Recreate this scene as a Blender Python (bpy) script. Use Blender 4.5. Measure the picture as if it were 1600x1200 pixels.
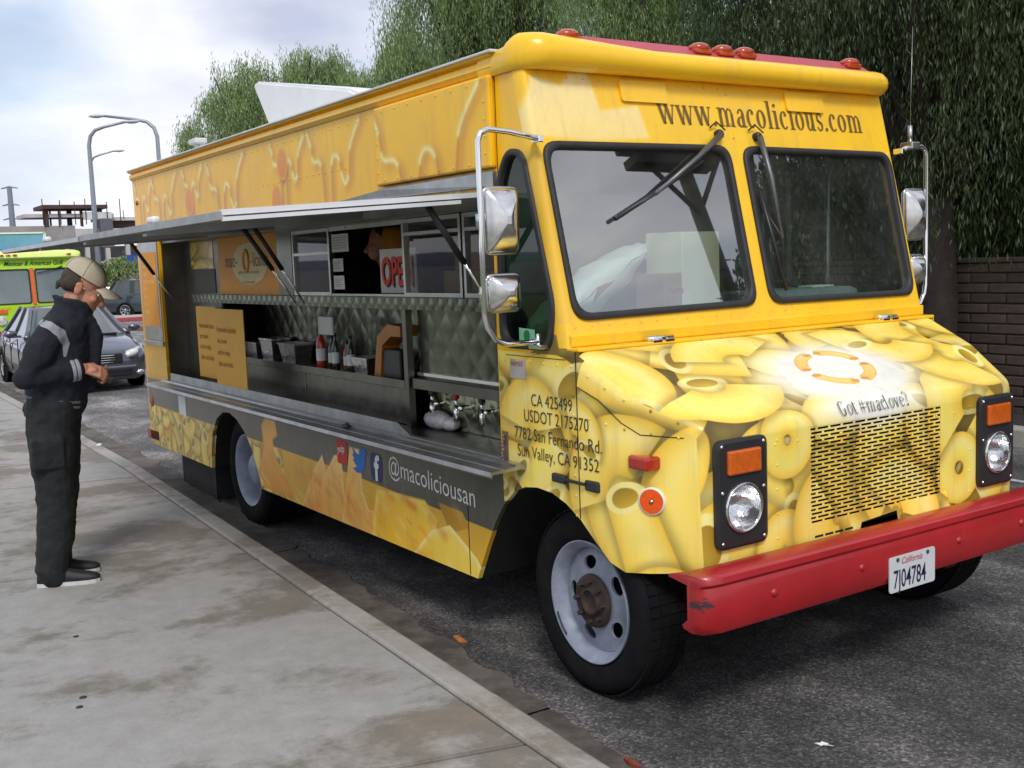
import bpy, bmesh, math, random
import numpy as np
from mathutils import Vector, Matrix, geometry, noise as mnoise

for o in list(bpy.data.objects):
    bpy.data.objects.remove(o, do_unlink=True)
scene = bpy.context.scene
COL = scene.collection
rnd = random.Random(7)
R = math.radians

# ------------------------------------------------------------------ camera
cam_d = bpy.data.cameras.new('camera')
cam = bpy.data.objects.new('camera', cam_d)
COL.objects.link(cam)
YAW, PITCH, ROLL, FPX = 2.55837, -0.11307, -0.03849, 1712.67
CAM = Vector((3.6545, -2.6964, 1.8784))
cF = Vector((math.cos(YAW) * math.cos(PITCH), math.sin(YAW) * math.cos(PITCH), math.sin(PITCH)))
cR0 = Vector((math.sin(YAW), -math.cos(YAW), 0))
cU0 = cR0.cross(cF)
cR = cR0 * math.cos(ROLL) + cU0 * math.sin(ROLL)
cU = -cR0 * math.sin(ROLL) + cU0 * math.cos(ROLL)
m = Matrix((cR, cU, -cF)).transposed().to_4x4()
m.translation = CAM
cam.matrix_world = m
cam_d.sensor_width = 36
cam_d.lens = FPX * 36 / 1600
cam_d.clip_start = 0.1
cam_d.clip_end = 2000
scene.camera = cam

# ------------------------------------------------------------------ world: cloudy daylight sky
SUN_EL, SUN_AZ = R(48), R(-28)            # azimuth measured from +X towards +Y
world = bpy.data.worlds.new('World')
scene.world = world
world.use_nodes = True
wn, wl = world.node_tree.nodes, world.node_tree.links
wn.clear()
w_out = wn.new('ShaderNodeOutputWorld')
w_bg = wn.new('ShaderNodeBackground')
w_sky = wn.new('ShaderNodeTexSky')
w_sky.sky_type = 'NISHITA'
w_sky.sun_disc = False
w_sky.sun_elevation = SUN_EL
w_sky.sun_rotation = math.pi / 2 - SUN_AZ
w_scale = wn.new('ShaderNodeVectorMath'); w_scale.operation = 'SCALE'
w_scale.inputs['Scale'].default_value = 0.11
wl.new(w_sky.outputs['Color'], w_scale.inputs[0])
w_tc = wn.new('ShaderNodeTexCoord')
w_map = wn.new('ShaderNodeMapping')
w_map.inputs['Scale'].default_value = (1.0, 1.0, 2.6)
w_map.inputs['Location'].default_value = (0.35, 1.3, 0.2)
wl.new(w_tc.outputs['Generated'], w_map.inputs['Vector'])
w_n1 = wn.new('ShaderNodeTexNoise')
w_n1.inputs['Scale'].default_value = 2.3
w_n1.inputs['Detail'].default_value = 7
w_n1.inputs['Roughness'].default_value = 0.52
wl.new(w_map.outputs['Vector'], w_n1.inputs['Vector'])
w_cov = wn.new('ShaderNodeMapRange')       # cloud cover
w_cov.inputs['From Min'].default_value = 0.26
w_cov.inputs['From Max'].default_value = 0.50
wl.new(w_n1.outputs['Fac'], w_cov.inputs['Value'])
w_n2 = wn.new('ShaderNodeTexNoise')
w_n2.inputs['Scale'].default_value = 3.4
w_n2.inputs['Detail'].default_value = 6
wl.new(w_map.outputs['Vector'], w_n2.inputs['Vector'])
w_cr = wn.new('ShaderNodeValToRGB')        # cloud brightness: grey bases to white tops
w_cr.color_ramp.elements[0].position = 0.34
w_cr.color_ramp.elements[0].color = (0.44, 0.475, 0.60, 1)
w_cr.color_ramp.elements[1].position = 0.66
w_cr.color_ramp.elements[1].color = (.90, .905, .94, 1)
wl.new(w_n2.outputs['Fac'], w_cr.inputs['Fac'])
w_mix = wn.new('ShaderNodeMix'); w_mix.data_type = 'RGBA'
wl.new(w_cov.outputs['Result'], w_mix.inputs['Factor'])
wl.new(w_scale.outputs['Vector'], w_mix.inputs['A'])
wl.new(w_cr.outputs['Color'], w_mix.inputs['B'])
wl.new(w_mix.outputs['Result'], w_bg.inputs['Color'])
w_bg.inputs['Strength'].default_value = 1.0
wl.new(w_bg.outputs['Background'], w_out.inputs['Surface'])

sun_d = bpy.data.lights.new('sun', 'SUN')
sun_d.energy = 1.5
sun_d.angle = R(14)
sun_d.color = (1.0, 0.96, 0.9)
sun = bpy.data.objects.new('sun', sun_d)
COL.objects.link(sun)
sdir = Vector((math.cos(SUN_EL) * math.cos(SUN_AZ), math.cos(SUN_EL) * math.sin(SUN_AZ), math.sin(SUN_EL)))
sun.rotation_euler = (-sdir).to_track_quat('-Z', 'Y').to_euler()
sun.location = sdir * 60

vs = scene.view_settings
vs.view_transform = 'Standard'
vs.look = 'None'
vs.exposure = 0.42
vs.gamma = 1.0
vs.use_curve_mapping = False
scene.render.engine = 'CYCLES'
scene.cycles.use_denoising = True
scene.cycles.max_bounces = 8
scene.cycles.transparent_max_bounces = 16
scene.cycles.caustics_reflective = False
scene.cycles.caustics_refractive = False

# ------------------------------------------------------------------ helpers
WORLD_LOC = {}


def wloc(o):
    return WORLD_LOC.get(o.name, Vector((0, 0, 0))) if o else Vector((0, 0, 0))


def thing(name, label, cat, loc=(0, 0, 0), group=None):
    o = bpy.data.objects.new(name, None)
    COL.objects.link(o)
    o.empty_display_size = 0.2
    o.location = loc
    WORLD_LOC[o.name] = Vector(loc)
    o['label'] = label
    o['category'] = cat
    if group:
        o['group'] = group
    return o


def tag(o, label, cat, group=None):
    o['label'] = label
    o['category'] = cat
    if group:
        o['group'] = group
    return o


class MB:
    """collects geometry for one mesh object"""
    def __init__(self):
        self.v, self.f, self.uv, self.mi, self.sm = [], [], [], [], []

    def add(self, verts, faces, mi=0, smooth=False, uvs=None):
        b = len(self.v)
        self.v.extend([Vector(p) for p in verts])
        for k, f in enumerate(faces):
            self.f.append([i + b for i in f])
            self.mi.append(mi)
            self.sm.append(smooth)
            self.uv.append(uvs[k] if uvs else None)
        return self

    def box(self, lo, hi, mi=0, bev=0.0):
        x0, y0, z0 = lo
        x1, y1, z1 = hi
        if x1 < x0: x0, x1 = x1, x0
        if y1 < y0: y0, y1 = y1, y0
        if z1 < z0: z0, z1 = z1, z0
        if bev > 0:
            b = min(bev, (x1 - x0) * .45, (y1 - y0) * .45, (z1 - z0) * .45)
            bm = bmesh.new()
            vs_ = [bm.verts.new(p) for p in ((x0, y0, z0), (x1, y0, z0), (x1, y1, z0), (x0, y1, z0), (x0, y0, z1), (x1, y0, z1), (x1, y1, z1), (x0, y1, z1))]
            for f in ((0, 3, 2, 1), (4, 5, 6, 7), (0, 1, 5, 4), (1, 2, 6, 5), (2, 3, 7, 6), (3, 0, 4, 7)):
                bm.faces.new([vs_[i] for i in f])
            bmesh.ops.bevel(bm, geom=list(bm.edges), offset=b, segments=2, affect='EDGES', profile=0.5)
            self.bm(bm, mi)
            return self
        v = [(x0, y0, z0), (x1, y0, z0), (x1, y1, z0), (x0, y1, z0), (x0, y0, z1), (x1, y0, z1), (x1, y1, z1), (x0, y1, z1)]
        f = [(0, 3, 2, 1), (4, 5, 6, 7), (0, 1, 5, 4), (1, 2, 6, 5), (2, 3, 7, 6), (3, 0, 4, 7)]
        return self.add(v, f, mi)

    def bm(self, bm, mi=0, smooth=False):
        bm.verts.ensure_lookup_table()
        bm.verts.index_update()
        self.add([v.co.copy() for v in bm.verts], [[v.index for v in f.verts] for f in bm.faces], mi, smooth)
        bm.free()
        return self

    def tube(self, pts, r, n=8, mi=0, closed=False, caps=True, smooth=True):
        pts = [Vector(p) for p in pts]
        rs = r if isinstance(r, (list, tuple)) else [r] * len(pts)
        rings = []
        prev = None
        N = len(pts)
        for i, p in enumerate(pts):
            if closed:
                t = pts[(i + 1) % N] - pts[i - 1]
            elif i == 0:
                t = pts[1] - pts[0]
            elif i == N - 1:
                t = pts[-1] - pts[-2]
            else:
                t = (pts[i + 1] - p).normalized() + (p - pts[i - 1]).normalized()
            t = t.normalized() if t.length > 1e-9 else Vector((0, 0, 1))
            if prev is None:
                a = Vector((0, 0, 1)) if abs(t.z) < .9 else Vector((1, 0, 0))
                u = t.cross(a).normalized()
            else:
                u = (prev - t * prev.dot(t)).normalized()
            prev = u
            w = t.cross(u)
            rings.append([p + (u * math.cos(2 * math.pi * k / n) + w * math.sin(2 * math.pi * k / n)) * rs[i] for k in range(n)])
        v = [q for ring in rings for q in ring]
        f = []
        for i in range(N if closed else N - 1):
            j = (i + 1) % N
            for k in range(n):
                f.append((i * n + k, i * n + (k + 1) % n, j * n + (k + 1) % n, j * n + k))
        self.add(v, f, mi, smooth)
        if caps and not closed:
            b = len(self.v) - N * n
            self.f.append([b + k for k in range(n)][::-1]); self.mi.append(mi); self.sm.append(False); self.uv.append(None)
            self.f.append([b + (N - 1) * n + k for k in range(n)]); self.mi.append(mi); self.sm.append(False); self.uv.append(None)
        return self

    def cyl(self, p0, p1, r, n=16, mi=0, smooth=True):
        return self.tube([p0, p1], r, n, mi, smooth=smooth)

    def lathe(self, prof, origin, axis, n=32, mi=0, smooth=True, close=False):
        """prof: list of (radius, along axis)"""
        ax = Vector(axis).normalized()
        a = Vector((0, 0, 1)) if abs(ax.z) < .9 else Vector((1, 0, 0))
        u = ax.cross(a).normalized()
        w = ax.cross(u)
        o = Vector(origin)
        v, f = [], []
        for (r, h) in prof:
            for k in range(n):
                t = 2 * math.pi * k / n
                v.append(o + ax * h + (u * math.cos(t) + w * math.sin(t)) * max(r, 1e-5))
        for i in range(len(prof) - 1):
            for k in range(n):
                f.append((i * n + k, i * n + (k + 1) % n, (i + 1) * n + (k + 1) % n, (i + 1) * n + k))
        return self.add(v, f, mi, smooth)

    def ell(self, c, r, n=12, mi=0, smooth=True, rot=None):
        c = Vector(c)
        v, f = [], []
        m_ = n // 2
        for i in range(m_ + 1):
            th = math.pi * i / m_
            for k in range(n):
                ph = 2 * math.pi * k / n
                p = Vector((r[0] * math.sin(th) * math.cos(ph), r[1] * math.sin(th) * math.sin(ph), r[2] * math.cos(th)))
                if rot is not None:
                    p = rot @ p
                v.append(c + p)
        for i in range(m_):
            for k in range(n):
                f.append((i * n + k, (i + 1) * n + k, (i + 1) * n + (k + 1) % n, i * n + (k + 1) % n))
        return self.add(v, f, mi, smooth)

    def loft(self, rings, mi=0, smooth=True, cap=True, closed=True):
        n = len(rings[0])
        v = [p for r_ in rings for p in r_]
        f = []
        for i in range(len(rings) - 1):
            for k in range(n if closed else n - 1):
                f.append((i * n + k, i * n + (k + 1) % n, (i + 1) * n + (k + 1) % n, (i + 1) * n + k))
        b = len(self.v)
        self.add(v, f, mi, smooth)
        if cap:
            for ring0, rev in ((0, True), (len(rings) - 1, False)):
                idx = [b + ring0 * n + k for k in range(n)]
                self.f.append(idx[::-1] if rev else idx); self.mi.append(mi); self.sm.append(False); self.uv.append(None)
        return self

    def plate(self, outline, fn, thick, holes=(), mi=0, inner_wall=True):
        """flat sheet with holes: 2D outline mapped by fn(u, v, depth) -> point; depth 0 is the face, thick the back"""
        loops = [list(outline)] + [list(h) for h in holes]
        pts, edges = [], []
        for lp in loops:
            b = len(pts)
            pts.extend(lp)
            edges += [(b + i, b + (i + 1) % len(lp)) for i in range(len(lp))]
        res = geometry.delaunay_2d_cdt([Vector(p) for p in pts], edges, [], 0, 1e-6)
        vo, fo = res[0], res[2]
        keep = []
        for f in fo:
            c = sum((vo[i] for i in f), Vector((0, 0))) / len(f)
            if inpoly(c, loops[0]) and not any(inpoly(c, h) for h in loops[1:]):
                keep.append(f)
        face = [fn(p.x, p.y, 0) for p in vo]
        self.add(face, keep, mi)
        if thick:
            self.add([fn(p.x, p.y, thick) for p in vo], [f[::-1] for f in keep], mi)
            for lp in loops:
                n = len(lp)
                v = [fn(p[0], p[1], 0) for p in lp] + [fn(p[0], p[1], thick) for p in lp]
                self.add(v, [(i, (i + 1) % n, n + (i + 1) % n, n + i) for i in range(n)], mi)
        return self


def inpoly(c, poly):
    x, y = c[0], c[1]
    ins = False
    n = len(poly)
    for i in range(n):
        x0, y0 = poly[i][0], poly[i][1]
        x1, y1 = poly[(i + 1) % n][0], poly[(i + 1) % n][1]
        if (y0 > y) != (y1 > y) and x < (x1 - x0) * (y - y0) / (y1 - y0) + x0:
            ins = not ins
    return ins


def round_poly(pts, r, seg=5):
    out = []
    n = len(pts)
    for i in range(n):
        p = Vector(pts[i]); a = Vector(pts[i - 1]); b = Vector(pts[(i + 1) % n])
        rr = r[i] if isinstance(r, (list, tuple)) else r
        d1, d2 = (a - p), (b - p)
        l = min(rr, d1.length * .48, d2.length * .48)
        p1 = p + d1.normalized() * l
        p2 = p + d2.normalized() * l
        for k in range(seg + 1):
            t = k / seg
            q = p1 * (1 - t) ** 2 + p * 2 * t * (1 - t) * 1.0 + p2 * t ** 2
            out.append((q.x, q.y))
    return out


def inset(pts, d):
    """offset a convex polygon inwards by d (outwards if negative)"""
    n = len(pts)
    area = sum(pts[i][0] * pts[(i + 1) % n][1] - pts[(i + 1) % n][0] * pts[i][1] for i in range(n))
    s = 1 if area > 0 else -1
    L = []
    for i in range(n):
        a = Vector(pts[i]); b = Vector(pts[(i + 1) % n])
        t = (b - a).normalized()
        nn = Vector((-t.y, t.x)) * s
        L.append((a + nn * d, t))
    out = []
    for i in range(n):
        p, t = L[i - 1]
        q, u = L[i]
        den = t.x * u.y - t.y * u.x
        if abs(den) < 1e-9:
            out.append((q.x, q.y)); continue
        k = ((q.x - p.x) * u.y - (q.y - p.y) * u.x) / den
        out.append((p.x + t.x * k, p.y + t.y * k))
    return out


def obj(name, mb, mats, parent=None, kind=None, uvfn=None, weld=False, smooth_angle=None, origin=None):
    if not isinstance(mats, (list, tuple)):
        mats = [mats]
    lo = Vector((min(p.x for p in mb.v), min(p.y for p in mb.v), min(p.z for p in mb.v)))
    hi = Vector((max(p.x for p in mb.v), max(p.y for p in mb.v), max(p.z for p in mb.v)))
    c = Vector(origin) if origin is not None else Vector(((lo.x + hi.x) / 2, (lo.y + hi.y) / 2, lo.z))
    me = bpy.data.meshes.new(name)
    me.from_pydata([tuple(p - c) for p in mb.v], [], mb.f)
    for mt in mats:
        me.materials.append(mt)
    me.polygons.foreach_set('material_index', mb.mi)
    me.polygons.foreach_set('use_smooth', mb.sm)
    if uvfn:
        ul = me.uv_layers.new(name='UVMap')
        for poly in me.polygons:
            for li in poly.loop_indices:
                co = me.vertices[me.loops[li].vertex_index].co + c
                ul.data[li].uv = uvfn(co, poly.normal)
    if weld:
        bm = bmesh.new(); bm.from_mesh(me)
        bmesh.ops.remove_doubles(bm, verts=bm.verts, dist=1e-5)
        bmesh.ops.recalc_face_normals(bm, faces=bm.faces)
        bm.to_mesh(me); bm.free()
    me.update()
    if smooth_angle is not None:
        for p_ in me.polygons:
            p_.use_smooth = True
        me.set_sharp_from_angle(angle=R(smooth_angle))
    o = bpy.data.objects.new(name, me)
    COL.objects.link(o)
    o.location = c - wloc(parent)
    WORLD_LOC[o.name] = c
    if parent:
        o.parent = parent
    if kind:
        o['kind'] = kind
    return o


def copy_tree(o, parent=None):
    c = o.copy()
    COL.objects.link(c)
    if parent is not None:
        c.parent = parent
    for ch in list(o.children):
        copy_tree(ch, c)
    return c


def text_mesh(s, size, shear=0.0, offset=0.0, align='LEFT', space=1.0, sx=1.0):
    """built-in font text as (verts2d, faces)"""
    cu = bpy.data.curves.new('txt', 'FONT')
    cu.body = s
    cu.size = size
    cu.shear = shear
    cu.offset = offset
    cu.align_x = align
    cu.space_character = space
    cu.resolution_u = 3
    cu.fill_mode = 'FRONT'
    to = bpy.data.objects.new('txt', cu)
    COL.objects.link(to)
    dg = bpy.context.evaluated_depsgraph_get()
    me = bpy.data.meshes.new_from_object(to.evaluated_get(dg))
    v = [(p.co.x * sx, p.co.y) for p in me.vertices]
    f = [list(p.vertices) for p in me.polygons]
    bpy.data.objects.remove(to)
    bpy.data.curves.remove(cu)
    bpy.data.meshes.remove(me)
    return v, f


def text_on(mb, s, size, fn, **kw):
    v, f = text_mesh(s, size, **kw)
    mb.add([fn(a, b) for a, b in v], f)
    return mb


# ------------------------------------------------------------------ materials
def new_mat(name):
    mt = bpy.data.materials.new(name)
    mt.use_nodes = True
    nt = mt.node_tree
    b = nt.nodes['Principled BSDF']
    return mt, nt, b


def mixrgb(nt, fac, a, b, blend='MIX'):
    mx = nt.nodes.new('ShaderNodeMix')
    mx.data_type = 'RGBA'
    mx.blend_type = blend
    for sock, val in ((mx.inputs['Factor'], fac), (mx.inputs['A'], a), (mx.inputs['B'], b)):
        if hasattr(val, 'is_output'):
            nt.links.new(val, sock)
        elif isinstance(val, (int, float)):
            sock.default_value = val
        else:
            sock.default_value = (*val[:3], 1)
    return mx.outputs['Result']


def noise_out(nt, scale, detail=4, rough=.55, coord='Object', mapscale=None, dist=0.0):
    tc = nt.nodes.new('ShaderNodeTexCoord')
    n = nt.nodes.new('ShaderNodeTexNoise')
    n.inputs['Scale'].default_value = scale
    n.inputs['Detail'].default_value = detail
    n.inputs['Roughness'].default_value = rough
    n.inputs['Distortion'].default_value = dist
    if coord == 'World':
        g = nt.nodes.new('ShaderNodeNewGeometry')
        src = g.outputs['Position']
    else:
        src = tc.outputs[coord]
    if mapscale:
        mp = nt.nodes.new('ShaderNodeMapping')
        mp.inputs['Scale'].default_value = mapscale
        nt.links.new(src, mp.inputs['Vector'])
        src = mp.outputs['Vector']
    nt.links.new(src, n.inputs['Vector'])
    return n.outputs['Fac']


def ramp(nt, fac, stops):
    r_ = nt.nodes.new('ShaderNodeValToRGB')
    e = r_.color_ramp.elements
    while len(e) < len(stops):
        e.new(0.5)
    for k, (p, c) in enumerate(stops):
        e[k].position = p
        e[k].color = (*c, 1) if len(c) == 3 else c
    nt.links.new(fac, r_.inputs['Fac'])
    return r_.outputs['Color']


def bump(nt, b, h, strength=.2, dist=.01):
    bp = nt.nodes.new('ShaderNodeBump')
    bp.inputs['Strength'].default_value = strength
    bp.inputs['Distance'].default_value = dist
    nt.links.new(h, bp.inputs['Height'])
    nt.links.new(bp.outputs['Normal'], b.inputs['Normal'])


def M(name, col, rough=.5, metal=0.0, var=.12, scale=6.0, bmp=0.0, bscale=60, coat=0.0, emit=None, spec=None, rvar=0.0):
    mt, nt, b = new_mat(name)
    b.inputs['Roughness'].default_value = rough
    b.inputs['Metallic'].default_value = metal
    if spec is not None:
        b.inputs['Specular IOR Level'].default_value = spec
    if var > 0:
        n = noise_out(nt, scale, 5, .6)
        dark = tuple(c * (1 - var) for c in col)
        lite = tuple(min(1, c * (1 + var)) for c in col)
        nt.links.new(ramp(nt, n, [(.3, dark), (.7, lite)]), b.inputs['Base Color'])
    else:
        b.inputs['Base Color'].default_value = (*col, 1)
    if rvar > 0:
        n = noise_out(nt, scale * 2.3, 4)
        mr = nt.nodes.new('ShaderNodeMapRange')
        mr.inputs['To Min'].default_value = max(0.02, rough - rvar)
        mr.inputs['To Max'].default_value = min(1, rough + rvar)
        nt.links.new(n, mr.inputs['Value'])
        nt.links.new(mr.outputs['Result'], b.inputs['Roughness'])
    if bmp > 0:
        bump(nt, b, noise_out(nt, bscale, 3), bmp, .01)
    if coat > 0:
        b.inputs['Coat Weight'].default_value = coat
        b.inputs['Coat Roughness'].default_value = .08
    if emit:
        b.inputs['Emission Color'].default_value = (*emit[:3], 1)
        b.inputs['Emission Strength'].default_value = emit[3]
    return mt


def glass(name, tint=(.75, .9, .84), ior=1.5, trans=1.0, rough=0.02, dust=0.0):
    mt = bpy.data.materials.new(name)
    mt.use_nodes = True
    nt = mt.node_tree
    nt.nodes.clear()
    o_ = nt.nodes.new('ShaderNodeOutputMaterial')
    r0 = ((ior - 1) / (ior + 1)) ** 2
    lw = nt.nodes.new('ShaderNodeLayerWeight'); lw.inputs['Blend'].default_value = .5
    pw = nt.nodes.new('ShaderNodeMath'); pw.operation = 'POWER'; pw.inputs[1].default_value = 4.0
    fr = nt.nodes.new('ShaderNodeMath'); fr.operation = 'MULTIPLY_ADD'
    fr.inputs[1].default_value = 1 - r0; fr.inputs[2].default_value = r0
    nt.links.new(lw.outputs['Facing'], pw.inputs[0])
    nt.links.new(pw.outputs[0], fr.inputs[0])
    tr = nt.nodes.new('ShaderNodeBsdfTransparent'); tr.inputs['Color'].default_value = (*tint, 1)
    gl = nt.nodes.new('ShaderNodeBsdfGlossy'); gl.inputs['Roughness'].default_value = rough
    mx = nt.nodes.new('ShaderNodeMixShader')
    nt.links.new(fr.outputs[0], mx.inputs['Fac'])
    nt.links.new(tr.outputs['BSDF'], mx.inputs[1])
    nt.links.new(gl.outputs['BSDF'], mx.inputs[2])
    out = mx.outputs['Shader']
    if dust > 0:
        df = nt.nodes.new('ShaderNodeBsdfDiffuse'); df.inputs['Color'].default_value = (.55, .55, .52, 1)
        n1 = noise_out(nt, 2.6, 8, .65, 'World')
        fac = ramp(nt, n1, [(.3, (0, 0, 0)), (.75, (dust, dust, dust))])
        m2 = nt.nodes.new('ShaderNodeMixShader')
        nt.links.new(fac, m2.inputs['Fac']); nt.links.new(out, m2.inputs[1]); nt.links.new(df.outputs['BSDF'], m2.inputs[2])
        out = m2.outputs['Shader']
    nt.links.new(out, o_.inputs['Surface'])
    return mt


def srgb(r, g, b):
    def f(c):
        c = c / 255
        return c / 12.92 if c <= .04045 else ((c + .055) / 1.055) ** 2.4
    return (f(r), f(g), f(b))


MAT = {}
MAT['yellow'] = M('truck_yellow', srgb(232, 172, 40), .32, var=.05, scale=3, coat=.5)
MAT['steel'] = M('brushed_steel', (.52, .53, .52), .3, 1.0, var=.12, scale=9, rvar=.1)
MAT['steel_dull'] = M('dull_aluminium', (.42, .43, .43), .42, 1.0, var=.2, scale=7, rvar=.12)
MAT['chrome'] = M('chrome', (.8, .8, .8), .1, 1.0, var=.06, scale=8)
MAT['rubber'] = M('black_rubber', (.022, .022, .024), .55, var=.3, scale=20)
MAT['tyre'] = M('tyre_rubber', (.008, .008, .009), .95, var=.35, scale=14, bmp=.2, bscale=90, spec=.15)
MAT['black'] = M('black_plastic', (.02, .02, .022), .4, var=.25, scale=12)
MAT['dark'] = M('dark_cavity', (.012, .012, .012), .9, var=.2)
MAT['chassis'] = M('chassis_black', (.018, .017, .016), .85, var=.35, scale=8)
MAT['white'] = M('white_paint', (.78, .79, .80), .4, var=.05)
MAT['white_dirty'] = M('white_dirty', (.62, .63, .63), .5, var=.12, scale=5)
MAT['amber'] = M('amber_lens', srgb(205, 92, 12), .15, var=.25, scale=40, coat=.8)
MAT['amberred'] = M('roof_lamp_lens', srgb(172, 62, 22), .25, var=.3, scale=30, coat=.6)
MAT['red'] = M('red_lens', srgb(170, 36, 22), .2, var=.2, scale=30, coat=.6)
MAT['orange_refl'] = M('orange_reflector', srgb(236, 86, 16), .3, var=.12, scale=60)
MAT['glass'] = glass('windscreen_glass', (.84, .95, .90), 3.9, rough=.01, dust=.06)
MAT['glass_side'] = glass('side_glass', (.16, .30, .24), 1.6)
MAT['glass_clear'] = glass('serving_window_glass', (.78, .84, .80), 1.5)
MAT['paper'] = M('white_paper', (.72, .73, .72), .8, var=.08, scale=12)
MAT['ink'] = M('black_ink', (.02, .018, .015), .6, var=0)
MAT['inkbrown'] = M('brown_ink', srgb(112, 88, 42), .5, var=.1)
MAT['whiteink'] = M('white_ink', (.70, .70, .67), .5, var=0)
MAT['cardboard'] = M('cardboard', srgb(150, 118, 82), .85, var=.12, scale=8)
MAT['cardwhite'] = M('pale_carton', srgb(226, 224, 196), .8, var=.06, scale=8)
# ------------------------------------------------------------------ ground, road, kerb, pavement
def concrete(name, lite, dark, stain_lo, stain_hi, sscale=1.15, stretch=(1, 1, 1), bmp=.25, fine=.18):
    mt, nt, b = new_mat(name)
    n1 = noise_out(nt, sscale, 12, .70, 'World', stretch, .1)
    mask = ramp(nt, n1, [(stain_lo, (0, 0, 0)), (stain_hi, (1, 1, 1))])
    n2 = noise_out(nt, 9, 7, .7, 'World')
    n3 = noise_out(nt, 160, 3, .7, 'World')
    base = mixrgb(nt, mask, lite, dark)
    base = mixrgb(nt, fine * 2.2, base, ramp(nt, n2, [(.3, (.62, .6, .56)), (.7, (1.25, 1.24, 1.22))]), 'MULTIPLY')
    base = mixrgb(nt, .4, base, ramp(nt, n3, [(.3, (.72, .72, .7)), (.7, (1.2, 1.2, 1.2))]), 'MULTIPLY')
    nr = noise_out(nt, .55, 6, .6, 'World')
    base = mixrgb(nt, ramp(nt, nr, [(.60, (0, 0, 0)), (.72, (.5, .5, .5))]), base, (.27, .2, .12))
    nt.links.new(base, b.inputs['Base Color'])
    b.inputs['Roughness'].default_value = .85
    bump(nt, b, noise_out(nt, 120, 5, .7, 'World'), bmp, .006)
    return mt


def asphalt(name):
    mt, nt, b = new_mat(name)
    g = nt.nodes.new('ShaderNodeNewGeometry')
    vo = nt.nodes.new('ShaderNodeTexVoronoi')
    vo.inputs['Scale'].default_value = 95
    nt.links.new(g.outputs['Position'], vo.inputs['Vector'])
    sep = nt.nodes.new('ShaderNodeSeparateColor')
    nt.links.new(vo.outputs['Color'], sep.inputs['Color'])
    stones = ramp(nt, sep.outputs['Red'], [(0, (.030, .029, .029)), (.55, (.066, .065, .064)), (.86, (.10, .098, .094)), (1, (.17, .165, .16))])
    big = noise_out(nt, .8, 8, .65, 'World', (1, 1.6, 1))
    col = mixrgb(nt, 1.0, stones, ramp(nt, big, [(.34, (.5, .5, .5)), (.5, (.95, .94, .93)), (.60, (1.7, 1.66, 1.64)), (.68, (2.3, 2.22, 2.2))]), 'MULTIPLY')
    mid = noise_out(nt, 7, 6, .7, 'World')
    col = mixrgb(nt, .7, col, ramp(nt, mid, [(.3, (.6, .6, .6)), (.7, (1.4, 1.4, 1.4))]), 'MULTIPLY')
    # paler far down the street: grazing sky reflection put into the colour
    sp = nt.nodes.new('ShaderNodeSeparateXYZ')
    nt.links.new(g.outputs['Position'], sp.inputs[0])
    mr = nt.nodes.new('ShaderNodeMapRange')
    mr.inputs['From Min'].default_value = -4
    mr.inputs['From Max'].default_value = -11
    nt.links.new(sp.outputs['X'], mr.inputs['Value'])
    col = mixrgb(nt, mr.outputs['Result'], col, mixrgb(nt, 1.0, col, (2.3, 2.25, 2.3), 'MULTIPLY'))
    nt.links.new(col, b.inputs['Base Color'])
    b.inputs['Roughness'].default_value = .82
    bump(nt, b, vo.outputs['Distance'], .5, .006)
    return mt


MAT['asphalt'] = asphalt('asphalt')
MAT['slab'] = concrete('pavement_concrete', (.330, .324, .310), (.195, .178, .152), .485, .57, 1.25, (1.0, .8, 1))
MAT['kerb'] = concrete('kerb_concrete', (.36, .35, .325), (.22, .2, .175), .5, .62, 2.2)
MAT['gutter'] = concrete('gutter_concrete', (.15, .135, .12), (.07, .062, .056), .42, .58, 2.6, bmp=.6, fine=.3)
MAT['joint'] = M('joint_dirt', (.035, .036, .026), .95, var=.5, scale=30)
MAT['soil'] = M('dark_mulch', (.03, .024, .018), .95, var=.6, scale=18, bmp=.8, bscale=40)
MAT['yellowline'] = M('yellow_road_paint', (.42, .27, .03), .8, var=.35, scale=25)
MAT['whiteline'] = M('white_road_paint', (.42, .42, .42), .8, var=.35, scale=25)
MAT['redkerb'] = M('red_kerb_paint', srgb(168, 74, 78), .8, var=.2)
MAT['farconc'] = M('far_concrete', (.40, .385, .37), .9, var=.18, scale=.6)
MAT['brickpave'] = M('brick_paving', (.22, .14, .12), .9, var=.3, scale=3)

KX = [-70, -45, -24, -16, -12, -6.5, .85, 9]
KY = [2.2, 1.0, .3, .05, 0, -.10, -.465, -.86]


def keb(x):
    return float(np.interp(x, KX, KY))


mb = MB()
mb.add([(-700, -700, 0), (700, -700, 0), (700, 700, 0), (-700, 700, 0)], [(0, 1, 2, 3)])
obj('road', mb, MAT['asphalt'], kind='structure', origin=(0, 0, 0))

# pavement bed and slabs
ZK = .14
xs = [9, 6.75, 3.62, .49, -2.78, -5.92, -9.05, -12.2, -15.3, -18.4, -21.6, -24.8, -28, -33, -40, -55]
mb = MB()
bx = list(np.linspace(9, -60, 70))
va = [(x, keb(x) - .10, .122) for x in bx] + [(x, -30, .122) for x in bx]
n = len(bx)
mb.add(va, [(i, i + 1, n + i + 1, n + i) for i in range(n - 1)])
sidewalk = obj('sidewalk', mb, MAT['joint'], kind='structure')
SK = .27


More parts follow.
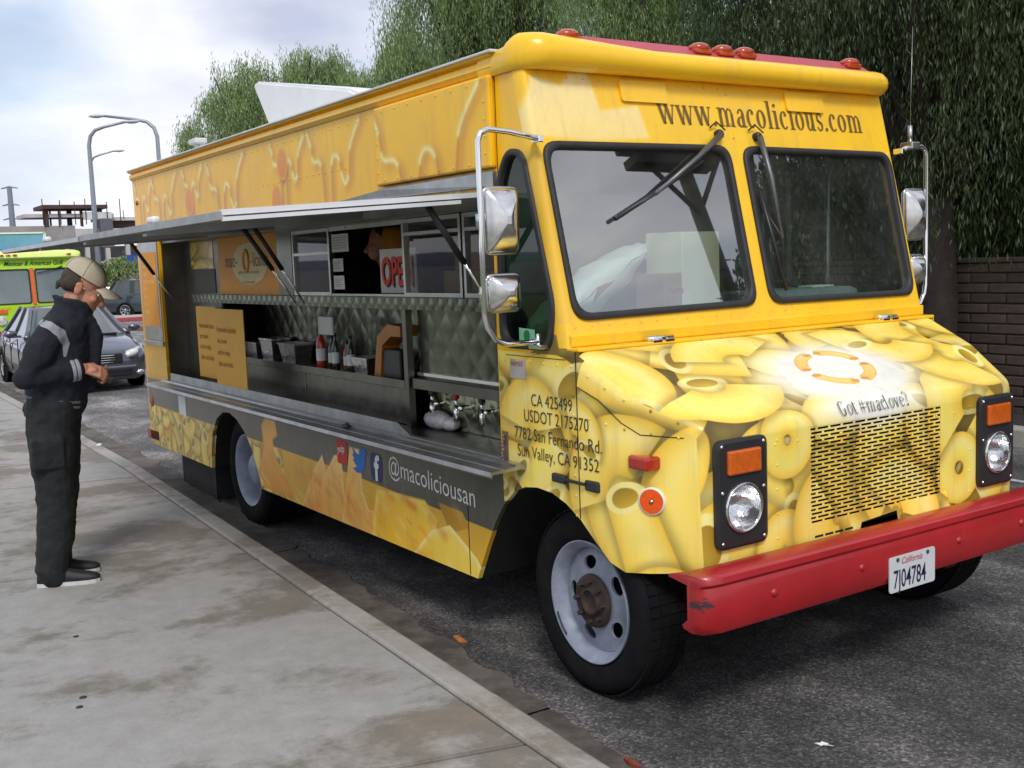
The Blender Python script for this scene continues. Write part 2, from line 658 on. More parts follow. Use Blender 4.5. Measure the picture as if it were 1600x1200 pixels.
def slab_mesh(xa, xb, ya_fn, yb):
    """one slab between two skewed joints; ya_fn gives the kerb-side edge"""
    g_ = .012
    k = 8
    top = []
    for i in range(k + 1):
        x = xa - g_ + (xb + g_ - xa + g_) * i / k
        top.append((x, ya_fn(x) - .014))
    for i in range(k, -1, -1):
        x = xa - g_ + (xb + g_ - xa + g_) * i / k
        dy = yb - ya_fn(x)
        top.append((x + SK * dy, yb))
    bm = bmesh.new()
    vs_ = [bm.verts.new((p[0], p[1], ZK)) for p in top]
    f = bm.faces.new(vs_)
    ext = bmesh.ops.extrude_face_region(bm, geom=[f])
    for e in ext['geom']:
        if isinstance(e, bmesh.types.BMVert):
            e.co.z -= .03
    bm.normal_update()
    if f.normal.z < 0:
        bmesh.ops.reverse_faces(bm, faces=bm.faces)
    ed = [e for e in bm.edges if all(abs(v.co.z - ZK) < 1e-4 for v in e.verts)]
    bmesh.ops.bevel(bm, geom=ed, offset=.007, segments=2, affect='EDGES')
    return bm


for i in range(len(xs) - 1):
    mb = MB().bm(slab_mesh(xs[i], xs[i + 1], lambda x: keb(x) - .15, -3.3))
    obj('slab', mb, MAT['slab'], sidewalk)
    if xs[i] > -20:
        mb = MB().bm(slab_mesh(xs[i] - .8, xs[i + 1] - .8, lambda x: -3.3, -6.6))
        obj('slab', mb, MAT['slab'], sidewalk)

# kerb stones
mb = MB()
va = [(x, keb(x) - .02, -.02) for x in bx] + [(x, keb(x) - .14, -.02) for x in bx] + [(x, keb(x) - .02, .12) for x in bx] + [(x, keb(x) - .14, .12) for x in bx]
mb.add(va, [(i, i + 1, 2 * n + i + 1, 2 * n + i) for i in range(n - 1)] + [(2 * n + i, 2 * n + i + 1, 3 * n + i + 1, 3 * n + i) for i in range(n - 1)])
kerb = obj('kerb', mb, MAT['joint'], kind='structure')
kx = [9, 6.3, 3.2, .02, -3.05, -6.1, -9.2, -12.3, -15.4, -18.5, -21.6, -25, -30, -36, -44, -58]
for i in range(len(kx) - 1):
    a, b_ = kx[i] - .004, kx[i + 1] + .004
    prof = [(-.148, .06), (-.148, ZK - .012), (-.142, ZK - .002), (-.13, ZK + .001), (-.03, ZK - .002), (-.012, ZK - .012), (-.002, ZK - .03), (.012, 0.0), (.014, -.03)]
    rings = []
    for k in range(7):
        x = a + (b_ - a) * k / 6
        s = rnd.uniform(-.002, .002)
        rings.append([Vector((x, keb(x) + py, pz + s)) for py, pz in prof])
    mb = MB().loft(rings, cap=True, closed=True, smooth=False)
    obj('kerb_stone', mb, MAT['kerb'], kerb)

# gutter: weathered strip of broken concrete pieces
gut = MB()
va = [(x, keb(x) + .012, .0035) for x in bx] + [(x, keb(x) + .10, .0035) for x in bx]
gut.add(va, [(i, i + 1, n + i + 1, n + i) for i in range(n - 1)])
gutter = obj('gutter', gut, MAT['joint'], kind='structure')
x = 8.0
while x > -26:
    L_ = rnd.uniform(1.1, 2.1)
    k = max(5, int(L_ / .09))
    inner, outer = [], []
    for j in range(k + 1):
        xx = x - L_ * j / k + (.012 if j == k else 0)
        w = np.interp(xx, [-8, -2, 1], [.36, .30, .22]) + .05 * mnoise.noise((xx * 4, 3, 0)) + .035 * mnoise.noise((xx * 15, 8, 0))
        if j in (0, k):
            w -= rnd.uniform(.0, .06)
        inner.append((xx, keb(xx) + .016))
        outer.append((xx, keb(xx) + w))
    h = rnd.uniform(.007, .013)
    mb = MB()
    nn_ = k + 1
    v = [(p[0], p[1], h + .004) for p in inner] + [(p[0], p[1], h) for p in outer] + [(p[0] + rnd.uniform(-.006, .006), p[1] + .012, -.004) for p in outer]
    f = [(i, i + 1, nn_ + i + 1, nn_ + i) for i in range(k)] + [(nn_ + i, nn_ + i + 1, 2 * nn_ + i + 1, 2 * nn_ + i) for i in range(k)]
    mb.add([Vector(p) for p in v], f)
    obj('gutter_piece', mb, MAT['gutter'], gutter)
    x -= L_

# painted lines in the middle of the street
def strip(name, y0, y1, x0, x1, mat, z=.004):
    mb = MB()
    mb.add([(x0, y0, z), (x1, y0, z), (x1, y1, z), (x0, y1, z)], [(0, 1, 2, 3)])
    return obj(name, mb, mat, kind='structure')


strip('yellow_line', 4.40, 4.50, -60, 30, MAT['yellowline'])
strip('yellow_line', 4.60, 4.70, -60, 30, MAT['yellowline'])
strip('edge_line', 5.20, 5.27, -60, 30, MAT['whiteline'])

# far kerb, planting strip
mb = MB()
mb.box((-30, 6.57, -.02), (30, 6.75, .17), bev=.02)
obj('far_kerb', mb, MAT['kerb'], kind='structure')
mb = MB()
gx = np.linspace(-30, 30, 61)
gy = np.linspace(6.76, 26, 24)
mb.add([(a, b_, .13 + .05 * mnoise.noise((a * 1.3, b_ * 1.3, 0))) for a in gx for b_ in gy],
       [(i * 24 + j, (i + 1) * 24 + j, (i + 1) * 24 + j + 1, i * 24 + j + 1) for i in range(60) for j in range(23)], 0, True)
obj('planting_strip', mb, MAT['soil'], kind='structure')
# far junction islands
mb = MB()
mb.box((-60, 7.5, 0), (-41.5, 40, .15))
obj('traffic_island', mb, MAT['farconc'], kind='structure')
mb = MB()
mb.box((-41.48, 7.4, 0), (-41.2, 40, .17), bev=.02)
obj('red_kerb', mb, MAT['redkerb'], kind='structure')
mb = MB()
mb.box((-35.2, 6.6, 0), (-33.6, 30, .14), bev=.02)
obj('paved_median', mb, MAT['brickpave'], kind='structure')
# ------------------------------------------------------------------ printed vinyl wrap, painted in code
SX0, SX1, SZ0, SZ1, PXM = -6.50, .74, .28, 2.90, .0032


class Canvas:
    def __init__(self, u0, u1, v0, v1, px, col):
        self.u0, self.v0, self.px = u0, v0, px
        self.w, self.h = int((u1 - u0) / px), int((v1 - v0) / px)
        self.u1, self.v1 = u0 + self.w * px, v0 + self.h * px
        self.a = np.empty((self.h, self.w, 3), np.float32)
        self.a[:] = np.array(col, np.float32) / 255

    def sub(self, ua, ub, va, vb):
        i0, i1 = max(0, int((ua - self.u0) / self.px)), min(self.w, int((ub - self.u0) / self.px) + 1)
        j0, j1 = max(0, int((va - self.v0) / self.px)), min(self.h, int((vb - self.v0) / self.px) + 1)
        if i0 >= i1 or j0 >= j1:
            return None
        U, V = np.meshgrid(self.u0 + (np.arange(i0, i1) + .5) * self.px, self.v0 + (np.arange(j0, j1) + .5) * self.px)
        return self.a[j0:j1, i0:i1], U, V

    def blend(self, A, col, al):
        al = np.clip(al, 0, 1)[..., None]
        A *= (1 - al)
        A += al * col

    def noodle(self, cu, cv, rc, w, a0, a1, tone=1.0, ends=(True, True), e=.5):
        m_ = rc + w * 1.5
        s_ = self.sub(cu - m_, cu + m_, cv - m_, cv + m_)
        if s_ is None:
            return
        A, U, V = s_
        du, dv = U - cu, V - cv
        r = np.hypot(du, dv)
        mid = (a0 + a1) / 2
        th = (np.arctan2(dv, du) - mid + np.pi) % (2 * np.pi) - np.pi
        half = (a1 - a0) / 2
        s = (r - rc) / w
        over = np.maximum(np.abs(th) - half, 0) * np.maximum(r, 1e-3)
        d = np.hypot(np.maximum(np.abs(s) - 1, 0) * w, over)
        soft = self.px * 1.2
        self.blend(A, np.array((.24, .19, .06), np.float32), np.exp(-(d / (w * .30)) ** 2) * .30)      # printed drop shade
        ins = np.clip((1 - np.abs(s)) * w / soft, 0, 1) * np.clip((half - np.abs(th)) * r / soft + 1, 0, 1)
        k = np.clip(1 - s * s, 0, 1) ** .55
        edge = np.array((.88, .70, .20), np.float32) * tone
        lite = np.array((.985, .86, .40), np.float32) * tone
        hi = np.array((.985, .93, .62), np.float32)
        lit = .5 + .5 * np.sin(np.arctan2(dv, du) * np.sign(1) + .6)
        colr = edge + (lite - edge) * k[..., None]
        hh = (np.exp(-((s - .3) / .33) ** 2) * (.15 + .5 * lit))[..., None]
        colr = colr * (1 - hh) + hi * hh
        self.blend(A, colr, ins)
        for sgn, on in ((-1, ends[0]), (1, ends[1])):
            if not on:
                continue
            ang = mid + sgn * half
            eu, ev = cu + rc * math.cos(ang), cv + rc * math.sin(ang)
            rad = (math.cos(ang), math.sin(ang))
            p = (U - eu) * rad[0] + (V - ev) * rad[1]
            q = -(U - eu) * rad[1] + (V - ev) * rad[0]
            rr = np.hypot(p / w, q / (w * e))
            self.blend(A, np.array((.955, .89, .56), np.float32) * tone, np.clip((1 - rr) * w * e / soft, 0, 1))
            hole = np.clip((.64 - rr) * w * e / soft, 0, 1)
            g_ = np.clip(.5 + q * sgn / (w * e) * .6, 0, 1)[..., None]
            self.blend(A, (np.array((.56, .44, .12), np.float32) * (1 - g_) + np.array((.82, .68, .22), np.float32) * g_) * tone, hole)

    def tubeline(self, u0, v0, u1, v1, w, tone=1.0, end=True, e=.55):
        """straight noodle"""
        m_ = w * 2
        s_ = self.sub(min(u0, u1) - m_, max(u0, u1) + m_, min(v0, v1) - m_, max(v0, v1) + m_)
        if s_ is None:
            return
        A, U, V = s_
        L_ = math.hypot(u1 - u0, v1 - v0)
        tu, tv = (u1 - u0) / L_, (v1 - v0) / L_
        t = (U - u0) * tu + (V - v0) * tv
        s = (-(U - u0) * tv + (V - v0) * tu) / w
        d = np.hypot(np.maximum(np.abs(s) - 1, 0) * w, np.maximum(np.maximum(-t, t - L_), 0))
        soft = self.px * 1.2
        self.blend(A, np.array((.24, .19, .06), np.float32), np.exp(-(d / (w * .3)) ** 2) * .30)
        ins = np.clip((1 - np.abs(s)) * w / soft, 0, 1) * np.clip(t / soft + 1, 0, 1) * np.clip((L_ - t) / soft + 1, 0, 1)
        k = np.clip(1 - s * s, 0, 1) ** .55
        edge = np.array((.88, .70, .20), np.float32) * tone
        lite = np.array((.985, .86, .40), np.float32) * tone
        colr = edge + (lite - edge) * k[..., None]
        hh = (np.exp(-((s - .25) / .35) ** 2) * .4)[..., None]
        colr = colr * (1 - hh) + np.array((.985, .93, .62), np.float32) * hh
        self.blend(A, colr, ins)
        if end:
            p = (U - u0) * tu + (V - v0) * tv
            q = -(U - u0) * tv + (V - v0) * tu
            rr = np.hypot(q / w, p / (w * e))
            self.blend(A, np.array((.955, .89, .56), np.float32) * tone, np.clip((1 - rr) * w * e / soft, 0, 1))
            g_ = np.clip(.5 + p / (w * e) * .6, 0, 1)[..., None]
            self.blend(A, (np.array((.56, .44, .12), np.float32) * (1 - g_) + np.array((.82, .68, .22), np.float32) * g_) * tone, np.clip((.64 - rr) * w * e / soft, 0, 1))

    def fill_noodles(self, ua, ub, va, vb, step, wmin, wmax, rg, tone=(.9, 1.05)):
        pts = []
        u = ua
        row = 0
        while u < ub:
            v = va + (step * .5 if row % 2 else 0)
            while v < vb:
                pts.append((u + rg.uniform(-.3, .3) * step, v + rg.uniform(-.3, .3) * step))
                v += step
            u += step
            row += 1
        rg.shuffle(pts)
        for (u, v) in pts:
            w = rg.uniform(wmin, wmax)
            a = rg.uniform(0, 2 * math.pi)
            if rg.random() < .3:
                L_ = rg.uniform(2.2, 3.4) * w
                self.tubeline(u, v, u + L_ * math.cos(a), v + L_ * math.sin(a), w, rg.uniform(*tone))
            else:
                rc = w * rg.uniform(1.3, 2.1)
                span = rg.uniform(1.5, 2.5)
                self.noodle(u - rc * math.cos(a + span / 2), v - rc * math.sin(a + span / 2), rc, w, a, a + span, rg.uniform(*tone), (True, rg.random() < .4), rg.uniform(.35, .7))

    def poly(self, pts, col, col2=None, grad=(0, 1), soft=1.0, alpha=1.0, edgecol=None, edgew=.012):
        us, vs_ = [p[0] for p in pts], [p[1] for p in pts]
        s_ = self.sub(min(us) - .03, max(us) + .03, min(vs_) - .03, max(vs_) + .03)
        if s_ is None:
            return
        A, U, V = s_
        ins = np.zeros(U.shape, bool)
        dist = np.full(U.shape, 9.0)
        nP = len(pts)
        for i in range(nP):
            x0, y0 = pts[i]
            x1, y1 = pts[(i + 1) % nP]
            if y0 != y1:
                ins ^= ((y0 > V) != (y1 > V)) & (U < (x1 - x0) * (V - y0) / (y1 - y0) + x0)
            L2 = (x1 - x0) ** 2 + (y1 - y0) ** 2 + 1e-12
            t = np.clip(((U - x0) * (x1 - x0) + (V - y0) * (y1 - y0)) / L2, 0, 1)
            dist = np.minimum(dist, np.hypot(U - x0 - t * (x1 - x0), V - y0 - t * (y1 - y0)))
        sd = np.where(ins, dist, -dist)
        al = np.clip(sd / (self.px * soft) + .5, 0, 1) * alpha
        c = np.array(col, np.float32) / 255
        if col2 is not None:
            g_ = ((U - min(us)) * grad[0] / max(1e-3, max(us) - min(us)) + (V - min(vs_)) * grad[1] / max(1e-3, max(vs_) - min(vs_)))
            g_ = np.clip(g_, 0, 1)[..., None]
            c = c * (1 - g_) + np.array(col2, np.float32) / 255 * g_
        self.blend(A, c, al)
        if edgecol is not None:
            self.blend(A, np.array(edgecol, np.float32) / 255, al * np.exp(-(dist / edgew) ** 2) * .8)

    def curve(self, pts, w, col, alpha=.8):
        us, vs_ = [p[0] for p in pts], [p[1] for p in pts]
        s_ = self.sub(min(us) - w * 3, max(us) + w * 3, min(vs_) - w * 3, max(vs_) + w * 3)
        if s_ is None:
            return
        A, U, V = s_
        dist = np.full(U.shape, 9.0, np.float32)
        for i in range(len(pts) - 1):
            x0, y0 = pts[i]
            x1, y1 = pts[i + 1]
            L2 = (x1 - x0) ** 2 + (y1 - y0) ** 2 + 1e-12
            t = np.clip(((U - x0) * (x1 - x0) + (V - y0) * (y1 - y0)) / L2, 0, 1)
            dist = np.minimum(dist, np.hypot(U - x0 - t * (x1 - x0), V - y0 - t * (y1 - y0)))
        self.blend(A, np.array(col, np.float32) / 255, np.exp(-(dist / w) ** 2) * alpha)

    def grain(self, amp, seed):
        g_ = np.random.default_rng(seed)
        n1 = g_.normal(0, 1, (self.h // 40 + 2, self.w // 40 + 2))
        yi = np.linspace(0, n1.shape[0] - 1.01, self.h)
        xi = np.linspace(0, n1.shape[1] - 1.01, self.w)
        y0, x0 = yi.astype(int), xi.astype(int)
        fy, fx = (yi - y0)[:, None], (xi - x0)[None]
        big = (n1[y0][:, x0] * (1 - fy) * (1 - fx) + n1[y0 + 1][:, x0] * fy * (1 - fx) + n1[y0][:, x0 + 1] * (1 - fy) * fx + n1[y0 + 1][:, x0 + 1] * fy * fx)
        self.a *= (1 + amp * (big + .5 * g_.normal(0, 1, (self.h, self.w))))[..., None].astype(np.float32)

    def image(self, name):
        im = bpy.data.images.new(name, self.w, self.h)
        buf = np.ones((self.h, self.w, 4), np.float32)
        buf[..., :3] = np.clip(self.a, 0, 1)
        im.pixels.foreach_set(buf.ravel())
        im.pack()
        return im


rg = random.Random(11)
cs = Canvas(SX0, SX1, SZ0, SZ1, PXM, (255, 192, 14))
# upper band, amber cheese print
cs.poly([(SX0, 2.0), (SX1, 2.0), (SX1, 2.92), (SX0, 2.92)], (255, 186, 8), (255, 202, 20), (.6, .4))
# cheese drips: wavy hanging edge, pale lower rim and darker line beside it
def drip(x0, s, zt, flip=1):
    """one motif of hanging drips starting at x0, s = scale"""
    key = [(0, .0), (.06, -.10), (.09, -.20), (.20, -.22), (.24, -.30), (.27, -.62), (.33, -.68), (.385, -.60), (.40, -.30), (.45, -.20), (.53, -.22), (.57, -.33), (.62, -.40), (.68, -.35), (.72, -.18), (.78, -.09), (.90, .02)]
    P = []
    for i in range(len(key) - 1):
        a, b_ = key[i], key[i + 1]
        p_, n_ = key[max(0, i - 1)], key[min(len(key) - 1, i + 2)]
        for k in range(8):
            t = k / 8
            h = [0.5 * ((2 * a[j]) + (-p_[j] + b_[j]) * t + (2 * p_[j] - 5 * a[j] + 4 * b_[j] - n_[j]) * t * t + (-p_[j] + 3 * a[j] - 3 * b_[j] + n_[j]) * t ** 3) for j in (0, 1)]
            P.append((x0 + h[0] * s, zt + h[1] * s * flip))
    cs.curve([(a + .012, b_ - .006) for a, b_ in P], .011, (178, 104, 6), .5)
    cs.curve([(a + .034, b_ - .020) for a, b_ in P], .04, (206, 130, 8), .45)
    cs.curve([(a - .022, b_ + .012) for a, b_ in P], .028, (255, 206, 70), .35)
    # pale rim where the edge runs level or rounds the drip
    seg = []
    for i in range(len(P) - 1):
        dx, dz = P[i + 1][0] - P[i][0], P[i + 1][1] - P[i][1]
        if abs(dx) > .45 * abs(dz):
            seg.append(P[i])
        else:
            if len(seg) > 2:
                cs.curve(seg, .017, (255, 240, 168), .95)
            seg = []
    if len(seg) > 2:
        cs.curve(seg, .017, (255, 240, 168), .95)


for x0, s in ((-6.40, .62), (-5.86, .78), (-5.0, .55), (-4.42, .88), (-3.15, .62), (-2.55, .80), (-1.62, 1.20)):
    drip(x0, s, 2.66)
for (hx, hz, hw, hh) in ((-4.86, 2.42, .10, .105), (-2.96, 2.53, .085, .10), (-3.08, 2.30, .085, .11)):
    el = [(hx + hw * math.cos(t), hz + hh * math.sin(t)) for t in np.linspace(0, 2 * math.pi, 28)]
    cs.poly([(a + .015, b_ - .03) for a, b_ in el], (168, 98, 8), alpha=.5, soft=12)
    cs.poly(el, (232, 134, 8), (244, 156, 14), (.2, .8), edgecol=(250, 186, 60), edgew=.012)
# rear corner strip under the menu: yellow with pale hatching
cs.poly([(-6.5, .93), (-5.79, .93), (-5.79, 2.17), (-6.5, 2.17)], (224, 164, 28))
for k in range(16):
    xx = -6.42 + k * .042
    cs.curve([(xx, 1.0), (xx + .10, 1.26)], .008, (250, 224, 120), .55)
# skirt: dark grey band over a pasta strip
cs.poly([(-6.5, .2), (-.3, .2), (-.3, .945), (-6.5, .945)], (108, 105, 98), (78, 79, 70), (1, 0))
for k in range(60):
    xx = -6.45 + k * .055
    cs.curve([(xx, .78), (xx + .09, .95)], .011, (126, 120, 108), .35)
zb_ = lambda x: np.interp(x, [-6.5, -4.5, -3.4, -2.4, -.6], [.70, .69, .67, .665, .63])
cs.poly([(-6.5, .2), (-.45, .2), (-.45, .60), (-2.4, .665), (-4.5, .69), (-6.5, .71)], (216, 168, 56), (226, 176, 50), (1, 0))
sv = cs.a.copy()
cs.fill_noodles(-6.6, -3.3, .25, .80, .17, .055, .085, rg, (.82, .98))
UU = cs.u0 + (np.arange(cs.w) + .5) * cs.px
VV = cs.v0 + (np.arange(cs.h) + .5) * cs.px
keepm = (VV[:, None] > np.array([zb_(x) for x in UU])[None]) | (UU[None] > -3.25)
cs.a = np.where(keepm[..., None], sv, cs.a)
# tall bitten shape and cheese shards behind the rear wheel
cs.poly([(-3.72, .45), (-3.60, .66), (-3.62, .80), (-3.50, .90), (-3.36, .86), (-3.33, .76), (-3.42, .72), (-3.40, .62), (-3.20, .46), (-3.1, .36), (-3.6, .36)], (232, 158, 50), (244, 184, 84), (0, 1), soft=5, edgecol=(222, 140, 40))
cs.poly([(-3.0, .30), (-2.72, .62), (-2.60, .72), (-2.55, .62), (-2.42, .74), (-2.32, .76), (-2.30, .50), (-2.1, .34)], (238, 164, 66), (250, 210, 124), (.3, .7), soft=5, edgecol=(253, 226, 160))
cs.poly([(-2.36, .30), (-2.26, .60), (-2.19, .82), (-2.06, .82), (-2.05, .58), (-1.98, .48), (-1.62, .50), (-1.66, .30)], (242, 168, 66), (252, 214, 130), (.3, .7), soft=5, edgecol=(254, 230, 170))
cs.poly([(-1.96, .30), (-1.86, .62), (-1.30, .645), (-1.18, .56), (-1.20, .48), (-.90, .34), (-.9, .28)], (242, 186, 40), (250, 204, 62), (1, 0), soft=6, edgecol=(252, 220, 120), edgew=.03)
cs.poly([(-1.16, .66), (-.92, .65), (-.86, .58), (-1.05, .52)], (176, 128, 24), (206, 154, 36), (1, 0))
cs.poly([(-1.5, .30), (-1.24, .50), (-1.05, .56), (-.80, .44), (-.72, .36), (-.70, .28)], (244, 196, 50), (252, 226, 110), (.6, .4), edgecol=(255, 240, 170), edgew=.025)
for _ in range(90):
    a, b_ = rg.uniform(-3.7, -.8), rg.uniform(.33, .66)
    ll = rg.uniform(.04, .16)
    cs.curve([(a, b_), (a + ll * .5 + rg.uniform(-.02, .02), b_ - ll * .2), (a + ll, b_ - ll * rg.uniform(.2, .7))], rg.uniform(.006, .028), rg.choice([(255, 236, 170), (250, 206, 96), (214, 120, 30), (236, 150, 40)]), rg.uniform(.15, .4))
for _ in range(26):
    a, b_ = rg.uniform(-2.95, -1.7), rg.uniform(.33, .7)
    cs.curve([(a, b_), (a + rg.uniform(-.05, .05), b_ + rg.uniform(.03, .12))], rg.uniform(.01, .03), (232, 120, 40), .25)
# cab side and nose: big elbow pasta over dark olive gaps
cs.poly([(-.535, .2), (.9, .2), (.9, 1.53), (.0, 1.53), (-.10, 1.56), (-.28, 1.47), (-.535, 1.47)], (138, 118, 52), (112, 94, 40), (1, .2))
sv = cs.a.copy()
cs.fill_noodles(-.75, -.05, .5, 1.55, .27, .105, .135, rg, (1.0, 1.1))
cs.fill_noodles(.0, .9, .45, 1.6, .30, .13, .16, rg, (1.0, 1.1))
# the pieces that can be told apart in front of them
cs.tubeline(.60, 1.28, .08, 1.44, .105, 1.02, False)
cs.noodle(.30, .93, .20, .125, 1.0, 3.5, 1.0, (False, False))
cs.noodle(.70, .92, .17, .16, 1.5, 4.6, 1.02, (False, False))
cs.noodle(.02, 1.12, .10, .075, -.4, 1.9, .98, (True, False))
cs.tubeline(.305, .915, .46, .52, .105, 1.04, True, .62)
cs.noodle(.47, .47, .10, .085, 1.0, 2.5, 1.05, (True, False), .5)
cs.noodle(-.40, 1.33, .16, .10, 3.3, 6.0, .98, (True, False))
cs.noodle(-.30, 1.12, .13, .12, .2, 2.9, 1.0, (False, False))
cs.noodle(-.46, .86, .12, .085, .8, 3.2, 1.0, (True, True))
keepm = ((UU[None] < -.535) | (VV[:, None] > 1.53) | ((UU[None] < -.02) & (VV[:, None] > 1.47) & (UU[None] > -.6)))
cs.a = np.where(keepm[..., None], sv, cs.a)
# pale torn-paper print on the corner post
cs.poly([(-.46, 2.72), (-.1, 2.72), (.02, 1.5), (-.05, 1.5)], (244, 186, 54), (250, 206, 86), (1, 0), alpha=.75, soft=20)
cs.grain(.012, 1)
IMG_S = cs.image('side_wrap_print')

# front: y across, v = z - x up the nose and hood
FY0, FY1, FV0, FV1 = -.05, 2.45, -.08, 1.56
cf = Canvas(FY0, FY1, FV0, FV1, .0030, (134, 116, 54))
rg = random.Random(23)
cf.fill_noodles(-.2, 2.6, -.2, 1.7, .30, .125, .165, rg, (1.0, 1.1))
cf.noodle(.62, .30, .12, .085, -1.2, 1.6, 1.04, (True, True), .8)
cf.noodle(.60, .05, .085, .075, 0, 6.28, 1.05, (False, False))
cf.poly([(.70, .08), (1.68, .08), (1.68, .56), (.70, .56)], (240, 204, 84), (246, 214, 100), (.5, .5), soft=20)
cf.noodle(1.02, .42, .20, .15, .4, 2.9, 1.05, (False, False))
cf.noodle(1.42, .34, .24, .15, 1.2, 4.0, 1.06, (False, False))
cf.noodle(1.30, .08, .16, .13, -.4, 2.4, 1.04, (False, False))
cf.noodle(.92, .12, .15, .12, 2.2, 4.9, 1.03, (False, False))
cf.noodle(1.62, .50, .14, .11, 2.6, 5.2, 1.05, (True, False))
cf.noodle(.62, .49, .09, .07, 0, 6.28, 1.06, (False, False))
cf.noodle(1.76, .22, .10, .07, 0, 6.28, 1.08, (False, False))
cf.noodle(1.85, .52, .20, .13, 1.2, 3.9, 1.05, (False, False))
cf.noodle(2.05, .95, .22, .14, 2.4, 4.9, 1.05, (False, False))
cf.noodle(.42, .98, .24, .14, 3.6, 6.0, 1.05, (False, False))
cf.noodle(.75, 1.15, .22, .13, .6, 2.9, 1.06, (False, False))
cf.noodle(1.75, 1.25, .2, .12, 3.4, 5.8, 1.06, (True, False))
# white burst printed round the logo, with the hood's blown-out highlight painted in
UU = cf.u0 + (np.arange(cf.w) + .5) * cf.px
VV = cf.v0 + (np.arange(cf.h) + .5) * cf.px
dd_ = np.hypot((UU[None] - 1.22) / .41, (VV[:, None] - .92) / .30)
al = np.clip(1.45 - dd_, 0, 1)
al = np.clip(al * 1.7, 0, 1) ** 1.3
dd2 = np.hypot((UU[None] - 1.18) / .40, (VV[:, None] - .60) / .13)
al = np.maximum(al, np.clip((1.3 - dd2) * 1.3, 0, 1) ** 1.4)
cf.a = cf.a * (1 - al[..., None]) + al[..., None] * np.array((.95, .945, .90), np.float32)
# ring of six golden elbows in the burst
cu0, cv0 = 1.23, .985
for k in range(4):
    a0 = k * math.pi / 2 + .35
    pts = []
    for t in np.linspace(a0, a0 + 1.22, 14):
        pts.append((cu0 + .225 * math.cos(t), cv0 + .20 * math.sin(t)))
    for t in np.linspace(a0 + 1.22, a0, 14):
        pts.append((cu0 + .155 * math.cos(t), cv0 + .135 * math.sin(t)))
    cf.poly(pts, (246, 196, 92), (252, 222, 146), (.5, .5), edgecol=(236, 176, 76), edgew=.008)
    for t in (a0 + .03, a0 + 1.19):
        e0 = (cu0 + .19 * math.cos(t), cv0 + .167 * math.sin(t))
        el = [(e0[0] + .028 * math.cos(q), e0[1] + .018 * math.sin(q)) for q in np.linspace(0, 6.28, 12)]
        cf.poly(el, (222, 160, 70))
cf.grain(.012, 2)
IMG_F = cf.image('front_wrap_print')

# header over the windscreen: yellow with a pale torn shape at its left end, (y, z)
ch = Canvas(-.05, 2.45, 1.46, 2.86, .004, (255, 202, 44))
ch.poly([(-.05, 2.40), (.05, 2.66), (.20, 2.62), (.26, 2.68), (.36, 2.69), (.40, 2.52), (.62, 2.55), (.66, 2.40), (.3, 2.38)], (252, 226, 150), (253, 238, 190), (0, 1), soft=5, alpha=.85)
ch.poly([(-.05, 1.6), (.05, 1.6), (.05, 2.3), (-.05, 2.4)], (236, 190, 80), (214, 170, 60), (0, 1), soft=5, alpha=.6)
ch.grain(.01, 3)
IMG_H = ch.image('header_wrap_print')


def wrap_mat(name, im, rough=.28):
    mt, nt, b = new_mat(name)
    t = nt.nodes.new('ShaderNodeTexImage')
    t.image = im
    t.extension = 'EXTEND'
    uv = nt.nodes.new('ShaderNodeUVMap')
    nt.links.new(uv.outputs['UV'], t.inputs['Vector'])
    # road dust, mostly a faint mottling
    n1 = noise_out(nt, 3.5, 6, .65, 'World')
    col = mixrgb(nt, ramp(nt, n1, [(.45, (0, 0, 0)), (.8, (.18, .18, .18))]), t.outputs['Color'], (.30, .25, .16))
    n4 = noise_out(nt, 2.0, 5, .6, 'World', (9, 9, .7))
    col = mixrgb(nt, ramp(nt, n4, [(.52, (0, 0, 0)), (.75, (.22, .22, .22))]), col, (.34, .26, .13))
    nt.links.new(col, b.inputs['Base Color'])
    b.inputs['Roughness'].default_value = rough
    b.inputs['Coat Weight'].default_value = .12
    b.inputs['Coat Roughness'].default_value = .12
    b.inputs['Specular IOR Level'].default_value = .35
    bump(nt, b, noise_out(nt, 2.2, 3, .5, 'World'), .22, .02)
    return mt


MAT['wrap_s'] = wrap_mat('side_wrap', IMG_S)
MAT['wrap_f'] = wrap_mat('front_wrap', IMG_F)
MAT['wrap_h'] = wrap_mat('header_wrap', IMG_H)
uv_s = lambda co, n_: ((co.x - cs.u0) / (cs.u1 - cs.u0), (co.z - cs.v0) / (cs.v1 - cs.v0))
uv_f = lambda co, n_: ((co.y - cf.u0) / (cf.u1 - cf.u0), (co.z - co.x - cf.v0) / (cf.v1 - cf.v0))
uv_h = lambda co, n_: ((co.y - ch.u0) / (ch.u1 - ch.u0), (co.z - ch.v0) / (ch.v1 - ch.v0))
# ------------------------------------------------------------------ the yellow food truck (x forward, kerb side y = 0)
W = 2.374
YC = W / 2
SL = .234


def xf(z):
    return -.032 - SL * (z - 1.6165)


truck = thing('food_truck', 'yellow food truck printed with macaroni, serving hatch open towards the pavement', 'food truck', (-2.8, YC, 0))
side = lambda u, v, d: Vector((u, d, v))
front = lambda u, v, d: Vector((xf(v) - d, u, v))

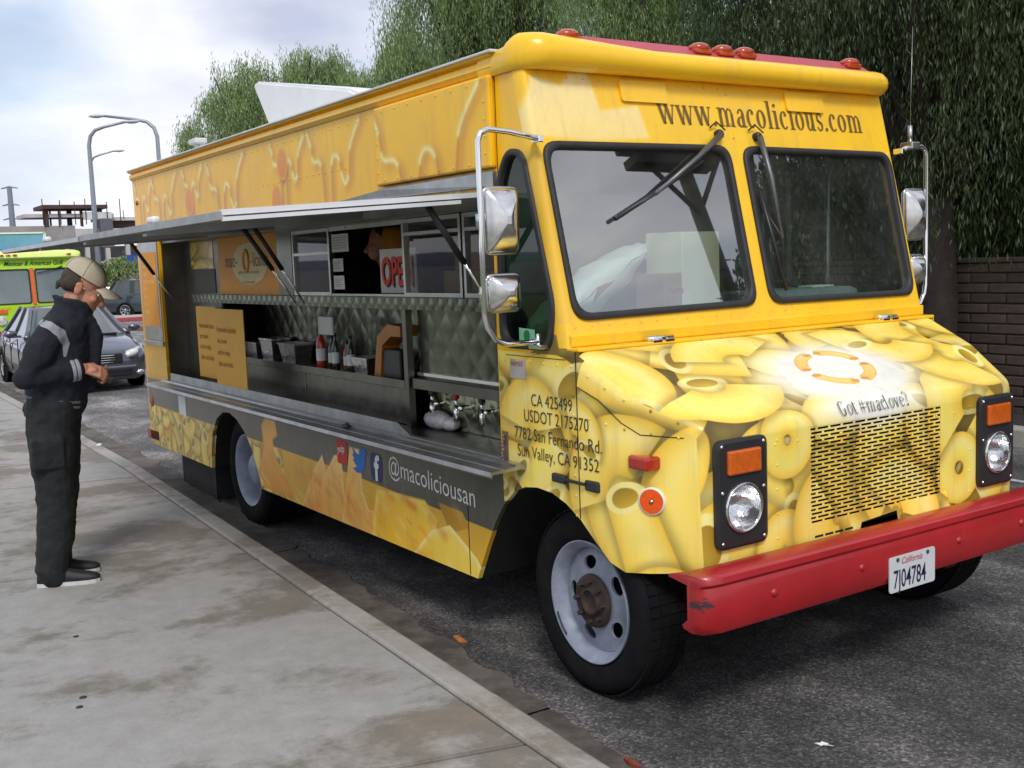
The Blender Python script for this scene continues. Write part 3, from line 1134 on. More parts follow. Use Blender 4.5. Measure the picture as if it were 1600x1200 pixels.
rear_arch = [(-4.76, .34), (-4.74, .50), (-4.68, .64), (-4.57, .75), (-4.42, .815), (-4.27, .825), (-4.12, .79), (-3.98, .72), (-3.87, .63), (-3.78, .52), (-3.72, .42), (-3.69, .34)]
fa = [(-.80, .34), (-.70, .52), (-.62, .65), (-.54, .75), (-.45, .825), (-.36, .862), (-.26, .875), (-.15, .868), (-.05, .838), (.05, .785)]
p1 = [(-6.42, .345)] + rear_arch + [(-.86, .34)] + [(-.80, .34)] + fa[1:4] + [(-.54, .965), (-6.42, .965)]
p2 = [(-6.42, .965), (-5.79, .965), (-5.79, 2.17), (-6.42, 2.17)]
p3 = [(-6.42, 2.17), (-.54, 2.17), (-.48, 2.17), (-.48, 2.70), (-6.42, 2.70)]
p4 = fa[3:] + [(.05, 1.49), (xf(1.5) - .06, 1.50), (xf(2.7) - .06, 2.70), (-.48, 2.70), (-.48, 2.17), (-.54, 2.17), (-.54, .965)]
win_s = [(-.505, 1.485), (-.115, 1.485), (-.075, 1.66), (-.265, 2.34), (-.40, 2.365), (-.495, 2.22)]
win_s_r = round_poly(win_s, [.09, .06, .08, .07, .07, .10], 5)
mb = MB()
mb.plate(p1, side, .025)
mb.plate(p2, side, .025)
mb.plate(p3, side, .025)
mb.plate(p4, side, .025, [round_poly(inset(win_s, .012), [.09, .06, .08, .07, .07, .10], 5)])
side_panel = obj('side_panel', mb, MAT['wrap_s'], truck, uvfn=uv_s)


def frame_ring(mb, pts2d, rad, width, fn, h=.012, back=.02, seg=5, mi=0):
    o0 = round_poly(pts2d, rad, seg)
    o1 = round_poly(inset(pts2d, .006), rad, seg)
    i1 = round_poly(inset(pts2d, width - .006), rad, seg)
    i0 = round_poly(inset(pts2d, width), rad, seg)
    rings = [[fn(p[0], p[1], d) for p in lp] for lp, d in ((o0, .002), (o0, -h * .6), (o1, -h), (i1, -h), (i0, -h * .5), (i0, back))]
    mb.loft(rings, mi, True, cap=False)
    return i0


mb = MB()
gl = frame_ring(mb, win_s, [.09, .06, .08, .07, .07, .10], .03, side, .014)
qf = obj('quarter_window', mb, MAT['rubber'], truck)
mb = MB()
mb.add([side(p[0], p[1], .012) for p in gl], [list(range(len(gl)))])
obj('pane', mb, MAT['glass_side'], qf)
# green and white permit sticker in the quarter window
mb = MB()
mb.add([side(a, b_, .0085) for a, b_ in ((-.372, 1.518), (-.25, 1.512), (-.25, 1.572), (-.372, 1.578))], [(0, 1, 2, 3)])
obj('permit_sticker', mb, M('pale_green_sticker', srgb(120, 190, 150), .5, var=.05), qf)
mb = MB()
mb.add([side(-.311 + .024 * math.cos(t), 1.545 + .024 * math.sin(t), .0065) for t in np.linspace(0, 6.28, 20)[:-1]], [list(range(19))])
obj('sticker_disc', mb, M('green_ink', srgb(16, 110, 50), .5, var=0), qf)

# far side, rear, roof, floor
fside = lambda u, v, d: Vector((u, W - d, v))
mb = MB()
far_out = [(-6.42, .34), (-.80, .34), (-.54, .75), (-.26, .875), (.05, .785), (.05, 1.49), (xf(1.5) - .06, 1.50), (xf(2.7) - .06, 2.70), (-6.42, 2.70)]
door_w = [(-.98, 1.42), (-.17, 1.42), (-.38, 2.34), (-.98, 2.34)]
mb.plate(far_out, fside, .025, [round_poly(door_w, .05, 3)])
obj('far_side_panel', mb, MAT['yellow'], truck)
mb = MB()
mb.plate([(-1.02, .70), (.02, .80), (.02, 1.49), (xf(1.5) - .08, 1.50), (xf(2.7) - .08, 2.69), (-1.02, 2.69)], lambda u, v, d: Vector((u, W - .03 - d, v)), .01, [round_poly(door_w, .05, 3)])
mb.box((-1.0, .05, 2.66), (-.36, W - .04, 2.70))
mb.box((-.36, .05, 2.42), (-.325, W - .04, 2.68))
obj('cab_lining', mb, M('dark_headlining', (.02, .026, .024), .8, var=.2), truck)
mb = MB()
mb.add([Vector((p[0], W - .012, p[1])) for p in round_poly(door_w, .05, 3)], [list(range(16))])
obj('far_door_pane', mb, glass('far_door_glass', (.45, .62, .52), 1.5), truck)
mb = MB()
mb.box((-6.445, .0, .36), (-6.42, W, 2.72))
obj('rear_panel', mb, MAT['yellow'], truck)
mb = MB()
ny = 12
rings = []
for k in range(ny + 1):
    y = .03 + (W - .06) * k / ny
    zc = 2.775 + .035 * math.sin(math.pi * k / ny)
    rings.append([Vector((-6.44, y, zc)), Vector((-.33, y, zc)), Vector((-.33, y, zc - .03)), Vector((-6.44, y, zc - .03))])
mb.loft(rings, smooth=False)
obj('roof', mb, MAT['white_dirty'], truck)
mb = MB()
mb.box((-6.40, .74, .62), (.0, W - .74, .66))
mb.box((-3.60, .03, .62), (-.95, .74, .66))
mb.box((-3.60, W - .74, .62), (-.95, W - .03, .66))
mb.box((-6.40, .03, .84), (-3.60, .74, .87))
obj('floor', mb, MAT['chassis'], truck)
mb = MB()
for y in (.75, 1.55):
    mb.box((-6.3, y, .42), (.70, y + .09, .60))
for x in (-5.4, -3.2, -1.6, .3):
    mb.box((x, .76, .44), (x + .1, 1.62, .56))
mb.cyl((-4.1, .30, .405), (-4.1, W - .3, .405), .07)
mb.ell((-4.1, YC, .405), (.2, .22, .2))
mb.cyl((0, .28, .36), (0, W - .28, .36), .055)
mb.box((-3.0, .18, .36), (-1.8, .68, .62), bev=.05)
mb.cyl((-3.3, 1.75, .45), (-.6, 1.75, .45), .05)
obj('chassis', mb, MAT['chassis'], truck)
# wheel housings: dark liners behind both arches
for pts in (rear_arch, [(-.80, .34)] + fa[1:] + [(.225, .636), (.32, .615)]):
    mb = MB()
    cx_ = sum(p[0] for p in pts) / len(pts)
    ring0 = [Vector((p[0], .03, p[1])) for p in pts]
    ring1 = [Vector((p[0], .72, p[1] + .02)) for p in pts]
    mb.loft([ring0, ring1], closed=False, cap=False, smooth=False)
    mb.add([Vector((p[0], .72, p[1] + .02)) for p in pts], [list(range(len(pts)))])
    obj('wheel_housing', mb, MAT['dark'], truck)

# front panel round the two windscreen panes
pane_l = [(.042, 2.375), (1.146, 2.382), (1.146, 1.618), (.056, 1.61)]
pane_r = [(W - p[0], p[1]) for p in pane_l][::-1]
mb = MB()
mb.plate([(.03, 1.50), (W - .03, 1.50), (W - .03, 2.70), (.03, 2.70)], front, .025,
         [round_poly(inset(pane_l, .012), .085, 6), round_poly(inset(pane_r, .012), .085, 6)])
for flip in (False, True):
    rings = []
    for z in np.linspace(1.50, 2.70, 9):
        ring = []
        for t in np.linspace(0, math.pi / 2, 7):
            x = xf(z) - .06 + .06 * math.sin(t)
            y = .03 - .03 * math.cos(t)
            ring.append(Vector((x, W - y if flip else y, z)))
        rings.append(ring)
    mb.loft(rings, cap=False, closed=False)
front_panel = obj('front_panel', mb, MAT['wrap_h'], truck, uvfn=uv_h)
for pts, nm in ((pane_l, 'l'), (pane_r, 'r')):
    mb = MB()
    gl = frame_ring(mb, pts, .085, .03, front, .016, seg=6)
    wf = obj('windscreen', mb, MAT['rubber'], truck)
    mb = MB()
    mb.add([front(p[0], p[1], .010) for p in gl], [list(range(len(gl)))])
    obj('pane', mb, MAT['glass'], wf)
# centre seam strip and lower flange strips
mb = MB()
mb.add([front(YC - .014, 1.52, -.0015), front(YC + .014, 1.52, -.0015), front(YC + .014, 2.66, -.0015), front(YC - .014, 2.66, -.0015), front(YC - .018, 1.52, .002), front(YC + .018, 1.52, .002), front(YC + .018, 2.66, .002), front(YC - .018, 2.66, .002)],
       [(0, 1, 2, 3), (4, 0, 3, 7), (1, 5, 6, 2)])
obj('seam_strip', mb, MAT['wrap_h'], truck, uvfn=uv_h)
mb = MB()
mb.box((xf(1.53) - .01, .02, 1.505), (xf(1.53) + .014, W - .02, 1.555), bev=.006)
mb.box((-.03, .01, 1.488), (.06, W - .01, 1.503), bev=.005)
obj('cowl', mb, MAT['wrap_h'], truck, uvfn=uv_h)
# raised vent flaps above the panes
for y0 in (.525, 1.592):
    mb = MB()
    pts = round_poly([(y0, 2.566), (y0 + .275, 2.566), (y0 + .275, 2.664), (y0, 2.664)], .018, 3)
    lo_ = [front(p[0], p[1], .001) for p in pts]
    hi_ = [front(p[0], p[1], -.014) for p in pts]
    mb.loft([lo_, hi_], smooth=False)
    obj('vent_flap', mb, MAT['wrap_h'], truck, uvfn=uv_h)

# brow over the windscreen, wrapping both corners
prof = [(0.0, 2.683), (.05, 2.680), (.072, 2.688), (.094, 2.710), (.100, 2.738), (.094, 2.764), (.074, 2.786), (.040, 2.798), (-.10, 2.802), (-.16, 2.775)]
xb_ = xf(2.70)
rings = []


def brow_ring(px, py, ang, k, zdrop):
    dx, dy = math.cos(ang), math.sin(ang)
    out = []
    for d, z in prof:
        rr = .10 + (d * k if d > 0 else d)
        zz = z - zdrop * max(0, (z - 2.69) / .11)
        out.append(Vector((px + dx * rr, py + dy * rr, zz)))
    return out


rings.append([p + Vector((-.20, 0, 0)) for p in brow_ring(xb_ - .10, .10, -math.pi / 2, .22, .025)])
for t in np.linspace(0, 1, 9):
    rings.append(brow_ring(xb_ - .10, .10, -math.pi / 2 * (1 - t), .22 + .78 * t ** 1.2, .010 - .045 * min(1, t * 2.2)))
for t in np.linspace(0.05, 1, 9):
    rings.append(brow_ring(xb_ - .10, .10 + (W - .20) * t, 0, 1, -.035 * max(0, 1 - t * 3.5)))
for t in np.linspace(.12, 1, 8):
    rings.append(brow_ring(xb_ - .10, W - .10, math.pi / 2 * t, 1 - .78 * t ** 1.2, .025 * t))
rings.append([p + Vector((-.20, 0, 0)) for p in rings[-1]])
mb = MB().loft(rings, cap=True, closed=True)
obj('roof_brow', mb, MAT['wrap_h'], truck, uvfn=uv_h, weld=True, smooth_angle=50)
# red board along the top of the brow with amber marker lamps
mb = MB()
mb.add([(-.255, .24, 2.797), (-.255, W - .13, 2.797), (-.33, W - .15, 2.853), (-.33, .26, 2.853), (-.45, .24, 2.797), (-.45, W - .13, 2.797), (-.40, W - .15, 2.853), (-.40, .26, 2.853)], [(0, 1, 2, 3), (3, 2, 6, 7), (7, 6, 5, 4), (0, 3, 7, 4), (1, 5, 6, 2)])
obj('red_roof_board', mb, M('faded_red_board', srgb(176, 72, 84), .55, var=.1), truck)
for y in (.275, 1.055, 1.205, 1.352, 2.135):
    mb = MB()
    mb.ell((-.30, y, 2.842), (.05, .060, .028), 12)
    mb.box((-.35, y - .055, 2.812), (-.262, y + .055, 2.838), bev=.008)
    obj('marker_lamp', mb, MAT['amberred'], truck)

# roof edge moulding along the kerb side and the far side
for flip in (False, True):
    pr = [(.004, 2.695), (-.010, 2.70), (-.024, 2.72), (-.020, 2.745), (-.004, 2.758), (-.030, 2.766), (-.036, 2.775), (.05, 2.784)]
    rings = [[Vector((x, (W - y if flip else y), z)) for y, z in pr] for x in (-6.445, -3.4, -.47)]
    mb = MB().loft(rings, cap=True, closed=True, smooth=False)
    obj('roof_moulding', mb, MAT['wrap_s'], truck, uvfn=uv_s)
mb = MB()
mb.box((-6.45, -.045, 2.7755), (-.44, .045, 2.789), bev=.004)
obj('roof_drip_edge', mb, MAT['white_dirty'], truck)
# white wedge vent on the roof
mb = MB()
vv = []
for y in (.60, 1.42):
    vv += [(-4.50, y, 2.80), (-4.93, y, 3.325), (-4.885, y, 3.365), (-3.2, y, 3.06), (-2.5, y, 2.80)]
bm = bmesh.new()
bv = [bm.verts.new(p) for p in vv]
bm.faces.new([bv[i] for i in (0, 1, 2, 3, 4)])
bm.faces.new([bv[i] for i in (9, 8, 7, 6, 5)])
for i in range(5):
    bm.faces.new([bv[i], bv[i + 5], bv[(i + 1) % 5 + 5], bv[(i + 1) % 5]])
bmesh.ops.recalc_face_normals(bm, faces=bm.faces)
bmesh.ops.bevel(bm, geom=list(bm.edges), offset=.02, segments=2, affect='EDGES')
mb.bm(bm)
obj('roof_vent', mb, MAT['white'], truck)
mb = MB()
mb.cyl((-6.1, .5, 2.8), (-6.1, .5, 3.02), .025)
mb.box((-6.2, .45, 3.0), (-6.0, .56, 3.045), bev=.01)
obj('roof_antenna', mb, MAT['white_dirty'], truck)

# raised panel behind the cab, hinge rail
mb = MB()
mb.box((-1.60, -.035, 2.285), (-.485, .002, 2.688), bev=.012)
obj('raised_panel', mb, MAT['wrap_s'], truck, uvfn=uv_s)
mb = MB()
mb.add([(-2.15, -.006, 2.232), (-.49, -.022, 2.205), (-.49, -.022, 2.27), (-1.6, -.022, 2.268), (-2.15, -.006, 2.242), (-2.15, .0, 2.232), (-.49, .0, 2.205), (-.49, 0, 2.27), (-1.6, 0, 2.268), (-2.15, .0, 2.242)],
       [(0, 1, 2, 3, 4), (0, 5, 6, 1), (2, 1, 6, 7), (3, 2, 7, 8), (4, 3, 8, 9)])
obj('hinge_rail', mb, MAT['steel_dull'], truck)
# seams of the body panels: thin dark gaps
mb = MB()
mb.box((-.482, -.0015, 2.19), (-.478, .001, 2.69))
mb.box((-.868, -.0015, .345), (-.862, .001, .69))
mb.box((.047, -.0015, .79), (.052, .001, 1.49))
mb.box((-.47, -.0015, 1.452), (-.02, .001, 1.455))
obj('panel_seams', mb, MAT['dark'], truck, kind='stuff')
# rivets
mb = MB()


def rivet(p, n_, r=.006):
    mb.ell(p, (r * (1 if abs(n_[0]) < .5 else .6), r * (1 if abs(n_[1]) < .5 else .6), r), 6)


for x in np.arange(-6.35, -.5, .115):
    rivet((x, -.001, 2.655), (0, 1, 0))
for x in np.arange(-1.5, -.55, .14):
    rivet((x, -.036, 2.31), (0, 1, 0)); rivet((x, -.036, 2.66), (0, 1, 0))
for z in np.arange(2.35, 2.65, .075):
    rivet((-1.57, -.036, z), (0, 1, 0)); rivet((-.52, -.036, z), (0, 1, 0))
for x in np.arange(-3.3, -2.0, .09):
    rivet((x, -.001, 2.42), (0, 1, 0))
for y in np.arange(.06, W, .09):
    rivet(front(y, 2.655, -.001), (1, 0, 0), .005)
    rivet(front(y, 1.585, -.001), (1, 0, 0), .005)
for z in np.arange(2.42, 2.65, .07):
    rivet(front(YC, z, -.008), (1, 0, 0), .005)
for z in np.arange(.8, 1.45, .085):
    rivet((-.515, -.001, z), (0, 1, 0)); rivet((.025, -.001, z), (0, 1, 0))
for x in np.arange(-.48, .05, .1):
    rivet((x, -.001, 1.43), (0, 1, 0))
obj('rivets', mb, MAT['wrap_s'], truck, uvfn=uv_s, kind='stuff')

# ---------------------------------------------------------------- nose
ny_ = lambda x: float(np.interp(x, [.05, .31, .624], [0, .022, .184]))
ZH0, ZH1 = 1.49, 1.215
bm = bmesh.new()
XN = .624
XM = .31
zm_ = ZH0 + (ZH1 - ZH0) * (XM - .05) / (XN - .05)
back = [(.05, ZH0), (XM, zm_), (XM, .612), (.225, .636), (.14, .705), (.05, .785)]
fore = [(XN, ZH1), (XN, .645), (.594, .642), (.40, .618)]


def nose_side(f):
    mk = lambda p: bm.verts.new((p[0], f(ny_(p[0])), p[1]))
    A = [mk(p) for p in back]
    B = [mk(p) for p in fore]
    bm.faces.new(A)
    bm.faces.new([A[1], B[0], B[1], B[2], B[3], A[2]])
    return [A[0], A[1], B[0], B[1]]


L_ = nose_side(lambda y: y)
R_ = nose_side(lambda y: W - y)
ft = bm.faces.new([L_[2], L_[1], L_[0], R_[0], R_[1], R_[2]])
ff = bm.faces.new([L_[3], L_[2], R_[2], R_[3]])
bmesh.ops.recalc_face_normals(bm, faces=bm.faces)
ed = [e for e in bm.edges if len(e.link_faces) == 2 and all(v in L_ + R_ for v in e.verts)]
bmesh.ops.bevel(bm, geom=ed, offset=.062, segments=6, affect='EDGES', profile=.5)
bm.normal_update()
for f in bm.faces:
    if f.calc_center_median().x > XN - .002 and f.calc_area() > .3:
        ffront = f
front_loop = [v.co.copy() for v in ffront.verts]
bmesh.ops.delete(bm, geom=[ffront], context='FACES_ONLY')
mb = MB().bm(bm)
GY0, GY1, GZ0, GZ1 = YC - .43, YC + .43, .742, 1.148
# front sheet: the loop of the bevelled face, with a notch at the bottom and the grille opening
lp = [(p.y, p.z) for p in front_loop]
a_ = sum(lp[i][0] * lp[(i + 1) % len(lp)][1] - lp[(i + 1) % len(lp)][0] * lp[i][1] for i in range(len(lp)))
if a_ < 0:
    lp = lp[::-1]
zmin = min(p[1] for p in lp)
lp2 = []
for i, p in enumerate(lp):
    q = lp[(i + 1) % len(lp)]
    lp2.append(p)
    if abs(p[1] - zmin) < .01 and abs(q[1] - zmin) < .01 and q[0] - p[0] > .5:
        lp2 += [(1.055, zmin), (1.075, .70), (1.31, .715), (1.325, zmin)]
mb.plate(lp2, lambda u, v, d: Vector((XN - d, u, v)), 0, [[(GY0, GZ0), (GY1, GZ0), (GY1, GZ1), (GY0, GZ1)]] + [[(YC + s_ * .8385 + .092 * math.cos(t), .885 + .092 * math.sin(t)) for t in np.linspace(0, 6.2832, 25)[:-1]] for s_ in (-1, 1)])


def uv_nose(co, n_):
    return uv_s(co, n_) if n_.y < -.72 else uv_f(co, n_)


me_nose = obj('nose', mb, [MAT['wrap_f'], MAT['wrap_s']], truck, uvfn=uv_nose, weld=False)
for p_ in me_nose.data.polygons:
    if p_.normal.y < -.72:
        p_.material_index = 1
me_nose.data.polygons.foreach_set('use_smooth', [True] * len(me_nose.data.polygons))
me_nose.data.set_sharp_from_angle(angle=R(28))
# inside of the nose: dark radiator space
mb = MB()
mb.box((.50, GY0 - .05, .66), (.53, GY1 + .05, 1.18))
obj('radiator', mb, MAT['dark'], truck)
# punched grille: bars and staggered bridges
mb = MB()
rows = 24
pit = (GZ1 - GZ0) / rows
for i in range(rows + 1):
    z = GZ0 + i * pit
    mb.box((XN - .005, GY0, z - .0036), (XN - .001, GY1, z + .0036))
npr = 11
for i in range(rows):
    z = GZ0 + i * pit
    off = .5 if i % 2 else 0
    for j in range(npr + 1):
        y = GY0 + (j + off) * (GY1 - GY0) / npr
        if y > GY1 + .001:
            continue
        mb.box((XN - .0045, max(GY0, y - .006), z + .0036), (XN - .0015, min(GY1, y + .006), z + pit - .0036))
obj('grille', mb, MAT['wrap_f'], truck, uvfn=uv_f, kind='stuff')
mb = MB()
for (y0, y1, z0) in ((.77, 1.02, .662), (1.375, 1.625, .662)):
    for r_i in range(2):
        for j in range(4):
            a = y0 + (j + .15 * r_i) * (y1 - y0) / 4
            mb.box((XN - .002, a, z0 + r_i * .02), (XN + .0012, a + (y1 - y0) / 4 * .8, z0 + r_i * .02 + .009))
obj('lower_slots', mb, MAT['dark'], truck, kind='stuff')
# lower folded tab of the grille panel
mb = MB()
mb.add([(XN + .004, 1.33, .75), (XN + .004, 1.66, .745), (XN + .028, 1.665, .655), (XN + .028, 1.335, .655), (XN - .004, 1.33, .75), (XN - .004, 1.66, .745), (XN - .004, 1.665, .655), (XN - .004, 1.335, .655)],
       [(0, 3, 2, 1), (0, 4, 7, 3), (1, 2, 6, 5), (3, 7, 6, 2), (0, 1, 5, 4)])
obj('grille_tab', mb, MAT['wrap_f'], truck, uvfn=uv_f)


def nose_pt(y, v, lift=.002):
    """point of the nose surface where z - x = v"""
    pth = [Vector((.05, ZH0)), Vector((XN - .056, ZH1 + .027))]
    c0, c1, c2 = Vector((XN - .056, ZH1 + .027)), Vector((XN, ZH1)), Vector((XN, ZH1 - .062))
    for k in range(1, 9):
        t = k / 8
        pth.append(c0 * (1 - t) ** 2 + c1 * 2 * t * (1 - t) * .94 + (c0 + c2) * .5 * (2 * t * (1 - t) * .06) + c2 * t * t)
    pth.append(Vector((XN, .64)))
    for i in range(len(pth) - 1):
        va, vb = pth[i].y - pth[i].x, pth[i + 1].y - pth[i + 1].x
        if va >= v >= vb:
            t = (va - v) / (va - vb)
            q = pth[i].lerp(pth[i + 1], t)
            d = (pth[i + 1] - pth[i]).normalized()
            nn = Vector((-d.y, d.x))
            return Vector((q.x + nn.x * lift, y, q.y + nn.y * lift))
    return Vector((XN + lift, y, v + XN))


# lamp clusters
LENS = glass('headlamp_glass', (.9, .9, .9), 1.45)
for sgn in (-1, 1):
    yc_ = YC + sgn * .8385
    mb = MB()
    pts = round_poly([(yc_ - .138, .728), (yc_ + .138, .728), (yc_ + .138, 1.158), (yc_ - .138, 1.158)], .04, 5)
    pin = round_poly([(yc_ - .125, .741), (yc_ + .125, .741), (yc_ + .125, 1.145), (yc_ - .125, 1.145)], .034, 5)
    rings = [[Vector((x, p[0], p[1])) for p in lp_] for lp_, x in ((pts, XN - .002), (pts, XN + .016), (pin, XN + .022))]
    mb.loft(rings, smooth=False, cap=False)
    mb.plate(pin, lambda u, v, d: Vector((XN + .022 - d, u, v)), .01, [[(yc_ + .091 * math.cos(t), .885 + .091 * math.sin(t)) for t in np.linspace(0, 6.2832, 29)[:-1]]])
    hl = obj('headlamp_cluster', mb, MAT['black'], truck)
    mb = MB()
    mb.lathe([(.100, .020), (.100, .030), (.093, .034), (.088, .026)], (XN, yc_, .885), (1, 0, 0), 32)
    obj('chrome_ring', mb, MAT['chrome'], hl)
    mb = MB()
    mb.lathe([(.090, .026), (.086, .004), (.074, -.022), (.056, -.045), (.034, -.060), (.012, -.066), (.0, -.066)], (XN, yc_, .885), (1, 0, 0), 32)
    obj('reflector', mb, M('headlamp_reflector', (.90, .91, .91), .10, 1.0, var=.12, scale=26, bmp=.35, bscale=30), hl)
    mb = MB()
    mb.lathe([(.090, .028), (.082, .038), (.06, .048), (.03, .054), (.0, .056)], (XN, yc_, .885), (1, 0, 0), 28)
    obj('lens', mb, LENS, hl)
    mb = MB()
    mb.box((XN + .015, yc_ - .088, 1.020), (XN + .038, yc_ + .088, 1.116), bev=.008)
    obj('turn_signal', mb, MAT['amber'], hl)
    mb = MB()
    for y in (yc_ - .112, yc_ + .112):
        for z in (.755, .955, 1.135):
            mb.lathe([(.0075, .018), (.0075, .024), (.0, .026)], (XN, y, z), (1, 0, 0), 8)
    obj('screws', mb, MAT['chrome'], hl, kind='stuff')

# hood hinges, latch, marker and reflector on the nose side
for y in (.475, 2.01):
    mb = MB()
    mb.cyl((.03, y - .075, 1.512), (.03, y + .075, 1.512), .013, 10)
    mb.box((.015, y - .06, 1.497), (.06, y - .01, 1.508))
    mb.box((.015, y + .01, 1.497), (.06, y + .06, 1.508))
    obj('hood_hinge', mb, MAT['chrome'], truck)
mb = MB()
mb.box((-.125, -.022, .925), (-.035, .0, .965), bev=.009)
mb.box((-.05, -.018, .938), (.10, -.006, .952), bev=.004)
mb.box((.085, -.004, .915), (.175, .03, .962), bev=.009)
obj('hood_latch', mb, MAT['rubber'], truck)
mb = MB()
yy = ny_(.36)
mb.box((.335, yy - .025, 1.040), (.455, yy + .05, 1.095), bev=.012)
obj('side_marker', mb, MAT['red'], truck)
mb = MB()
yy = ny_(.42)
ax = Vector((.5, -1, 0)).normalized()
mb.lathe([(.056, -.004), (.056, .008), (.050, .010)], (.418, yy, .913), ax, 28)
mb.lathe([(.050, .009), (.0, .0095)], (.418, yy, .913), ax, 28, 1)
mb.lathe([(.009, .0095), (.009, .014), (.0, .016)], (.418, yy, .913), ax, 10, 2)
obj('round_reflector', mb, [MAT['white'], MAT['orange_refl'], MAT['steel']], truck)
# rivets over the nose
mb = MB()
for y in np.arange(.35, 2.2, .095):
    rivet(nose_pt(y, .70, .0), (1, 0, 0), .005)
for y in np.arange(.42, 2.1, .13):
    rivet(nose_pt(y, .48, .0), (1, 0, 0), .006); rivet(nose_pt(y, 1.40, 0), (0, 0, 1), .007)
for z in np.arange(.72, 1.12, .1):
    rivet((XN, .56, z), (1, 0, 0)); rivet((XN, 1.84, z), (1, 0, 0))
for x in np.arange(.12, .56, .1):
    rivet((x, ny_(x), 1.22 - .12 * (x - .1)), (0, 1, 0), .007); rivet((x, ny_(x), 1.42 - .4 * (x - .05)), (0, 1, 0), .007)
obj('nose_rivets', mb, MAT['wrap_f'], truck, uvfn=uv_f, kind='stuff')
mb = MB()
mb.tube([(x, ny_(x) - .001, float(np.interp(x, [.055, .18, .38, .55], [1.345, 1.30, 1.175, 1.17]))) for x in (.055, .12, .18, .25, .31, .38, .46, .54)], .002, 4)
obj('fender_seam', mb, MAT['dark'], truck)

# bumper: rolled red channel, scuffed at the end
def red_paint():
    mt, nt, b = new_mat('scuffed_red_paint')
    n1 = noise_out(nt, 5, 8, .7, 'World', (1, .6, 2.5))
    n2 = noise_out(nt, 2.2, 5, .6, 'World')
    base = ramp(nt, n2, [(.3, srgb(150, 22, 28)), (.7, srgb(180, 34, 38))])
    g = nt.nodes.new('ShaderNodeNewGeometry')
    sp = nt.nodes.new('ShaderNodeSeparateXYZ'); nt.links.new(g.outputs['Position'], sp.inputs[0])
    mr_ = nt.nodes.new('ShaderNodeMapRange')
    mr_.inputs['From Min'].default_value = .35; mr_.inputs['From Max'].default_value = .02
    mr_.inputs['To Min'].default_value = 0; mr_.inputs['To Max'].default_value = .10
    nt.links.new(sp.outputs['Y'], mr_.inputs['Value'])
    ad = nt.nodes.new('ShaderNodeMath'); nt.links.new(n1, ad.inputs[0]); nt.links.new(mr_.outputs['Result'], ad.inputs[1])
    base = mixrgb(nt, ramp(nt, ad.outputs[0], [(.655, (0, 0, 0)), (.69, (1, 1, 1))]), base, srgb(60, 36, 44))
    n3 = noise_out(nt, 9, 6, .7, 'World', (1, .3, 3))
    base = mixrgb(nt, ramp(nt, n3, [(.70, (0, 0, 0)), (.74, (.8, .8, .8))]), base, srgb(205, 150, 150))
    nt.links.new(base, b.inputs['Base Color'])
    b.inputs['Roughness'].default_value = .38
    b.inputs['Coat Weight'].default_value = .3
    return mt


MAT['redpaint'] = red_paint()
bprof = [(-.13, .688), (-.02, .694), (-.004, .682), (.0, .66), (-.012, .645), (-.003, .625), (.002, .56), (.0, .50), (-.015, .468), (-.05, .455), (-.06, .47), (-.03, .50), (-.03, .66), (-.13, .675)]
rings = []
for y, dx, sc in ((.012, -.075, .84), (.018, -.035, .94), (.045, -.010, .99), (.10, 0, 1), (.6, .004, 1), (YC, .006, 1), (1.8, .004, 1), (W - .10, 0, 1), (W - .045, -.010, .99), (W - .018, -.035, .94), (W - .012, -.075, .84)):
    zc = .575
    rings.append([Vector((.785 + dx + px_, y, zc + (pz_ - zc) * sc)) for px_, pz_ in bprof])
mb = MB().loft(rings, cap=True)
bumper = obj('front_bumper', mb, MAT['redpaint'], truck, weld=True, smooth_angle=40)
for y in (.36, .87, 1.52, 2.0):
    mb = MB()
    mb.lathe([(.018, -.003), (.016, .004), (.008, .009), (.0, .010)], (.789, y, .573), (1, 0, 0), 12)
    obj('bolt', mb, MAT['redpaint'], bumper)
for y in (.75, 1.55):
    mb = MB()
    mb.box((.60, y, .52), (.76, y + .09, .62))
    obj('bumper_bracket', mb, MAT['chassis'], bumper)
# licence plate
mb = MB()
pl = round_poly([(YC - .1525, .430), (YC + .1525, .430), (YC + .1525, .583), (YC - .1525, .583)], .014, 4)
mb.loft([[Vector((.7925, p[0], p[1])) for p in pl], [Vector((.797, p[0], p[1])) for p in pl]], smooth=False)
plate_o = obj('licence_plate', mb, M('plate_white', (.62, .64, .66), .45, var=.06, scale=20), bumper)
mb = MB()
text_on(mb, '7J04784', .112, lambda a, b_: Vector((.7985, YC - .128 + a, .447 + b_)), offset=.0008, sx=.60)
mb2 = MB()
obj('plate_number', mb, M('plate_blue', srgb(28, 34, 66), .5, var=0), plate_o)
text_on(mb2, 'California', .040, lambda a, b_: Vector((.7985, YC - .078 + a, .546 + b_)), shear=.35, sx=.9)
obj('plate_state', mb2, M('plate_red', srgb(190, 40, 40), .5, var=0), plate_o)
mb = MB()
for y in (YC - .1, YC + .1):
    mb.lathe([(.009, -.001), (.009, .004), (0, .006)], (.797, y, .568), (1, 0, 0), 8)
obj('plate_screws', mb, M('rusty_screw', (.08, .05, .03), .8), plate_o, kind='stuff')
# rear bumper end
mb = MB()
mb.box((-6.56, .0, .375), (-6.18, W, .475), bev=.01)
obj('rear_bumper', mb, MAT['redpaint'], truck)

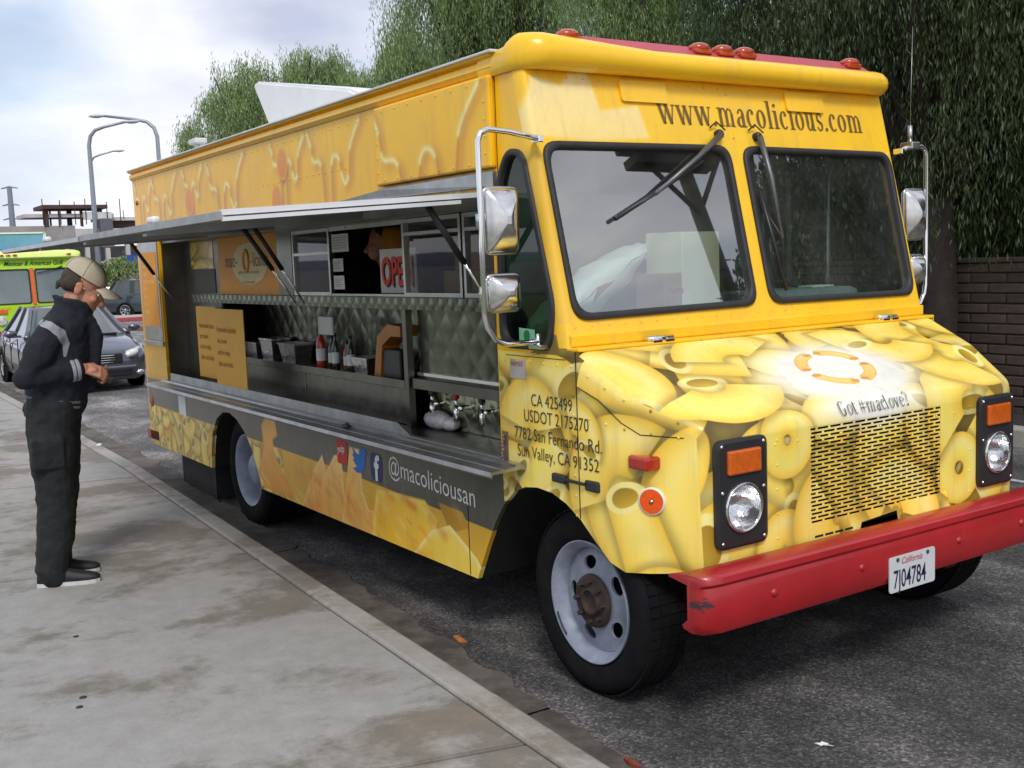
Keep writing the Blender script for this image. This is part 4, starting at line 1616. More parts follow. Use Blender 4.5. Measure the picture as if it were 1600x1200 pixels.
# ---------------------------------------------------------------- wheels
def wheel(name, y_face, x, parent, dual=False, flip=1, steer=0):
    ax_ = (0, -flip, 0)
    o = (x, y_face, .405)
    mb = MB()
    prof_t = [(.268, -.20), (.30, -.215), (.36, -.218), (.388, -.205), (.402, -.18), (.405, -.11), (.402, -.035), (.390, -.008), (.365, .008), (.33, .012), (.295, .004), (.272, -.008), (.266, -.02)]
    mb.lathe(prof_t, o, ax_, 56)
    # tread blocks
    for k in range(56):
        t = 2 * math.pi * k / 56
        for h0 in (-.185, -.135, -.085, -.035):
            c_ = Vector((x + .405 * math.cos(t), y_face - flip * (h0), .405 + .405 * math.sin(t)))
            u = Vector((-math.sin(t), 0, math.cos(t)))
            rr = Vector((math.cos(t), 0, math.sin(t)))
            w_ = Vector((0, 1, 0))
            q = [c_ + u * .019 * s1 + w_ * .021 * s2 + rr * (.003 if top else -.006) for top in (0, 1) for s1, s2 in ((-1, -1), (1, -1), (1, 1), (-1, 1))]
            mb.add(q, [(4, 5, 6, 7), (0, 1, 5, 4), (1, 2, 6, 5), (2, 3, 7, 6), (3, 0, 4, 7)])
    wh = obj(name, mb, MAT['tyre'], parent)
    RIM = MAT['rim']
    mb = MB()
    if not dual:
        mb.lathe([(.270, -.19), (.262, -.02), (.268, -.004), (.268, .002), (.262, .002), (.255, -.012), (.236, -.020), (.229, -.060), (.222, -.075)], o, ax_, 56)
        rim = obj('rim', mb, RIM, wh)
        # disc with five hand holes
        fnc = lambda u, v, d: Vector((x + u, y_face - flip * (-.062 + .034 * (1 - min(1, math.hypot(u, v) / .225)) ** 1.0 * 1.2) + flip * d, .405 + v))
        outer = [(.2255 * math.cos(t), .2255 * math.sin(t)) for t in np.linspace(0, 2 * math.pi, 49)[:-1]]
        holes = []
        for k in range(5):
            a = 2 * math.pi * k / 5 + .58
            hc = (.165 * math.cos(a), .165 * math.sin(a))
            ring = []
            for t in np.linspace(0, 2 * math.pi, 17)[:-1]:
                p, q = .030 * math.cos(t), .043 * math.sin(t)
                ring.append((hc[0] + p * math.cos(a) - q * math.sin(a), hc[1] + p * math.sin(a) + q * math.cos(a)))
            holes.append(ring)
        holes.append([(.105 * math.cos(t), .105 * math.sin(t)) for t in np.linspace(0, 2 * math.pi, 33)[:-1]])
        mb = MB()
        mb.plate(outer, fnc, .012, holes)
        obj('wheel_disc', mb, RIM, wh, smooth_angle=40)
        mb = MB()
        mb.lathe([(.118, -.034), (.115, -.022), (.10, -.016), (.062, -.022), (.058, -.006), (.050, -.002), (.046, -.014), (.030, -.020), (0, -.020)], o, ax_, 32)
        for k in range(8):
            a = 2 * math.pi * k / 8
            c_ = Vector((x + .088 * math.cos(a), y_face, .405 + .088 * math.sin(a)))
            mb.cyl(c_ + Vector((0, flip * .02, 0)), c_ + Vector((0, -flip * .006, 0)), .011, 6, smooth=False)
        obj('hub', mb, MAT['rust'], wh)
        mb = MB()
        mb.lathe([(.222, -.12), (0, -.12)], o, ax_, 24)
        obj('brake_drum', mb, MAT['dark'], wh)
        mb = MB()
        a = 3.75
        mb.tube([(x + .245 * math.cos(a + t), y_face - flip * .002, .405 + .245 * math.sin(a + t)) for t in np.linspace(-.2, .25, 6)], .004, 5)
        obj('valve_stem', mb, MAT['rubber'], wh)
    else:
        mb.lathe([(.270, -.20), (.262, -.03), (.268, -.008), (.268, .0), (.262, .0), (.252, -.016), (.236, -.03), (.228, -.10), (.220, -.15), (.20, -.17), (.12, -.175)], o, ax_, 56)
        obj('rim', mb, RIM, wh)
        mb = MB()
        mb.lathe([(.14, -.172), (.14, -.10), (.11, -.05), (.08, -.03), (0, -.03)], o, ax_, 28)
        obj('hub', mb, RIM, wh)
    return wh


MAT['rim'] = M('grey_painted_wheel', srgb(132, 138, 154), .5, .0, var=.30, scale=9, rvar=.15)
MAT['rust'] = M('rusty_hub', (.045, .030, .024), .8, .2, var=.4, scale=22, bmp=.4)
wheel('front_wheel', .062, 0, truck)
wheel('rear_wheel', .055, -4.10, truck, dual=True)
wheel('front_wheel', W - .045, 0, truck, flip=-1)
wheel('rear_wheel', W - .055, -4.10, truck, dual=True, flip=-1)
mb = MB()
mb.lathe([(.268, -.20), (.39, -.2), (.405, -.12), (.39, 0), (.268, 0)], (-4.10, .33, .405), (0, -1, 0), 40)
obj('inner_rear_tyre', mb, MAT['tyre'], truck)
for y in (.10, W - .62):
    mb = MB()
    mb.box((-5.02, y, .03), (-5.0, y + .52, .40))
    obj('mud_flap', mb, MAT['rubber'], truck)
mb = MB()
mb.box((-5.95, .12, .04), (-5.05, .16, .36))
obj('side_valance', mb, MAT['chassis'], truck)
# ---------------------------------------------------------------- serving hatch
# awning leaf hinged over the opening, sloping slightly down outwards
def aw(x, t, h=0.0):
    """point of the awning: t = 0 at the hinge, 1 at the outer edge, h above its top face"""
    return Vector((x, -.03 - 1.22 * t, 2.172 - .070 * t + h))


AX0, AX1 = -5.55, -.53
mb = MB()
mb.add([aw(AX0, 0), aw(AX1, 0), aw(AX1, 1), aw(AX0, 1), aw(AX0, 0, -.012), aw(AX1, 0, -.012), aw(AX1, 1, -.012), aw(AX0, 1, -.012)],
       [(0, 1, 2, 3), (4, 7, 6, 5), (0, 3, 7, 4), (3, 2, 6, 7), (2, 1, 5, 6)])
awning = obj('awning', mb, MAT['steel_dull'], truck)
mb = MB()


def bar(p0, p1, wv, hv):
    p0, p1, wv, hv = Vector(p0), Vector(p1), Vector(wv), Vector(hv)
    mb.add([p0 - wv - hv, p0 + wv - hv, p0 + wv + hv, p0 - wv + hv, p1 - wv - hv, p1 + wv - hv, p1 + wv + hv, p1 - wv + hv],
           [(0, 3, 2, 1), (4, 5, 6, 7), (0, 1, 5, 4), (1, 2, 6, 5), (2, 3, 7, 6), (3, 0, 4, 7)])


bar(aw(AX1 - .01, .0, .0), aw(AX1 - .01, 1.0, .0), (.014, 0, 0), (0, 0, .011))
bar(aw(AX1 + .006, .12, -.026), aw(AX1 + .006, 1.0, -.026), (.010, 0, 0), (0, 0, .008))
obj('end_rail', mb, M('bright_aluminium', (.80, .81, .82), .35, .3, var=.05), awning)
mb = MB()
bar(aw(-2.92, 1.0, -.012), aw(AX1, 1.0, -.012), (0, .010, 0), (0, 0, .016))
obj('outer_rail', mb, MAT['steel_dull'], awning)
mb = MB()
bar(aw(AX0, 1.0, -.016), aw(-2.94, 1.0, -.016), (0, .010, 0), (0, 0, .012))
bar(aw(AX0 + .02, .0, -.02), aw(AX0 + .02, 1.0, -.02), (.014, 0, 0), (0, 0, .014))
obj('outer_rail', mb, MAT['steel'], awning)
for xx in (-4.3, -3.0, -1.75):
    mb = MB()
    bar(aw(xx, .03, -.03), aw(xx, .97, -.03), (.035, 0, 0), (0, 0, .018))
    obj('awning_rib', mb, MAT['steel_dull'], awning)
for xx in (-1.52, -3.95):
    mb = MB()
    mb.box(aw(xx, .985, -.0) - Vector((.05, .02, 0)), aw(xx, .985, .0) + Vector((.05, .02, .035)), bev=.012)
    obj('awning_cap', mb, MAT['white'], awning)
# gas struts
for (xa, xb2) in ((-5.62, -5.50), (-2.96, -2.90), (-2.82, -2.72), (-.62, -.60)):
    mb = MB()
    a, b_ = Vector((xa, .04, 1.655)), aw(xb2, .22, -.03)
    mid = a.lerp(b_, .46)
    mb.cyl(a, mid, .007, 8)
    st = obj('gas_strut', mb, MAT['chrome'], truck)
    mb = MB()
    mb.cyl(mid, b_, .015, 10)
    obj('strut_body', mb, MAT['black'], st)

# fold-down counter shelf
mb = MB()
shp = [(0.0, .968), (-.05, .972), (-.06, .962), (-.185, .955), (-.19, .935), (-.182, .925), (-.176, .942), (-.02, .948), (-.0, .94)]
mb.loft([[Vector((x, y, z)) for y, z in shp] for x in (-5.79, -.345)], smooth=False)
for y in (-.12,):
    mb.box((-5.78, y - .004, .958), (-.35, y + .004, .964 - (y + .085) * -.06))
shelf = obj('counter_shelf', mb, MAT['steel_dull'], truck)
mb = MB()
mb.add([(-5.72, .004, .968), (-1.42, .004, .968), (-1.58, .006, 1.028), (-5.72, .006, 1.028), (-5.72, .012, .968), (-1.42, .012, .968), (-1.58, .014, 1.028), (-5.72, .014, 1.028)],
       [(0, 1, 2, 3), (4, 7, 6, 5), (3, 2, 6, 7), (2, 1, 5, 6)])
obj('counter_upstand', mb, MAT['steel_dull'], shelf)
mb = MB()
mb.box((-1.50, -.003, .9655), (-.545, .030, .973))
obj('counter_edge', mb, MAT['steel_dull'], shelf)
mb = MB()
for k in range(9):
    mb.ell((-.50 + .004 * math.sin(k * 2), -.012 - .002 * k, 1.08 - k * .016), (.007, .006, .010), 6)
mb.box((-.52, -.006, .97), (-.48, .0, 1.10))
obj('shelf_chain', mb, M('rusty_chain', (.22, .15, .12), .6, .6, var=.3, scale=40), shelf)
mb = MB()
mb.box((-2.10, -.085, .966), (-2.02, -.06, .976), bev=.004)
mb.box((-2.07, -.08, .974), (-2.04, -.065, .988), bev=.004)
obj('shelf_catch', mb, MAT['black'], shelf)

# recess of the hatch: jambs, header, counter floor, inner wall
YR = .20
MAT['steel_dark'] = M('dark_steel', (.19, .185, .165), .34, 1.0, var=.2, scale=6, rvar=.12)
MAT['kitchen'] = M('kitchen_dark', (.20, .19, .17), .5, var=.3, scale=4)
mb = MB()
mb.box((-5.80, .026, .94), (-5.785, YR + .02, 2.17))
mb.box((-.545, .026, .94), (-.53, .9, 2.17))
mb.box((-5.79, .026, 2.125), (-.54, YR + .02, 2.169))
mb.box((-5.79, .026, .94), (-.54, .55, .962))
obj('hatch_jamb', mb, MAT['steel_dark'], truck)
# kitchen space behind
mb = MB()
mb.box((-6.38, 2.30, .66), (-.9, 2.34, 2.74))
mb.box((-6.40, .03, .66), (-6.36, 2.34, 2.74))
mb.box((-1.02, .62, .66), (-.97, 2.34, 2.74))
mb.box((-6.38, .03, 2.70), (-.50, 2.34, 2.74))
obj('kitchen_lining', mb, MAT['kitchen'], truck)
mb = MB()
mb.box((-5.6, .95, .66), (-1.6, 1.65, 1.45), bev=.01)
obj('cooking_line', mb, MAT['steel_dark'], truck)


def quilt(mb, x0, x1, z0, z1, y, amp=.0045, cell=.095, step=.0125):
    nx, nz = int((x1 - x0) / step) + 1, int((z1 - z0) / step) + 1
    v = []
    for j in range(nz):
        for i in range(nx):
            x = x0 + (x1 - x0) * i / (nx - 1)
            z = z0 + (z1 - z0) * j / (nz - 1)
            a, b_ = (x + z) / cell, (x - z) / cell
            h = (abs(math.sin(math.pi * a / 2)) * abs(math.sin(math.pi * b_ / 2))) ** .55
            v.append((x, y - amp * h, z))
    mb.add(v, [(j * nx + i, j * nx + i + 1, (j + 1) * nx + i + 1, (j + 1) * nx + i) for j in range(nz - 1) for i in range(nx - 1)], 0, True)


MAT['quilt'] = M('quilted_stainless', (.17, .18, .145), .24, 1.0, var=.25, scale=6)
# lower inner wall: quilted stainless over the bottle shelf, plain doors under it, taps bay to the right
mb = MB()
quilt(mb, -4.75, -1.80, 1.19, 1.62, .44)
obj('quilted_wall', mb, MAT['quilt'], truck)
mb = MB()
quilt(mb, -1.74, -.55, 1.20, 1.62, YR + .05)
obj('quilted_wall', mb, MAT['quilt'], truck)
mb = MB()
quilt(mb, -1.74, -.55, .965, 1.20, .31, .006)
obj('quilted_wall', mb, M('bright_quilt', (.46, .49, .36), .2, 1.0, var=.2, scale=6), truck)  # paler greenish copy of the quilt, light in the tap bay put into its colour
mb = MB()
mb.box((-4.72, YR + .002, 1.192), (-1.82, .45, 1.206))
mb.box((-4.72, YR - .012, 1.176), (-1.82, YR + .004, 1.222))
obj('bottle_shelf', mb, MAT['steel_dark'], truck)
for a, b_ in ((-4.72, -3.30), (-3.285, -1.83)):
    mb = MB()
    mb.box((a, YR + .01, .965), (b_, YR + .03, 1.172), bev=.004)
    obj('fridge_door', mb, MAT['steel_dark'], truck)
mb = MB()
mb.box((-1.80, YR - .02, .964), (-1.755, YR + .02, 1.628))
obj('hatch_post', mb, MAT['steel_dark'], truck)
mb = MB()
mb.box((-1.74, YR - .005, 1.185), (-.56, YR + .05, 1.24))
mb.box((-.60, YR - .005, 1.185), (-.565, YR + .02, 1.625))
mb.box((-1.74, YR + .03, 1.255), (-.60, YR + .045, 1.272), 1)
obj('tap_bay_rail', mb, [MAT['steel_dark'], MAT['chrome']], truck)
# ledge under the serving windows
mb = MB()
quilt(mb, -5.45, -.56, 1.630, 1.690, YR - .05, .004, .05)
mb.box((-5.45, YR - .05, 1.628), (-.56, YR + .10, 1.692))
obj('window_ledge', mb, MAT['quilt'], truck)
# left of the windows: wrapped inner panel with the round logo
mb = MB()
mb.box((-5.78, YR, .965), (-4.86, YR + .02, 2.125))
obj('inner_panel', mb, MAT['steel_dark'], truck)
MAT['orangepanel'] = M('orange_print', srgb(222, 146, 6), .5, var=.12, scale=2.5)
mb = MB()
mb.box((-4.86, YR - .004, 1.694), (-3.62, YR + .02, 2.125))
logo_panel = obj('logo_panel', mb, MAT['orangepanel'], truck)
mb = MB()
mb.add([Vector((-4.18 + .36 * math.cos(t), YR - .0062, 1.92 + .155 * math.sin(t))) for t in np.linspace(0, 6.283, 40)[:-1]], [list(range(39))])
obj('pale_patch', mb, M('cream_print', srgb(214, 196, 140), .5, var=.15, scale=7), logo_panel)
mb = MB()
text_on(mb, 'mac-', .15, lambda a, b_: Vector((-4.70 + a, YR - .0085, 1.90 + b_)), sx=.95)
text_on(mb, '-licious', .15, lambda a, b_: Vector((-4.14 + a, YR - .0085, 1.90 + b_)), sx=.80)
for k in range(2):
    text_on(mb, ('gourmet macaroni and cheese', 'www.macolicious.com')[k], .035 - .008 * k, lambda a, b_: Vector((-4.42 + .1 * k + a, YR - .0085, (1.85, 1.78)[k] + b_)))
obj('logo_lettering', mb, MAT['inkbrown'], logo_panel)
mb = MB()
mb.tube([(-4.235 + .055 * math.cos(t), YR - .008, 1.945 + .075 * math.sin(t)) for t in np.linspace(0, 6.283, 25)[:-1]], .012, 6, closed=True)
obj('logo_ring', mb, M('orange_ring', srgb(224, 150, 60), .5, var=.1), logo_panel)
# pasta print at the top left, dark sheet under it
mb = MB()
mb.box((-5.55, YR - .004, 1.90), (-4.98, YR, 2.12))
obj('pasta_print', mb, MAT['wrap_s'], truck, uvfn=lambda co, n_: ((co.x * .6 - 1.0 - cs.u0 - .2) / (cs.u1 - cs.u0), ((co.z - 1.9) * .9 + .45 - cs.v0) / (cs.v1 - cs.v0)))
mb = MB()
mb.box((-5.45, YR - .006, 1.70), (-4.96, YR - .001, 1.895))
obj('blackboard', mb, M('dark_board', (.06, .055, .05), .6, var=.1), truck)

# serving windows
def window(x0, x1, z0, z1, mid, t=.022, y=YR):
    mb = MB()
    for (a, b_, c_, d) in ((x0, x0 + t, z0, z1), (x1 - t, x1, z0, z1), (x0 + t, x1 - t, z0, z0 + t), (x0 + t, x1 - t, z1 - t, z1), (x0 + t, x1 - t, mid, mid + t * .8)):
        mb.box((a, y - .012, c_), (b_, y + .02, d))
    o_ = obj('serving_window', mb, MAT['steel'], truck)
    mb = MB()
    mb.add([(x0 + t, y + .006, z0 + t), (x1 - t, y + .006, z0 + t), (x1 - t, y + .006, z1 - t), (x0 + t, y + .006, z1 - t)], [(0, 1, 2, 3)])
    obj('pane', mb, MAT['glass_clear'], o_)
    return o_


window(-3.34, -2.74, 1.695, 2.12, 1.955)
window(-1.77, -1.14, 1.695, 2.12, 2.03)
window(-1.12, -.58, 1.695, 2.12, 2.03)
mb = MB()
mb.box((-3.60, YR - .015, 1.695), (-3.345, YR + .02, 2.125))
obj('perforated_post', mb, MAT['quilt'], truck)
mb = MB()
mb.box((-2.735, YR - .01, 2.095), (-1.775, YR + .02, 2.122))
mb.box((-2.735, YR - .01, 1.695), (-1.775, YR + .02, 1.708))
obj('pass_frame', mb, MAT['steel'], truck)

# three beer taps on a rail
for x in (-1.62, -1.36, -1.10):
    mb = MB()
    mb.cyl((x, .35, 1.10), (x, .25, 1.10), .014, 10)
    mb.cyl((x, .25, 1.115), (x, .245, 1.03), .014, 10)
    mb.cyl((x, .25, 1.11), (x, .25, 1.15), .010, 8)
    tp = obj('drink_tap', mb, MAT['chrome'], truck)
    mb = MB()
    mb.box((x - .018, .235, 1.148), (x + .018, .265, 1.235), bev=.008)
    obj('tap_handle', mb, M('red_tap', srgb(190, 26, 22), .35, var=.1) if x == -1.36 else MAT['black'], tp)
mb = MB()
mb.cyl((-1.66, .345, 1.10), (-.7, .345, 1.10), .012, 8)
obj('tap_rail', mb, MAT['chrome'], truck)

# ---------------------------------------------------------------- lettering and marks on the wrap
sd_ = lambda x0, z0: (lambda a, b_: Vector((x0 + a, -.0022, z0 + b_)))
for s, x0, z0, sz in (('CA 425499', -.285, 1.238, .078), ('USDOT 2175270', -.345, 1.165, .078), ('7782 San Fernando Rd.', -.425, 1.082, .079), ('Sun Valley, CA 91352', -.405, 1.002, .079)):
    mb = MB()

    def fn(a, b_, x0=x0, z0=z0):
        x = x0 + a
        return Vector((x, (ny_(x) if x > .05 else 0) - .003, z0 + b_))
    text_on(mb, s, sz, fn, offset=-.0004, sx=.84)
    obj('registration_lettering', mb, MAT['ink'], truck, kind='stuff')
mb = MB()
text_on(mb, '@macoliciousan', .145, lambda a, b_: Vector((-1.70 + a, -.0022, .735 - .045 * a + b_)), offset=-.0006, sx=.95)
obj('handle_lettering', mb, MAT['whiteink'], truck)
mb = MB()
rp = round_poly([(-2.37, .705), (-2.225, .70), (-2.225, .845), (-2.37, .85)], .018, 3)
mb.add([side(p[0], p[1], -.002) for p in rp], [list(range(len(rp)))])
ic = obj('red_badge', mb, M('red_ink', srgb(196, 34, 30), .5, var=.05), truck)
mb = MB()
text_on(mb, 'yelp', .062, lambda a, b_: Vector((-2.358 + a, -.0042, .77 + .12 * a + b_)), offset=.001)
obj('badge_lettering', mb, MAT['whiteink'], ic)
bird = [(-2.16, .70), (-2.10, .715), (-2.13, .735), (-2.155, .755), (-2.13, .757), (-2.16, .785), (-2.135, .787), (-2.155, .825), (-2.105, .795), (-2.065, .79), (-2.06, .82), (-2.03, .84), (-2.0, .832), (-1.965, .838), (-1.978, .818), (-1.955, .815), (-1.985, .795), (-1.985, .75), (-2.01, .71), (-2.05, .685), (-2.10, .68)]
mb = MB()
mb.plate(bird, lambda u, v, d: side(u, v, -.002), 0)
obj('bird_badge', mb, M('sky_blue_ink', srgb(20, 108, 190), .5, var=.05), truck)
mb = MB()
rp = round_poly([(-1.92, .665), (-1.775, .66), (-1.775, .825), (-1.92, .83)], .05, 4)
mb.add([side(p[0], p[1], -.002) for p in rp], [list(range(len(rp)))])
ic = obj('blue_badge', mb, M('navy_ink', srgb(22, 50, 100), .5, var=.2, scale=9), truck)
mb = MB()
text_on(mb, 'f', .20, lambda a, b_: Vector((-1.868 + a, -.0042, .675 + b_)), offset=.006)
obj('badge_lettering', mb, MAT['whiteink'], ic)
mb = MB()
mb.add([side(a, b_, -.002) for a, b_ in ((-5.525, .70), (-5.33, .69), (-5.33, .88), (-5.525, .895))], [(0, 1, 2, 3)])
obj('white_label', mb, MAT['paper'], truck)
mb = MB()
mb.add([side(a, b_, -.002) for a, b_ in ((-.44, 1.352), (-.315, 1.350), (-.315, 1.435), (-.44, 1.437))], [(0, 1, 2, 3)])
st_ = obj('grey_sticker', mb, M('grey_sticker', srgb(176, 168, 166), .5, var=.08), truck)
mb = MB()
text_on(mb, 'NOTICE', .026, lambda a, b_: Vector((-.43 + a, -.004, 1.408 + b_)))
obj('sticker_print', mb, MAT['red'], st_)
mb = MB()
mb.ell((-6.33, -.004, 2.50), (.028, .012, .022), 10)
obj('rear_marker', mb, MAT['red'], truck)
mb = MB()
mb.lathe([(.05, -.001), (.05, .004), (0, .006)], (-6.33, 0, .735), (0, -1, 0), 20)
obj('rear_reflector', mb, M('dull_red', srgb(150, 84, 66), .5), truck)
# menu board on the rear corner
mb = MB()
mb.box((-6.34, -.012, 1.30), (-5.82, .0, 2.15), bev=.004)
menu = obj('menu_board', mb, MAT['steel'], truck)
mb = MB()
mb.add([side(a, b_, -.0135) for a, b_ in ((-6.31, 1.42), (-5.85, 1.42), (-5.85, 2.06), (-6.31, 2.06))], [(0, 1, 2, 3)])
obj('menu_sheet', mb, MAT['orangepanel'], menu)
mb = MB()
for k, s in enumerate(('CLASSIC', 'BACON', 'LOBSTER', 'BUFFALO CHICKEN', 'PESTO', 'CHILI', 'BBQ', 'TRUFFLE')):
    text_on(mb, s, .042, lambda a, b_: Vector((-6.27 + a, -.0155, 1.99 - k * .066 + b_)), sx=.9)
obj('menu_lettering', mb, M('pale_ink', srgb(238, 214, 150), .6, var=0), menu)
mb = MB()
mb.box((-6.36, -.02, 1.252), (-5.80, .0, 1.292), bev=.004)
obj('corner_trim', mb, MAT['steel'], truck)


# serif letters built from thick and thin strokes
def serif(mb, text, x0, h, fn, tw=.17):
    """text with x-height h; fn(a, b) places it; returns the width"""
    T, S = tw * h, .045 * h
    cur = [x0]
    lift = [0]

    def quad(pts):
        mb.add([fn(a, b_) for a, b_ in pts], [list(range(len(pts)))])

    def rect(a0, b0, a1, b1):
        quad([(cur[0] + a0, b0), (cur[0] + a1, b0), (cur[0] + a1, b1), (cur[0] + a0, b1)])

    def arc(cx_, cy_, rx, ry, tx, ty, a0, a1, n_=14):
        for i in range(n_):
            t0, t1 = a0 + (a1 - a0) * i / n_, a0 + (a1 - a0) * (i + 1) / n_
            quad([(cur[0] + cx_ + rx * math.cos(t0), cy_ + ry * math.sin(t0)), (cur[0] + cx_ + rx * math.cos(t1), cy_ + ry * math.sin(t1)),
                  (cur[0] + cx_ + (rx - tx) * math.cos(t1), cy_ + (ry - ty) * math.sin(t1)), (cur[0] + cx_ + (rx - tx) * math.cos(t0), cy_ + (ry - ty) * math.sin(t0))])

    def line(ax_, ay, bx_, by, w):
        quad([(cur[0] + ax_ - w / 2, ay), (cur[0] + ax_ + w / 2, ay), (cur[0] + bx_ + w / 2, by), (cur[0] + bx_ - w / 2, by)])

    def stem(x, b0, b1, top=True, bot=True, wt=T):
        rect(x, b0, x + wt, b1)
        if bot: rect(x - .08 * h, b0, x + wt + .08 * h, b0 + S)
        if top: rect(x - .10 * h, b1 - S, x + wt * .5, b1)

    PI = math.pi
    for c in text:
        if c == ' ':
            cur[0] += .32 * h; continue
        if c == 'w':
            line(.10 * h, h, .32 * h, 0, T); line(.32 * h, 0, .50 * h, h, S * 1.4); line(.50 * h, h, .72 * h, 0, T); line(.72 * h, 0, .92 * h, h, S * 1.4)
            rect(-.04 * h, h - S, .26 * h, h); rect(.38 * h, h - S, .64 * h, h); rect(.80 * h, h - S, 1.02 * h, h); adv = 1.03
        elif c == 'v':
            line(.10 * h, h, .32 * h, 0, T); line(.32 * h, 0, .50 * h, h, S * 1.4)
            rect(-.04 * h, h - S, .26 * h, h); rect(.40 * h, h - S, .62 * h, h); adv = .62
        elif c == '.':
            arc(.10 * h, .09 * h, .10 * h, .10 * h, .10 * h, .10 * h, 0, 2 * PI, 10); adv = .28
        elif c == 'm':
            stem(.08 * h, 0, h)
            arc(.36 * h, .68 * h, .20 * h, .32 * h, T * .6, S * 1.6, 0, PI); stem(.46 * h, 0, .70 * h, False, True, T * .92)
            arc(.72 * h, .68 * h, .20 * h, .32 * h, T * .6, S * 1.6, 0, PI); stem(.80 * h, 0, .70 * h, False, True, T * .92); adv = 1.10
        elif c == 'a':
            stem(.34 * h, .06 * h, .72 * h, False, False); arc(.30 * h, .70 * h, .21 * h, .30 * h, T * .7, S * 1.7, 0, PI * .95)
            arc(.24 * h, .27 * h, .23 * h, .28 * h, T, S * 1.6, PI * .45, PI * 1.75); rect(.34 * h, 0, .60 * h, S * 1.5); rect(.22 * h, .52 * h, .36 * h, .52 * h + S); adv = .60
        elif c in 'ce':
            arc(.30 * h, .5 * h, .29 * h, .51 * h, T, S * 1.5, PI * .28, PI * 1.74, 20)
            if c == 'c':
                arc(.42 * h, .80 * h, .09 * h, .09 * h, .09 * h, .09 * h, 0, 2 * PI, 8); adv = .60
            else:
                rect(.10 * h, .52 * h, .58 * h, .52 * h + S); arc(.30 * h, .5 * h, .29 * h, .51 * h, T * .8, S * 1.5, .05, PI * .3, 6); adv = .64
        elif c == 'o':
            arc(.30 * h, .5 * h, .30 * h, .51 * h, T, S * 1.4, 0, 2 * PI, 26); adv = .66
        elif c == 'l':
            stem(.08 * h, 0, 1.52 * h); adv = .36
        elif c == 'i':
            stem(.08 * h, 0, h); arc(.165 * h, 1.30 * h, .10 * h, .10 * h, .10 * h, .10 * h, 0, 2 * PI, 10); adv = .36
        elif c == 'u':
            stem(.06 * h, .3 * h, h, True, False); arc(.27 * h, .32 * h, .21 * h, .33 * h, T * .7, S * 1.6, PI, 2 * PI)
            stem(.40 * h, 0, h, True, False); rect(.5 * h, 0, .66 * h, S); adv = .70
        elif c == 's':
            arc(.24 * h, .74 * h, .20 * h, .27 * h, S * 1.6, S * 1.6, .2, PI * .6, 8); arc(.24 * h, .74 * h, .20 * h, .27 * h, T * .7, S * 1.8, PI * .5, PI * 1.45, 10)
            line(.12 * h, .60 * h, .36 * h, .38 * h, T * 1.1)
            arc(.23 * h, .27 * h, .21 * h, .28 * h, T * .7, S * 1.8, -PI * .5, PI * .42, 10); arc(.23 * h, .27 * h, .21 * h, .28 * h, S * 1.6, S * 1.6, PI * 1.05, PI * 1.55, 8); adv = .52
        elif c == 'G':
            arc(.40 * h, .75 * h, .40 * h, .77 * h, T * 1.1, S * 1.6, PI * .22, PI * 1.80, 24); stem(.58 * h, .04 * h, .66 * h, True, False); adv = .92
        elif c == 't':
            rect(.12 * h, .14 * h, .12 * h + T, 1.28 * h); rect(0, h - S, .42 * h, h); arc(.30 * h, .15 * h, .18 * h, .16 * h, T * .8, S * 1.5, PI, PI * 1.8, 8); adv = .48
        elif c == '#':
            line(.16 * h, 0, .28 * h, 1.35 * h, T * .5); line(.46 * h, 0, .58 * h, 1.35 * h, T * .5)
            rect(0, .42 * h, .72 * h, .42 * h + S * 1.4); rect(.04 * h, .86 * h, .76 * h, .86 * h + S * 1.4); adv = .86
        elif c == '?':
            arc(.26 * h, 1.14 * h, .25 * h, .38 * h, T * .9, S * 1.7, -PI * .42, PI * .92, 14); rect(.24 * h, .36 * h, .24 * h + S * 1.5, .80 * h)
            arc(.27 * h, .10 * h, .10 * h, .10 * h, .10 * h, .10 * h, 0, 2 * PI, 10); adv = .6
        cur[0] += adv * h + .06 * h
    return cur[0] - x0


mb = MB()
wtot = serif(MB(), 'www.macolicious.com', 0, .090, lambda a, b_: (a, b_, 0))
sc_ = (2.165 - .735) / wtot
serif(mb, 'www.macolicious.com', 0, .090, lambda a, b_: front(.735 + a * sc_, 2.474 + b_, -.0035))
obj('web_address', mb, MAT['inkbrown'], truck)
mb = MB()
wtot = serif(MB(), 'Got #maclove?', 0, .052, lambda a, b_: (a, b_, 0))
sc_ = .46 / wtot
serif(mb, 'Got #maclove?', 0, .052, lambda a, b_: nose_pt(.945 + a * sc_, .552 + b_ * 1.1, .006), .10)
obj('slogan', mb, M('grey_ink', srgb(70, 66, 54), .5, var=0), truck, kind='stuff')

